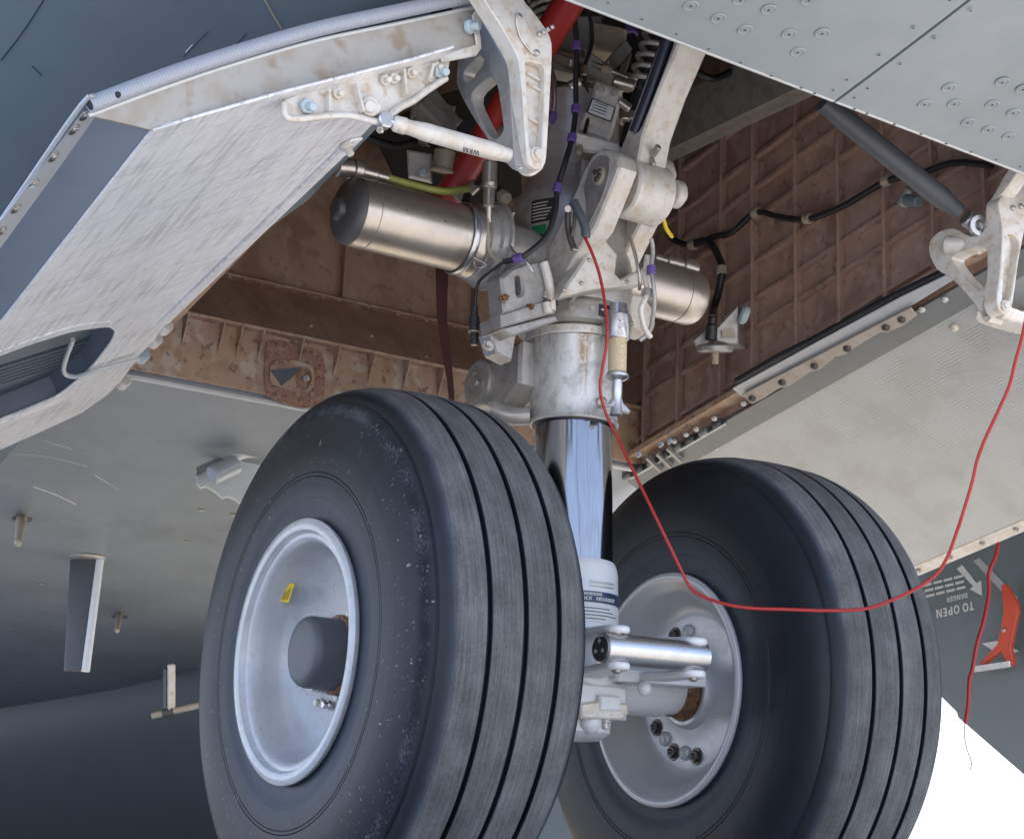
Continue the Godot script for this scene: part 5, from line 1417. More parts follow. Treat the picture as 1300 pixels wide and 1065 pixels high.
func drag_brace() -> void:
	var t := thing("drag_brace", "off white drag brace with dark reflection painted into its channel, rising from the strut pin", "brace", Vector3(0, 1.3, 0.2))
	var m := MB.new()
	m.cyl(Vector3(-0.042, 1.292, 0.198), Vector3(0.042, 1.292, 0.198), 0.054, 0.004, 48)
	part("brace_eye", m, M.cast, t)
	m = MB.new()
	m.prism([Vector3(-0.0320, 1.5933, 0.3893), Vector3(-0.0320, 1.5108, 0.3388), Vector3(-0.0320, 1.4467, 0.2872), Vector3(-0.0320, 1.4030, 0.2591), Vector3(-0.0320, 1.3769, 0.2439), Vector3(-0.0320, 1.3386, 0.2336), Vector3(-0.0320, 1.2943, 0.2234), Vector3(-0.0320, 1.2566, 0.2016), Vector3(-0.0320, 1.2712, 0.1733), Vector3(-0.0320, 1.3258, 0.1574), Vector3(-0.0320, 1.3716, 0.1747), Vector3(-0.0320, 1.3944, 0.1928), Vector3(-0.0320, 1.4486, 0.2282), Vector3(-0.0320, 1.5407, 0.2896), Vector3(-0.0320, 1.6174, 0.3325)], Vector3(0.064, 0, 0), 0.004, [[Vector3(-0.0320, 1.5928, 0.3548), Vector3(-0.0320, 1.5248, 0.3298), Vector3(-0.0320, 1.4441, 0.2738), Vector3(-0.0320, 1.3906, 0.2344), Vector3(-0.0320, 1.3910, 0.2114), Vector3(-0.0320, 1.4213, 0.2198), Vector3(-0.0320, 1.5250, 0.2988), Vector3(-0.0320, 1.5944, 0.3329)]])
	part("brace_arm", m, M.cast, t)
	m = MB.new()
	m.prism([Vector3(-0.0200, 1.6035, 0.3745), Vector3(-0.0200, 1.5204, 0.3237), Vector3(-0.0200, 1.4558, 0.2717), Vector3(-0.0200, 1.4081, 0.2366), Vector3(-0.0200, 1.3842, 0.2051), Vector3(-0.0200, 1.3914, 0.1840), Vector3(-0.0200, 1.4577, 0.2123), Vector3(-0.0200, 1.5505, 0.2741), Vector3(-0.0200, 1.6277, 0.3173)], Vector3(0.04, 0, 0), 0.0)
	part("brace_web", m, M.channel_reflection, t)  # web coloured dark to carry the reflection seen in the channel
	m = MB.new()
	m.path([Vector3(-0.0280, 1.5969, 0.3410), Vector3(-0.0280, 1.5351, 0.3069), Vector3(-0.0280, 1.4581, 0.2593), Vector3(-0.0280, 1.3937, 0.2154)], 0.011, 10, 5)
	part("added_channel_tube", m, M.channel_reflection, t)  # added tube that deepens the dark reflection painted in the channel
	m = MB.new()
	m.cyl(Vector3(-0.0050, 1.3482, 0.2392) + Vector3(0, 0, 0.0), Vector3(-0.0050, 1.3482, 0.2392) + Vector3(-0.005, 0.008, 0.022), 0.006, 0.001, 10)
	m.cyl(Vector3(-0.0050, 1.3437, 0.2348), Vector3(-0.0050, 1.3286, 0.2307) + Vector3(0, 0, 0.012), 0.0045, 0.001, 8)
	part("grease_nipple", m, M.bolt, t)

# an A-frame arm: front leg with a recessed face, a deep side plate with openings
func crank(label: String, front: Array, recess: Array, zf: float, side: Array, xs: float, depth: float, holes: Array) -> Node3D:
	var t := thing("door_crank", label, "crank", Vector3(xs, front[0].y, zf), "door cranks")
	var m := MB.new()
	m.prism(front, Vector3(0, 0, -0.03), 0.0015, [recess], 2)
	part("front_leg", m, M.cast, t)
	m = MB.new()
	m.prism(MB.rounded(recess, 3), Vector3(0, 0, -0.006), 0.0)
	var pan := part("recess_floor", m, M.cast, t)
	pan.position += Vector3(0, 0, -0.016)
	m = MB.new()
	m.prism(side, Vector3(depth, 0, 0), 0.0015, holes, 2)
	var sp := part("side_plate", m, M.cast_grey if xs < 0.0 else M.cast, t)  # left plate greyer than its front leg: the shade of that face is painted
	sp.position += Vector3(0, 0, -0.03 if xs < 0.0 else -0.01)
	return t

func cranks() -> void:
	var front: Array = [Vector3(-0.6264, 1.3293, 0.6200), Vector3(-0.6002, 1.3012, 0.6200), Vector3(-0.5697, 1.2694, 0.6200), Vector3(-0.5444, 1.2382, 0.6200), Vector3(-0.5386, 1.2266, 0.6200), Vector3(-0.5316, 1.1863, 0.6200), Vector3(-0.5196, 1.0846, 0.6200), Vector3(-0.5152, 1.0751, 0.6200), Vector3(-0.5031, 1.0711, 0.6200), Vector3(-0.4912, 1.0777, 0.6200), Vector3(-0.4863, 1.0896, 0.6200), Vector3(-0.4845, 1.1537, 0.6200), Vector3(-0.4816, 1.2643, 0.6200), Vector3(-0.4878, 1.2835, 0.6200), Vector3(-0.5105, 1.3049, 0.6200), Vector3(-0.5385, 1.3258, 0.6200), Vector3(-0.5558, 1.3524, 0.6200)]
	var rec: Array = [Vector3(-0.5279, 1.2273, 0.6200), Vector3(-0.5200, 1.2321, 0.6200), Vector3(-0.4969, 1.2328, 0.6200), Vector3(-0.4939, 1.2239, 0.6200), Vector3(-0.4930, 1.1634, 0.6200), Vector3(-0.4951, 1.1100, 0.6200), Vector3(-0.4989, 1.1018, 0.6200), Vector3(-0.5121, 1.0984, 0.6200), Vector3(-0.5164, 1.1044, 0.6200), Vector3(-0.5215, 1.1675, 0.6200)]
	var t := crank("cream cast door crank arm with side openings, above the strut's left", front, rec, 0.62,
		[Vector3(-0.5320, 1.4317, 0.4390), Vector3(-0.5320, 1.4028, 0.4728), Vector3(-0.5320, 1.3696, 0.5084), Vector3(-0.5320, 1.3053, 0.5598), Vector3(-0.5320, 1.2494, 0.6006), Vector3(-0.5320, 1.2325, 0.6098), Vector3(-0.5320, 1.1860, 0.6206), Vector3(-0.5320, 1.0751, 0.6390), Vector3(-0.5320, 1.0624, 0.6456), Vector3(-0.5320, 1.0712, 0.6294), Vector3(-0.5320, 1.0892, 0.6105), Vector3(-0.5320, 1.1216, 0.5781), Vector3(-0.5320, 1.1852, 0.5215), Vector3(-0.5320, 1.2306, 0.4858), Vector3(-0.5320, 1.2608, 0.4659), Vector3(-0.5320, 1.2960, 0.4676), Vector3(-0.5320, 1.3105, 0.4798), Vector3(-0.5320, 1.3839, 0.4428)], -0.532, 0.022,
		[[Vector3(-0.5320, 1.2741, 0.4847), Vector3(-0.5320, 1.2847, 0.5295), Vector3(-0.5320, 1.2710, 0.5453), Vector3(-0.5320, 1.2632, 0.5395), Vector3(-0.5320, 1.2443, 0.5065), Vector3(-0.5320, 1.2562, 0.4883)], [Vector3(-0.5320, 1.2292, 0.5033), Vector3(-0.5320, 1.2380, 0.5664), Vector3(-0.5320, 1.2140, 0.5844), Vector3(-0.5320, 1.1597, 0.6001), Vector3(-0.5320, 1.1361, 0.6056), Vector3(-0.5320, 1.1303, 0.5877), Vector3(-0.5320, 1.1432, 0.5643)], [Vector3(-0.5320, 1.3777, 0.4703), Vector3(-0.5320, 1.3701, 0.4886), Vector3(-0.5320, 1.3362, 0.5086), Vector3(-0.5320, 1.3240, 0.5008), Vector3(-0.5320, 1.3268, 0.4874)]])
	var m := MB.new()
	for q in [Vector3(-0.5038, 1.2161, 0.6070), Vector3(-0.4998, 1.2005, 0.6060), Vector3(-0.4978, 1.1489, 0.6060)]:
		m = MB.new()
		m.bar(q - Vector3(0.014, -0.002, 0), q + Vector3(0.01, -0.003, 0), 0.006, 0.0035, Vector3.UP, 0.001)
		part("recess_step", m, M.cast, t)
	m = MB.new()
	m.prism([Vector3(-0.5483, 1.2921, 0.6225), Vector3(-0.5418, 1.2991, 0.6225), Vector3(-0.5362, 1.2934, 0.6225), Vector3(-0.5076, 1.2531, 0.6225), Vector3(-0.5072, 1.2434, 0.6225), Vector3(-0.5152, 1.2411, 0.6225), Vector3(-0.5234, 1.2435, 0.6225), Vector3(-0.5402, 1.2580, 0.6225), Vector3(-0.5491, 1.2796, 0.6225)], Vector3(0, 0, 0.002), 0.001, [], 3)
	part("raised_pad", m, M.cast, t)
	spot("bolt", roundhead, M.bolt, t, Vector3(-0.5439, 1.2917, 0.6240), Vector3.BACK, 0.0, 0.75)
	spot("bolt", roundhead, M.bolt, t, Vector3(-0.5123, 1.2450, 0.6240), Vector3.BACK, 0.0, 0.75)
	m = MB.new()
	var gp := Vector3(-0.5080, 1.2748, 0.6200)
	for k in 4:
		m.cyl(gp + Vector3(0.005, 0.004, 0.006) * (k * 0.8), gp + Vector3(0.005, 0.004, 0.006) * (k * 0.8 + 0.6), 0.0045 - 0.0005 * k, 0.0008, 8)
	part("grease_nipple", m, M.bolt, t)
	spot("pivot_bolt", hexhead, M.cast, t, Vector3(-0.5032, 1.0932, 0.6210), Vector3.BACK, 0.2, 1.3)
	# lower fork behind the leg
	m = MB.new()
	m.prism([Vector3(-0.5095, 1.1141, 0.5750), Vector3(-0.4863, 1.1129, 0.5750), Vector3(-0.4617, 1.1144, 0.5750), Vector3(-0.4585, 1.1007, 0.5750), Vector3(-0.4743, 1.0845, 0.5750), Vector3(-0.4906, 1.0816, 0.5750), Vector3(-0.5073, 1.0930, 0.5750)], Vector3(0, 0, -0.012), 0.003, [], 2)
	part("fork_plate", m, M.cast, t)
	t = thing("door_rod", "pale tapered link rod between left door bracket and cream crank", "rod", Vector3(-0.6139, 1.0951, 0.5850), "door rods")
	var a := Vector3(-0.7160, 1.1079, 0.5600); var b := Vector3(-0.4956, 1.0909, 0.5980)
	var d := (b - a).normalized()
	var l := (b - a).length()
	m = MB.new()
	m.lathe(a, d, [Vector2(0.012, 0), Vector2(0.012, 0.0085), Vector2(0.016, 0.0115), Vector2(0.03, 0.0118), Vector2(0.032, 0.0105), Vector2(0.04, 0.0105), Vector2(0.058, 0.0128), Vector2(l - 0.062, 0.0128), Vector2(l - 0.042, 0.0105), Vector2(l - 0.03, 0.0112), Vector2(l - 0.02, 0.0112), Vector2(l - 0.018, 0.008), Vector2(l - 0.018, 0)], 28, 0.5)
	var rod := part("rod_tube", m, M.cast, t)
	m = MB.new()
	m.cyl(a - d * 0.004, a + d * 0.016, 0.007, 0.001, 16)
	m.cyl(b - d * 0.03, b, 0.0085, 0.001, 16)
	m.cyl(a + Vector3(0, 0, -0.008), a + Vector3(0, 0, 0.008), 0.012, 0.002, 20)
	m.cyl(b + Vector3(0, 0, -0.01), b + Vector3(0, 0, 0.01), 0.013, 0.002, 20)
	part("rod_end", m, M.steel, t)
	spot("grease_nipple", stud, M.bolt, t, Vector3(-0.7343, 1.0832, 0.5800), Vector3(0.1, -0.6, 0.8), 0.0, 0.7)
	spot("grease_nipple", stud, M.bolt, t, Vector3(-0.5251, 1.0750, 0.6050), Vector3(0.1, -0.6, 0.8), 0.0, 0.7)
	words("lettering", "WRM", 0.0075, M.ink, rod, Vector3(-0.5987, 1.0803, 0.5990), -d, Vector3(0, -1, 0.0))
	# right crank, cut off by the picture's edge
	front = [Vector3(0.5557, 1.3701, 0.6000), Vector3(0.5393, 1.3331, 0.6000), Vector3(0.5007, 1.2939, 0.6000), Vector3(0.4798, 1.2770, 0.6000), Vector3(0.4732, 1.2637, 0.6000), Vector3(0.4832, 1.2240, 0.6000), Vector3(0.4733, 1.1456, 0.6000), Vector3(0.4606, 1.0861, 0.6000), Vector3(0.4656, 1.0688, 0.6000), Vector3(0.4791, 1.0631, 0.6000), Vector3(0.4931, 1.0688, 0.6000), Vector3(0.5020, 1.0877, 0.6000), Vector3(0.5204, 1.1704, 0.6000), Vector3(0.5399, 1.2330, 0.6000), Vector3(0.5648, 1.3127, 0.6000), Vector3(0.5893, 1.3788, 0.6000)]
	rec = [Vector3(0.4923, 1.2073, 0.6000), Vector3(0.5027, 1.2156, 0.6000), Vector3(0.5265, 1.2094, 0.6000), Vector3(0.5163, 1.1695, 0.6000), Vector3(0.4965, 1.0965, 0.6000), Vector3(0.4821, 1.0850, 0.6000), Vector3(0.4745, 1.0890, 0.6000), Vector3(0.4833, 1.1478, 0.6000)]
	t = crank("cream cast door crank arm at the right edge of the bay", front, rec, 0.6,
		[Vector3(0.4810, 1.3231, 0.6617), Vector3(0.4810, 1.2838, 0.6168), Vector3(0.4810, 1.2776, 0.5990), Vector3(0.4810, 1.2677, 0.5933), Vector3(0.4810, 1.2230, 0.6019), Vector3(0.4810, 1.1491, 0.5934), Vector3(0.4810, 1.0949, 0.5823), Vector3(0.4810, 1.0753, 0.5867), Vector3(0.4810, 1.0572, 0.5737), Vector3(0.4810, 1.0634, 0.5600), Vector3(0.4810, 1.0952, 0.5471), Vector3(0.4810, 1.1584, 0.4935), Vector3(0.4810, 1.1864, 0.4553), Vector3(0.4810, 1.2177, 0.4394), Vector3(0.4810, 1.2421, 0.4382), Vector3(0.4810, 1.2565, 0.4615), Vector3(0.4810, 1.2552, 0.4970), Vector3(0.4810, 1.2216, 0.5414), Vector3(0.4810, 1.2268, 0.5738), Vector3(0.4810, 1.2625, 0.5718), Vector3(0.4810, 1.2752, 0.5830), Vector3(0.4810, 1.3320, 0.6346)], 0.481, 0.032,
		[[Vector3(0.4810, 1.1964, 0.4893), Vector3(0.4810, 1.2035, 0.5116), Vector3(0.4810, 1.2019, 0.5693), Vector3(0.4810, 1.1833, 0.5738), Vector3(0.4810, 1.1319, 0.5716), Vector3(0.4810, 1.1209, 0.5588), Vector3(0.4810, 1.1222, 0.5482)], [Vector3(0.4810, 1.1039, 0.5581), Vector3(0.4810, 1.1069, 0.5688), Vector3(0.4810, 1.0853, 0.5749), Vector3(0.4810, 1.0702, 0.5673), Vector3(0.4810, 1.0779, 0.5588)]])
	spot("bolt", roundhead, M.bolt, t, Vector3(0.5089, 1.2630, 0.6020), Vector3.BACK, 0.0, 0.8)
	spot("bolt", roundhead, M.bolt, t, Vector3(0.5295, 1.2709, 0.6020), Vector3.BACK, 0.0, 0.8)
	spot("pivot_bolt", hexhead, M.cast, t, Vector3(0.4795, 1.0783, 0.6020), Vector3.BACK, 0.2, 1.1)
	m = MB.new()
	m.cyl(Vector3(0.4780, 1.2233, 0.4707), Vector3(0.4780, 1.2155, 0.5294) + Vector3(0.03, 0, 0), 0.017, 0.003, 20)
	part("socket", m, M.cast, t)
	t = thing("door_actuator", "dark grey actuator tube running down to the right door crank", "actuator", Vector3(0.3418, 1.3266, 0.5102))
	m = MB.new()
	m.lathe(Vector3(0.1644, 1.4052, 0.4926), Vector3(0.4723, 1.2596, 0.5254) - Vector3(0.1644, 1.4052, 0.4926), [Vector2(0, 0), Vector2(0, 0.016), Vector2(0.05, 0.0195), Vector2(0.285, 0.0195), Vector2(0.30, 0.016), Vector2(0.325, 0.0145), Vector2(0.325, 0)], 24, 0.5)
	part("actuator_tube", m, M.dark_grey, t)
	m = MB.new()
	m.cyl(Vector3(0.4686, 1.2577, 0.5287), Vector3(0.4988, 1.2433, 0.5316), 0.0155, 0.002, 12)
	m.lathe(Vector3(0.4862, 1.2405, 0.5411), Vector3(-0.4, -0.1, 0.9), [Vector2(0, 0.011), Vector2(0, 0.019), Vector2(0.006, 0.021), Vector2(0.012, 0.019), Vector2(0.012, 0.011), Vector2(0, 0.011)], 24, 0.4)
	part("rod_eye", m, M.steel, t)
	t = thing("door_rod", "pale link rod end at the right crank, cut by the picture edge", "rod", Vector3(0.5305, 1.0771, 0.5800), "door rods")
	m = MB.new()
	m.cyl(Vector3(0.4905, 1.0747, 0.5800), Vector3(0.5303, 1.0742, 0.5800), 0.013, 0.002, 8)
	m.cyl(Vector3(0.5183, 1.0746, 0.5800), Vector3(0.6952, 1.0753, 0.5800), 0.011, 0.002, 18)
	part("rod_tube", m, M.cast, t)

func helix(a: Vector3, b: Vector3, r: float, wire: float, turns: float) -> MB:
	var d := (b - a).normalized()
	var e1 := d.cross(Vector3.RIGHT).normalized()
	var e2 := d.cross(e1)
	var pts := []
	var n := int(turns * 14)
	for i in n + 1:
		var f := float(i) / n
		pts.append(a.lerp(b, f) + (e1 * cos(TAU * turns * f) + e2 * sin(TAU * turns * f)) * r)
	var m := MB.new()
	return m.path(pts, wire, 7, 1)

func bay_equipment() -> void:
	# red pipe from the upper front, down behind the crank
	var t := thing("red_pipe", "red painted tube slanting through the bay behind the cream crank", "pipe", Vector3(-0.0783, 1.5670, -0.1445))
	var m := MB.new()
	m.cyl(Vector3(-0.1457, 1.6748, 0.2375), Vector3(-0.1230, 1.3910, -0.2755), 0.029, 0.003, 28)
	part("pipe_tube", m, M.red, t)
	for w in [["left return spring coil above the red pipe's left side", Vector3(-0.1230, 1.7421, 0.0266), Vector3(-0.0943, 1.6606, 0.0207)], ["right return spring coil beside the dark brace channel", Vector3(0.0833, 1.6737, 0.1398), Vector3(0.0714, 1.5514, 0.0953)]]:
		t = thing("return_spring", w[0], "spring", w[1], "coil springs in the bay")
		part("coil", helix(w[1], w[2], 0.022, 0.0055, 6.0), M.cast_grey, t)
		m = MB.new()
		m.cyl(w[1], w[2], 0.008, 0.001, 12)
		part("spring_rod", m, M.black, t)
	# valve block with its data plate
	t = thing("valve_block", "metal hydraulic valve block with bright data plate, below the belly panel edge", "valve", Vector3(0.0295, 1.4510, 0.0380))
	m = MB.new()
	m.prism([Vector3(-0.0209, 1.5470, 0.0833), Vector3(0.0236, 1.5316, 0.1075), Vector3(0.0192, 1.5060, 0.1093), Vector3(0.0103, 1.4417, 0.0965), Vector3(0.0054, 1.4273, 0.0890), Vector3(-0.0469, 1.4465, 0.0609), Vector3(-0.0436, 1.4708, 0.0703), Vector3(-0.0279, 1.5154, 0.0816)], Vector3(0.03, 0.02, -0.09), 0.006)
	var vb := part("valve_body", m, M.box_metal, t)
	m = MB.new()
	m.prism([Vector3(-0.0344, 1.5038, 0.0911), Vector3(0.0049, 1.4884, 0.1119), Vector3(-0.0006, 1.4592, 0.1057), Vector3(-0.0425, 1.4759, 0.0836)], Vector3(0.0005, 0.0005, -0.003), 0.0005)
	var dp := part("data_plate", m, M.bolt_dark, vb)
	m = MB.new()
	m.prism([Vector3(-0.0335, 1.5004, 0.0925), Vector3(0.0018, 1.4869, 0.1113), Vector3(-0.0028, 1.4615, 0.1062), Vector3(-0.0394, 1.4756, 0.0867)], Vector3(0.0003, 0.0003, -0.002), 0.0005)
	part("plate_face", m, M.print, vb)
	for k in 4:
		m = MB.new()
		m.bar(Vector3(-0.0317, 1.4952, 0.0952) + (Vector3(-0.0378, 1.4767, 0.0894) - Vector3(-0.0317, 1.4952, 0.0952)) * (k / 3.6), Vector3(-0.0095, 1.4869, 0.1070) + (Vector3(-0.0131, 1.4678, 0.1027) - Vector3(-0.0095, 1.4869, 0.1070)) * (k / 3.6), 0.001, 0.001, Vector3.BACK, 0.0)
		part("print_line", m, M.dark_grey, vb)
	for q in [Vector3(-0.0128, 1.5278, 0.0878), Vector3(0.0090, 1.5230, 0.1004)]:
		spot("bolt", hexhead, M.bolt, vb, q, Vector3(-0.5, -0.25, 0.8), 0.2, 0.9)
	m = MB.new()
	m.prism([Vector3(-0.0069, 1.6408, 0.0223), Vector3(0.0586, 1.5965, 0.0514), Vector3(0.0827, 1.5887, 0.0647), Vector3(0.0861, 1.5683, 0.0608), Vector3(0.0520, 1.5757, 0.0409), Vector3(0.0044, 1.5884, 0.0138)], Vector3(0.03, 0.02, -0.06), 0.004)
	part("upper_block", m, M.cast_grey, t)
	m = MB.new()
	m.cyl(Vector3(0.0159, 1.5553, 0.0851), Vector3(0.0523, 1.5453, 0.1057), 0.011, 0.003, 16)
	part("union", m, M.can, t)
	m = MB.new()
	m.cyl(Vector3(0.0211, 1.5100, 0.0994), Vector3(0.0406, 1.4965, 0.1080), 0.009, 0.002, 8)
	part("union", m, M.can, t)
	m = MB.new()
	m.cyl(Vector3(-0.0382, 1.5461, 0.0596), Vector3(-0.0559, 1.5339, 0.0444), 0.012, 0.003, 12)
	part("union", m, M.can, t)
	m = MB.new()
	m.prism([Vector3(-0.0728, 1.4146, 0.0837), Vector3(-0.0703, 1.4287, 0.0895), Vector3(-0.0006, 1.4105, 0.1292), Vector3(0.0075, 1.3982, 0.1307), Vector3(0.0046, 1.3868, 0.1254), Vector3(-0.0522, 1.3929, 0.0905)], Vector3(0.03, 0.02, -0.08), 0.004)
	part("base_plate", m, M.box_metal, t)
	# upright panels behind the strut top
	t = thing("mounting_frame", "dull metal brackets and plates behind the strut head", "bracket", Vector3(0.0355, 1.6899, -0.0707))
	for w in [[Vector3(0.0150, 1.7497, -0.0660), Vector3(0.0694, 1.7520, -0.0300), Vector3(0.0836, 1.6676, -0.0462), Vector3(0.0287, 1.6835, -0.0770)], [Vector3(0.0993, 1.7879, -0.0613), Vector3(0.1470, 1.7561, -0.0400), Vector3(0.1552, 1.7072, -0.0493), Vector3(0.1106, 1.7207, -0.0742)], [Vector3(0.0321, 1.5728, -0.1695), Vector3(0.0934, 1.5630, -0.1327), Vector3(0.1042, 1.4988, -0.1451), Vector3(0.0492, 1.5027, -0.1795)]]:
		m = MB.new()
		m.prism(w, Vector3(0.02, 0.01, -0.03), 0.003)
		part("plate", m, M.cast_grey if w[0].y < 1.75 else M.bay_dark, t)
	for w in [[Vector3(0.0479, 1.6133, 0.0249), Vector3(0.1041, 1.6828, 0.0086)], [Vector3(-0.0239, 1.6510, -0.0594), Vector3(-0.0119, 1.6154, -0.0008)], [Vector3(-0.1897, 1.5926, -0.2458), Vector3(-0.1337, 1.5312, -0.2280)], [Vector3(-0.0951, 1.4569, -0.2253), Vector3(-0.0900, 1.4673, -0.1820)], [Vector3(-0.2137, 1.5644, -0.2330), Vector3(-0.1518, 1.5038, -0.2111)]]:
		m = MB.new()
		m.bar(w[0], w[1], 0.022, 0.016, Vector3.BACK, 0.003)
		part("bracket", m, M.cast_grey, t)
	m = MB.new()
	m.prism([Vector3(-0.1452, 1.6384, -0.5719), Vector3(-0.0308, 1.7174, -0.4740), Vector3(0.1019, 1.7723, -0.3715), Vector3(0.1488, 1.5104, -0.4199), Vector3(0.0669, 1.4741, -0.4839), Vector3(-0.0864, 1.5419, -0.5628)], Vector3(0.02, 0.01, -0.03), 0.003)
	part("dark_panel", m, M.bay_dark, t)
	# small junction box left of the strut, seen under the link rod
	t = thing("junction_box", "grey junction box with blue cap, under the pale door rod", "box", Vector3(-0.1626, 1.4314, -0.2767))
	m = MB.new()
	m.prism([Vector3(-0.2090, 1.4825, -0.2914), Vector3(-0.1663, 1.4767, -0.2655), Vector3(-0.1569, 1.4210, -0.2762), Vector3(-0.1976, 1.4299, -0.2998)], Vector3(0.03, 0.02, -0.05), 0.004)
	var jb := part("box_body", m, M.box_metal, t)
	m = MB.new()
	m.cyl(Vector3(-0.1793, 1.4377, -0.2734), Vector3(-0.1932, 1.4263, -0.2489), 0.009, 0.003, 14)
	part("box_cap", m, M.sealant, jb)
	m = MB.new()
	m.cyl(Vector3(-0.1666, 1.4283, -0.2188), Vector3(-0.1678, 1.4656, -0.2083), 0.022, 0.003, 20)
	m.cyl(Vector3(-0.1669, 1.4223, -0.2208), Vector3(-0.1669, 1.4297, -0.2185), 0.025, 0.002, 20)
	part("canister", m, M.cream, t)
	m = MB.new()
	m.prism([Vector3(-0.1470, 1.4186, -0.2090), Vector3(-0.1158, 1.4319, -0.1848), Vector3(-0.1080, 1.3933, -0.1913), Vector3(-0.1217, 1.3599, -0.2103), Vector3(-0.1431, 1.3799, -0.2181)], Vector3(0.02, 0.02, -0.03), 0.003)
	part("tag_plate", m, M.cream, t)
	# hanging strap behind the left cylinder
	t = thing("hanging_strap", "dark red webbing strap hanging below the left steering cylinder", "strap", Vector3(-0.1446, 1.0084, -0.2078))
	m = MB.new()
	var sp := MB.curve([Vector3(-0.2099, 1.2006, -0.1309), Vector3(-0.1798, 1.1174, -0.1733), Vector3(-0.1640, 1.0775, -0.1874), Vector3(-0.1384, 1.0087, -0.2037), Vector3(-0.1250, 0.9512, -0.2123)], 6)
	for i in sp.size() - 1:
		var w0 := lerpf(0.0125, 0.005, float(i) / sp.size()); var w1 := lerpf(0.0125, 0.005, float(i + 1) / sp.size())
		var s := Vector3(0.83, 0, 0.55).rotated(Vector3.UP, 0.5 * sin(i * 0.25))
		var nn := Vector3(-0.5, 0, 0.85)
		m.quad(sp[i] - s * w0, sp[i] + s * w0, sp[i + 1] + s * w1, sp[i + 1] - s * w1, nn)
		m.quad(sp[i] - s * w0 - nn * 0.002, sp[i] + s * w0 - nn * 0.002, sp[i + 1] + s * w1 - nn * 0.002, sp[i + 1] - s * w1 - nn * 0.002, -nn)
	part("webbing", m, M.strap, t)
	# sensor on a white bracket on the right wall
	t = thing("sensor_bracket", "grey white sensor bracket with thin probe, on the ribbed right wall", "sensor", Vector3(0.4674, 1.1761, -0.1541))
	m = MB.new()
	m.prism([Vector3(0.4594, 1.2076, -0.1498), Vector3(0.4942, 1.2616, -0.1111), Vector3(0.5072, 1.1841, -0.1259), Vector3(0.4884, 1.1818, -0.1388), Vector3(0.4686, 1.1857, -0.1505)], Vector3(0.035, 0.0, -0.02), 0.003)
	var sb := part("bracket_plate", m, M.cast_grey, t)
	m = MB.new()
	m.cyl(Vector3(0.4546, 1.1735, -0.1387), Vector3(0.4569, 1.1593, -0.1414), 0.038, 0.003, 28)
	part("flange", m, M.cast_grey, sb)
	m = MB.new()
	m.prism([Vector3(0.4272, 1.1872, -0.1768), Vector3(0.4453, 1.2102, -0.1582), Vector3(0.4582, 1.1821, -0.1583), Vector3(0.4351, 1.1732, -0.1760)], Vector3(0.03, 0.0, -0.02), 0.003)
	part("bracket_wing", m, M.cast_grey, sb)
	m = MB.new()
	m.cyl(Vector3(0.4567, 1.1609, -0.1411), Vector3(0.4609, 1.1358, -0.1459), 0.0075, 0.001, 14)
	part("probe", m, M.cream, t)
	m = MB.new()
	m.cyl(Vector3(0.4370, 1.1783, -0.1302), Vector3(0.4331, 1.2096, -0.1233), 0.012, 0.002, 16)
	m.cyl(Vector3(0.4331, 1.2096, -0.1233), Vector3(0.4318, 1.2253, -0.1194), 0.009, 0.002, 16)
	part("connector", m, M.black, t)
	m = MB.new()
	m.cyl(Vector3(0.4873, 1.2382, -0.0980), Vector3(0.5019, 1.2324, -0.0903), 0.02, 0.006, 14)
	part("connector_cap", m, M.sealant, t)
	m = MB.new()
	m.prism([Vector3(0.4678, 1.2074, -0.1346), Vector3(0.4890, 1.2114, -0.1197), Vector3(0.4946, 1.1942, -0.1212), Vector3(0.4715, 1.1933, -0.1365)], Vector3(0.0003, 0, -0.0012), 0.0)
	part("label_plate", m, M.cream, sb)
	# blue capped connector near the actuator tube
	t = thing("wall_connector", "small cable connector with blue end, behind the dark actuator tube", "connector", Vector3(0.5900, 1.4024, 0.2810))
	m = MB.new()
	m.cyl(Vector3(0.5700, 1.3781, 0.2811), Vector3(0.5700, 1.4057, 0.3066), 0.014, 0.003, 16)
	m.cyl(Vector3(0.5700, 1.3818, 0.2687), Vector3(0.5700, 1.3860, 0.2605), 0.003, 0.001, 8)
	part("plug", m, M.cast_grey, t)
	m = MB.new()
	m.cyl(Vector3(0.5600, 1.3830, 0.2992), Vector3(0.5600, 1.3687, 0.3355), 0.012, 0.003, 14)
	part("plug_cap", m, M.teal_light, t)
	# pipes, hoses and small fittings packed round the strut head
	var n := 0
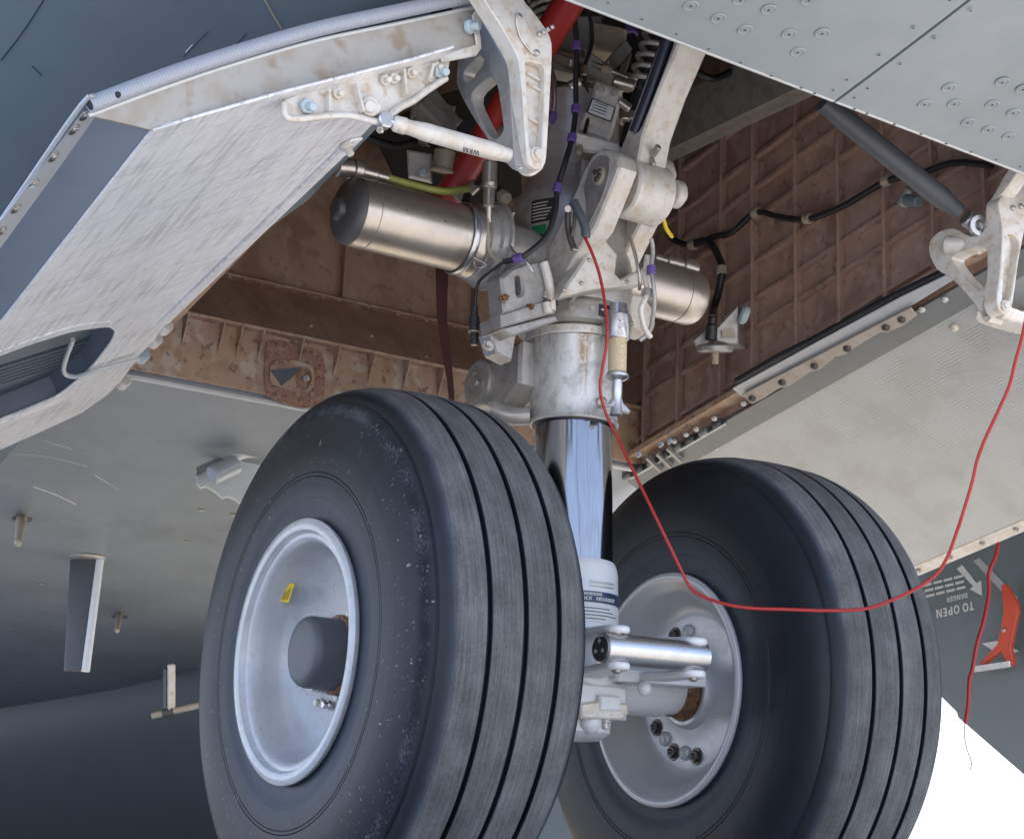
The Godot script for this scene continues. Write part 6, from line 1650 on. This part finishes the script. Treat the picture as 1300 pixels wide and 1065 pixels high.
	for w in [["thin steel pipe bent round the top of the strut", M.steel, 0.006, [Vector3(-0.0925, 1.6200, 0.0097), Vector3(-0.0734, 1.5401, 0.0227), Vector3(-0.0790, 1.4743, 0.0238), Vector3(-0.1137, 1.4404, 0.0035), Vector3(-0.1289, 1.4647, -0.0605)]],
		["brown hydraulic pipe running under the upper block", M.can, 0.0065, [Vector3(-0.0280, 1.6598, -0.0594), Vector3(-0.0086, 1.6316, -0.0062), Vector3(0.0351, 1.6014, 0.0376), Vector3(0.1018, 1.5948, 0.0544), Vector3(0.2272, 1.6732, -0.0129)]],
		["black hose dropping behind the valve block", M.black, 0.009, [Vector3(0.1212, 1.7238, -0.0050), Vector3(0.1231, 1.6182, 0.0260), Vector3(0.0990, 1.5208, 0.0303), Vector3(0.0666, 1.4162, 0.0516), Vector3(0.0899, 1.3519, 0.0473)]],
		["black hose looping left of the strut column", M.black, 0.0075, [Vector3(-0.1337, 1.3253, -0.0441), Vector3(-0.1352, 1.3687, -0.0935), Vector3(-0.1415, 1.3738, -0.1452), Vector3(-0.1579, 1.3310, -0.1441), Vector3(-0.1681, 1.2667, -0.0840)]],
		["steel pipe crossing behind the pale door rod", M.steel, 0.006, [Vector3(-0.1735, 1.6033, -0.4164), Vector3(-0.1355, 1.5448, -0.3480), Vector3(-0.0917, 1.5215, -0.2652), Vector3(-0.0584, 1.5495, -0.1737)]],
		["black hose along the left wall above the long cylinder", M.black, 0.008, [Vector3(-0.2505, 1.5494, -0.4211), Vector3(-0.1865, 1.5286, -0.3859), Vector3(-0.1580, 1.5218, -0.3080), Vector3(-0.1236, 1.4896, -0.2708)]],
		["steel pipe up the bay beside the brace channel", M.cast_grey, 0.007, [Vector3(0.1462, 1.8083, -0.0248), Vector3(0.1317, 1.6982, -0.0181), Vector3(0.0934, 1.5960, 0.0001), Vector3(0.0834, 1.5163, 0.0311)]],
		["thin dark cable behind the purple clipped harness", M.black, 0.004, [Vector3(-0.0388, 1.7093, 0.0713), Vector3(-0.0181, 1.6376, 0.0633), Vector3(-0.0367, 1.5663, 0.0666), Vector3(-0.0226, 1.4910, 0.0654), Vector3(-0.0574, 1.3955, 0.0879)]]]:
		t = thing("bay_pipe", w[0], "pipe", w[3][0], "pipes round the strut head")
		m = MB.new()
		m.path(w[3], w[2], 10, 6)
		part("tube", m, w[1], t)
		for e in [0, w[3].size() - 1, w[3].size() / 2]:
			m = MB.new()
			var dd: Vector3 = (w[3][mini(e + 1, w[3].size() - 1)] - w[3][maxi(e - 1, 0)]).normalized()
			m.cyl(w[3][e] - dd * 0.011, w[3][e] + dd * 0.011, w[2] * 1.7, 0.002, 6)
			part("pipe_nut", m, [M.bolt, M.can, M.purple, M.cream][(n + e) % 4], t)
		n += 1
	for w in [["grey relay box high between harness and spring", Vector3(-0.0008, 1.6604, -0.0662), 0.03, 0.045, M.cast_grey], ["tan junction box above the valve block", Vector3(0.0807, 1.6950, -0.0275), 0.035, 0.03, M.cream], ["dark box behind the steel pipe left of the strut", Vector3(-0.0220, 1.5776, -0.3505), 0.04, 0.03, M.dark_grey], ["dull metal filter block behind the left link rod", Vector3(-0.0809, 1.6306, -0.4220), 0.045, 0.028, M.box_metal]]:
		t = thing("equipment_box", w[0], "box", w[1], "small boxes in the bay")
		m = MB.new()
		m.box(w[1], Vector3(0.9, -0.1, 0.4).normalized() * w[2], Vector3(0.1, 1, 0).normalized() * w[3], Vector3(-0.4, 0, 0.9).normalized() * 0.025, 0.004)
		part("case", m, w[4], t)
		for k in 4:
			spot("case_screw", roundhead, M.bolt, t, w[1] + Vector3(-0.4, 0, 0.9).normalized() * 0.0255 + Vector3(0.9, -0.1, 0.4).normalized() * w[2] * (0.8 if k % 2 else -0.8) + Vector3(0.1, 1, 0).normalized() * w[3] * (0.75 if k < 2 else -0.75), Vector3(-0.4, 0, 0.9), 0.0, 0.6)
	# round dark fitting high on the right, seen past the brace
	t = thing("hose_bundle", "dark hoses high in the bay behind the white brace", "hoses", Vector3(0.4107, 1.7643, -0.1124))
	for w in [[Vector3(0.3823, 1.7663, -0.1302), Vector3(0.4203, 1.7484, -0.1109), Vector3(0.4824, 1.7881, -0.1202)], [Vector3(0.1413, 1.8380, -0.1419), Vector3(0.1919, 1.7799, -0.1266), Vector3(0.1603, 1.6612, -0.0599)], [Vector3(0.1318, 1.8087, -0.0954), Vector3(0.1248, 1.7305, -0.0620), Vector3(0.1417, 1.6640, -0.0097)]]:
		m = MB.new()
		m.path(w, 0.008, 8, 6)
		part("hose", m, M.black, t)

func banded(called: String, label: String, pts: Array, r: float, mat_: Material, bands: Array, bmat: Material, br: float, bl: float, grp := "") -> Node3D:
	var t := thing(called, label, "cable", pts[pts.size() - 1], grp)
	var m := MB.new()
	m.path(pts, r, 10, 7)
	part("sheath", m, mat_, t)
	for w in bands:
		m = MB.new()
		var i: int = w
		var d: Vector3 = (pts[mini(i + 1, pts.size() - 1)] - pts[maxi(i - 1, 0)]).normalized()
		m.cyl(pts[i] - d * bl, pts[i] + d * bl, br, 0.0012, 14)
		part("clip", m, bmat, t)
	return t

func cables() -> void:
	banded("harness", "black cable with purple clips running down over the strut housing", [Vector3(-0.1354, 1.7300, 0.1378), Vector3(-0.1093, 1.6466, 0.1297), Vector3(-0.0932, 1.5798, 0.1200), Vector3(-0.0951, 1.5123, 0.1231), Vector3(-0.0966, 1.4498, 0.1280), Vector3(-0.1098, 1.3865, 0.1372), Vector3(-0.1284, 1.3348, 0.1465), Vector3(-0.1376, 1.2845, 0.1377), Vector3(-0.1451, 1.2380, 0.1435), Vector3(-0.1614, 1.1890, 0.1428), Vector3(-0.1923, 1.1533, 0.1366), Vector3(-0.2064, 1.1420, 0.1240), Vector3(-0.2159, 1.1425, 0.0935)], 0.0052, M.black, [2, 4, 5, 7, 11], M.purple, 0.0085, 0.0085, "black cables")
	var t := banded("harness", "thin brown lead looping up to the connector left of the strut housing", [Vector3(-0.2159, 1.1425, 0.0935), Vector3(-0.2255, 1.1506, 0.0774), Vector3(-0.2326, 1.1710, 0.0666), Vector3(-0.2344, 1.2079, 0.0643), Vector3(-0.2323, 1.2358, 0.0617)], 0.0032, M.cream, [], M.purple, 0.006, 0.006)
	var m := MB.new()
	m.cyl(Vector3(-0.2298, 1.2209, 0.0589), Vector3(-0.2346, 1.2493, 0.0643), 0.0065, 0.001, 12)
	m.cyl(Vector3(-0.2341, 1.2466, 0.0638), Vector3(-0.2339, 1.2854, 0.0633), 0.0105, 0.002, 16)
	m.cyl(Vector3(-0.2335, 1.2827, 0.0628), Vector3(-0.2351, 1.3327, 0.0644), 0.0135, 0.002, 18)
	m.cyl(Vector3(-0.2342, 1.2868, 0.0636), Vector3(-0.2355, 1.2949, 0.0651), 0.015, 0.001, 8)
	part("connector", m, M.can, t)
	t = banded("harness", "thin black lead ending in a loose plug under the left cylinder", [Vector3(-0.2159, 1.1425, 0.0935), Vector3(-0.2285, 1.1276, 0.0685), Vector3(-0.2318, 1.1160, 0.0384), Vector3(-0.2325, 1.0929, 0.0309), Vector3(-0.2299, 1.0700, 0.0258)], 0.0028, M.black, [], M.purple, 0.006, 0.006)
	m = MB.new()
	m.cyl(Vector3(-0.2308, 1.0754, 0.0268), Vector3(-0.2288, 1.0565, 0.0224), 0.006, 0.001, 12)
	m.cyl(Vector3(-0.2290, 1.0578, 0.0227), Vector3(-0.2238, 1.0269, 0.0168), 0.0088, 0.001, 14)
	m.cyl(Vector3(-0.2274, 1.0484, 0.0209), Vector3(-0.2265, 1.0430, 0.0198), 0.0105, 0.001, 8)
	m.cyl(Vector3(-0.2242, 1.0296, 0.0173), Vector3(-0.2208, 1.0094, 0.0134), 0.0072, 0.001, 14)
	part("plug", m, M.rubber, t)
	m = MB.new()
	m.cyl(Vector3(-0.2211, 1.0108, 0.0137), Vector3(-0.2203, 1.0061, 0.0128), 0.0062, 0.0005, 14)
	m.lathe(Vector3(-0.2240, 1.0282, 0.0170), Vector3.UP, [Vector2(0, 0.009), Vector2(0, 0.011), Vector2(0.003, 0.011), Vector2(0.003, 0.009)], 14)
	part("plug_ring", m, M.cream, t)
	banded("harness", "pair of leads with a purple clip, on the right side of the strut", [Vector3(0.0208, 1.2074, 0.2049), Vector3(0.0266, 1.1872, 0.2026), Vector3(0.0241, 1.1499, 0.2021), Vector3(0.0240, 1.1266, 0.2073), Vector3(0.0313, 1.0971, 0.2032), Vector3(0.0398, 1.0704, 0.1884), Vector3(0.0444, 1.0462, 0.1717), Vector3(0.0327, 1.0320, 0.1599)], 0.0042, M.cast_grey, [2], M.purple, 0.008, 0.008)
	banded("harness", "dark kinked lead beside the purple clipped pair, right of the strut", [Vector3(0.0315, 1.1841, 0.1803), Vector3(0.0222, 1.1434, 0.1866), Vector3(0.0249, 1.1106, 0.1908), Vector3(0.0144, 1.0801, 0.1871), Vector3(0.0300, 1.0524, 0.1766), Vector3(0.0481, 1.0381, 0.1717)], 0.0052, M.box_metal, [2], M.bolt, 0.011, 0.006)
	banded("conduit", "black conduit with pale clips, strung along the ribbed right wall", [Vector3(0.5900, 1.5460, -0.4734), Vector3(0.5900, 1.5183, -0.4439), Vector3(0.5900, 1.4910, -0.3810), Vector3(0.5900, 1.4896, -0.3038), Vector3(0.5900, 1.4818, -0.2449), Vector3(0.5900, 1.5043, -0.1669), Vector3(0.5900, 1.4696, -0.0865), Vector3(0.5900, 1.4417, -0.0045), Vector3(0.5900, 1.4386, 0.0975), Vector3(0.5900, 1.4540, 0.2212), Vector3(0.5900, 1.4412, 0.3028), Vector3(0.5900, 1.4361, 0.3932), Vector3(0.5900, 1.4005, 0.4877)], 0.0068, M.black, [2, 5, 7, 9], M.cream, 0.0115, 0.009, "black cables")
	banded("conduit", "black conduit dropping from the wall run down to the white sensor", [Vector3(0.5850, 1.4906, -0.3637), Vector3(0.5850, 1.4799, -0.3195), Vector3(0.5850, 1.4374, -0.2866), Vector3(0.5850, 1.4008, -0.2729), Vector3(0.5850, 1.3514, -0.2858), Vector3(0.5600, 1.3065, -0.2715), Vector3(0.4310, 1.2221, -0.1209)], 0.0085, M.black, [3], M.cream, 0.012, 0.009, "black cables")
	banded("lead", "yellow sleeved lead at the right lug of the strut", [Vector3(0.0532, 1.2817, 0.1868), Vector3(0.0612, 1.2626, 0.1862), Vector3(0.0750, 1.2471, 0.1782), Vector3(0.1091, 1.2476, 0.1513)], 0.004, M.yellow, [], M.cream, 0.006, 0.006)
	# the red static line, clipped to the strut
	t = thing("grounding_wire", "thin red wire clipped on the strut, looping in front of the right tyre", "wire", Vector3(-0.1835, 1.1316, 0.2955))
	m = MB.new()
	m.path([Vector3(-0.1797, 1.1431, 0.2830), Vector3(-0.1695, 1.1121, 0.2926), Vector3(-0.1578, 1.0713, 0.3002), Vector3(-0.1529, 1.0149, 0.3110), Vector3(-0.1512, 0.9629, 0.3149), Vector3(-0.1496, 0.9152, 0.3016), Vector3(-0.1474, 0.8826, 0.2932), Vector3(-0.1336, 0.8454, 0.2910), Vector3(-0.1179, 0.7941, 0.3103), Vector3(-0.1056, 0.7246, 0.3466), Vector3(-0.0900, 0.6498, 0.3834), Vector3(-0.0645, 0.5825, 0.4042), Vector3(-0.0538, 0.5540, 0.4149), Vector3(-0.0414, 0.5389, 0.4307), Vector3(-0.0216, 0.5253, 0.4640), Vector3(0.0063, 0.5194, 0.4925), Vector3(0.0453, 0.5180, 0.5297), Vector3(0.0890, 0.5169, 0.5700), Vector3(0.1296, 0.5198, 0.6095), Vector3(0.1542, 0.5325, 0.6415), Vector3(0.1740, 0.5483, 0.6714), Vector3(0.1881, 0.5673, 0.6985), Vector3(0.1920, 0.5926, 0.7209), Vector3(0.1901, 0.6278, 0.7426), Vector3(0.1855, 0.6500, 0.7585), Vector3(0.1899, 0.6993, 0.7763), Vector3(0.1907, 0.7302, 0.7860), Vector3(0.1883, 0.7612, 0.8061), Vector3(0.1898, 0.7977, 0.8303), Vector3(0.1974, 0.8343, 0.8462), Vector3(0.1914, 0.8678, 0.8647), Vector3(0.1863, 0.9078, 0.8857), Vector3(0.1391, 1.0214, 0.9631), Vector3(0.0519, 1.1753, 1.0757), Vector3(-0.0413, 1.3130, 1.1795)], 0.0027, 10, 6)
	part("insulation", m, M.red_wire, t)
	t = thing("spring_clip", "grey spring clip biting the strut lug, red wire in its sleeve", "clip", Vector3(-0.1835, 1.1735, 0.2713))
	m = MB.new()
	m.path([Vector3(-0.1964, 1.2039, 0.2721), Vector3(-0.1910, 1.1827, 0.2814), Vector3(-0.1829, 1.1621, 0.2867), Vector3(-0.1800, 1.1472, 0.2878), Vector3(-0.1800, 1.1408, 0.2858)], 0.0078, 10, 5)
	part("grip_sleeve", m, M.dark_grey, t)
	m = MB.new()
	m.path([Vector3(-0.1924, 1.1937, 0.2531), Vector3(-0.1898, 1.1718, 0.2482), Vector3(-0.1855, 1.1483, 0.2501), Vector3(-0.1797, 1.1289, 0.2542)], 0.0058, 8, 5)
	m.path([Vector3(-0.1902, 1.1982, 0.2682), Vector3(-0.1863, 1.1686, 0.2618), Vector3(-0.1875, 1.1492, 0.2552)], 0.0035, 8, 5)
	part("jaw", m, M.bolt_dark, t)
	m = MB.new()
	m.cyl(Vector3(-0.1968, 1.1957, 0.2570), Vector3(-0.2048, 1.1903, 0.2686), 0.0065, 0.001, 14)
	m.bar(Vector3(-0.1787, 1.1344, 0.2503), Vector3(-0.1779, 1.1251, 0.2542), 0.012, 0.008, Vector3.BACK, 0.001)
	part("jaw_tip", m, M.bolt, t)
	# second lanyard, at the hatch panel
	t = thing("lanyard", "thin red lanyard with bare end hanging before the blue grey hatch panel", "wire", Vector3(0.7800, 0.4112, 0.2118))
	m = MB.new()
	m.path([Vector3(0.8925, 0.7697, 0.2081), Vector3(0.8687, 0.7371, 0.2198), Vector3(0.8481, 0.7034, 0.2208), Vector3(0.8387, 0.6646, 0.2276), Vector3(0.8163, 0.6098, 0.2336), Vector3(0.7975, 0.5600, 0.2309), Vector3(0.7901, 0.5120, 0.2240), Vector3(0.7808, 0.4904, 0.2238), Vector3(0.7781, 0.4518, 0.2228), Vector3(0.7800, 0.4112, 0.2118)], 0.0042, 8, 6)
	part("cord", m, M.red_wire, t)
	m = MB.new()
	m.path([Vector3(0.7797, 0.4127, 0.2120), Vector3(0.7821, 0.3910, 0.2071), Vector3(0.7902, 0.3652, 0.2046), Vector3(0.8020, 0.3396, 0.2045), Vector3(0.8019, 0.3251, 0.2001)], 0.0017, 6, 6)
	part("bare_end", m, M.steel, t)

func blade(base: Vector3, tip: Vector3, chord0: float, chord1: float, thick: float, along: Vector3) -> MB:
	# a tapered fin with a lens section
	var m := MB.new()
	var d := (tip - base).normalized()
	along = (along - d * along.dot(d)).normalized()
	var side := d.cross(along)
	var ring := func(f: float) -> Array:
		var p := []
		var c := lerpf(chord0, chord1, f)
		for i in 16:
			var a := TAU * i / 16.0
			p.append(base.lerp(tip, f) + along * cos(a) * c * 0.5 + side * sin(a) * thick * 0.5 * (1.0 - 0.3 * f))
		return p
	for k in 6:
		var r0: Array = ring.call(k / 6.0); var r1: Array = ring.call((k + 1) / 6.0)
		for i in 16:
			var j := (i + 1) % 16
			var n0 := (along * cos(TAU * i / 16.0) * thick / chord0 + side * sin(TAU * i / 16.0)).normalized()
			var n1 := (along * cos(TAU * j / 16.0) * thick / chord0 + side * sin(TAU * j / 16.0)).normalized()
			var z := Vector2.ZERO
			m.quad4([r0[i], r0[j], r1[j], r1[i]], [n0, n1, n1, n0], [z, z, z, z])
	var rt: Array = ring.call(1.0)
	for i in 16:
		m.tri(tip, rt[i], rt[(i + 1) % 16], d, d, d)
	return m

func belly_fittings() -> void:
	var t := thing("blade_antenna", "tall grey blade antenna with white leading edge under the aft belly", "antenna", Vector3(-0.2801, 0.8331, -1.7419))
	var a := Vector3(-0.2751, 0.8347, -1.7333) + Vector3(0, 0.004, 0)
	var depth := (a - Vector3(-1.7678, 0.1300, 2.5317)).dot(Vector3(0.527291, 0.244579, -0.813723))
	var b := Vector3(-0.2896, 0.5465, -1.6941)
	b = a + (b - a).normalized() * (b - a).length()
	var m := blade(a, b, 0.085, 0.06, 0.028, Vector3(0.75, 0, 0.66))
	var fin := part("fin", m, M.dark_grey, t)
	var m2 := MB.new()
	m2.path([a + Vector3(0.75, 0, 0.66).normalized() * 0.036, a.lerp(b, 0.5) + Vector3(0.75, 0, 0.66).normalized() * 0.031, b + Vector3(0.75, 0, 0.66).normalized() * 0.026], 0.011, 10, 4)
	part("leading_edge", m2, M.white, fin)
	m2 = MB.new()
	m2.lathe(a, Vector3.DOWN, [Vector2(0.0, 0.05), Vector2(0.006, 0.047), Vector2(0.008, 0.04), Vector2(0.008, 0)], 24)
	part("base", m2, M.cast_grey, t)
	for w in [[Vector3(-0.5253, 0.8679, -1.4897), 22.0, "short white pin antenna with dark foot at the far left", Vector3(-0.6018, 0.7691, -1.2519)], [Vector3(0.0345, 0.7711, -2.2916), 150.0, "tiny pale drain pin near the blade antenna", Vector3(-0.1194, 0.6797, -1.8879)]]:
		t = thing("belly_pin", w[2], "drain pin", w[0], "pins under the aft belly")
		m = MB.new()
		m.cyl(w[0] + Vector3(0, 0.005, 0), w[3], 0.013 if w[1] < 50.0 else 0.009, 0.003, 14, 0.008 if w[1] < 50.0 else 0.006)
		part("pin", m, M.cream, t)
		m = MB.new()
		m.lathe(w[0], Vector3.DOWN, [Vector2(0, 0.024), Vector2(0.003, 0.022), Vector2(0.004, 0)], 18)
		part("foot", m, M.dark_grey, t)
	t = thing("drain_mast", "white mast with pale cross rod hanging below the aft belly", "mast", Vector3(0.2197, 0.5690, -2.3159))
	m = MB.new()
	m.bar(Vector3(0.2078, 0.6514, -2.2989), Vector3(0.2310, 0.5134, -2.3253), 0.02, 0.012, Vector3.BACK, 0.003)
	part("mast_post", m, M.cast, t)
	m = MB.new()
	m.bar(Vector3(0.2020, 0.6408, -2.3181), Vector3(0.2234, 0.5136, -2.3425), 0.012, 0.02, Vector3.BACK, 0.003)
	part("mast_back", m, M.dark_grey, t)
	m = MB.new()
	m.cyl(Vector3(0.1846, 0.5025, -2.3587), Vector3(0.4374, 0.5825, -2.1708), 0.0095, 0.002, 14)
	part("cross_rod", m, M.cream, t)
	m = MB.new()
	m.cyl(Vector3(0.2103, 0.5103, -2.3397), Vector3(0.2360, 0.5181, -2.3207), 0.013, 0.002, 14)
	part("rod_clamp", m, M.dark_grey, t)
	# landing light fairing partly hidden by the left tyre
	t = thing("belly_light", "pale ragged edged light fairing with silver lamp, beside the left tyre's top", "lamp fairing", Vector3(-0.2045, 0.9421, -1.0236))
	m = MB.new()
	m.prism([Vector3(-0.3344, 0.9067, -0.9145), Vector3(-0.3153, 0.9193, -0.9106), Vector3(-0.2495, 0.9532, -0.9069), Vector3(-0.1672, 0.9835, -0.9059), Vector3(-0.1443, 0.8474, -0.9320), Vector3(-0.1882, 0.8556, -0.9211), Vector3(-0.2225, 0.8607, -0.9172), Vector3(-0.2396, 0.8683, -0.9137), Vector3(-0.2558, 0.8708, -0.9112), Vector3(-0.2678, 0.8652, -0.9083), Vector3(-0.2898, 0.8774, -0.9066), Vector3(-0.3094, 0.8846, -0.9049), Vector3(-0.3226, 0.8790, -0.9028), Vector3(-0.3341, 0.8884, -0.9075)], Vector3(0.0, 0.02, -0.012), 0.003)
	var fa := part("fairing_shell", m, M.edge, t)
	m = MB.new()
	m.cyl(Vector3(-0.3285, 0.8974, -0.8520), Vector3(-0.2721, 0.9320, -0.8542), 0.021, 0.003, 24)
	part("lamp_body", m, M.rail_light, fa)
	m = MB.new()
	m.path([Vector3(-0.2643, 0.9552, -0.8913), Vector3(-0.2351, 0.9705, -0.8924), Vector3(-0.1797, 0.9769, -0.8791)], 0.014, 10, 4)
	part("fairing_lip", m, M.edge, fa)


func _ready() -> void:
	# ---- camera, sky, sun, exposure
	var cam := Camera3D.new()
	cam.name = "camera"
	add_child(cam)
	cam.transform = Transform3D(Basis(Vector3(0.833932, 0.034587, 0.550782), Vector3(-0.162854, 0.969012, 0.185725), Vector3(-0.527291, -0.244579, 0.813723)), Vector3(-1.7678, 0.1300, 2.5317))
	cam.fov = 26.9870
	cam.near = 0.05
	cam.far = 3000.0
	var att := CameraAttributesPhysical.new()
	cam.current = true
	var env := Environment.new()
	env.background_mode = Environment.BG_SKY
	var sm := ProceduralSkyMaterial.new()
	sm.sky_top_color = Color(0.45, 0.56, 0.74)
	sm.sky_horizon_color = Color(0.9, 0.91, 0.92)
	sm.sky_curve = 0.12
	sm.ground_bottom_color = Color(0.5, 0.49, 0.47)
	sm.ground_horizon_color = Color(0.75, 0.76, 0.77)
	sm.energy_multiplier = 1.35
	var sky := Sky.new()
	sky.sky_material = sm
	env.sky = sky
	env.tonemap_mode = Environment.TONE_MAPPER_LINEAR
	env.tonemap_exposure = 3.1
	env.sdfgi_enabled = true
	env.ssao_enabled = true
	env.ssil_enabled = true
	var we := WorldEnvironment.new()
	we.name = "daylight"
	we.environment = env
	add_child(we)
	var sun := DirectionalLight3D.new()
	sun.name = "sun"
	sun.light_color = Color(1.0, 0.945, 0.86)
	sun.light_energy = 1.5
	sun.light_angular_distance = 0.5
	sun.shadow_enabled = true
	add_child(sun)
	sun.look_at_from_position(Vector3(6.0, 3.3, -0.4), Vector3.ZERO)
	make_materials()
	make_shapes()
	ground()
	fuselage()
	bay()
	left_door()
	right_door()
	wheels()
	strut()
	steering()
	drag_brace()
	cranks()
	bay_equipment()
	cables()
	belly_fittings()
	side_panel()
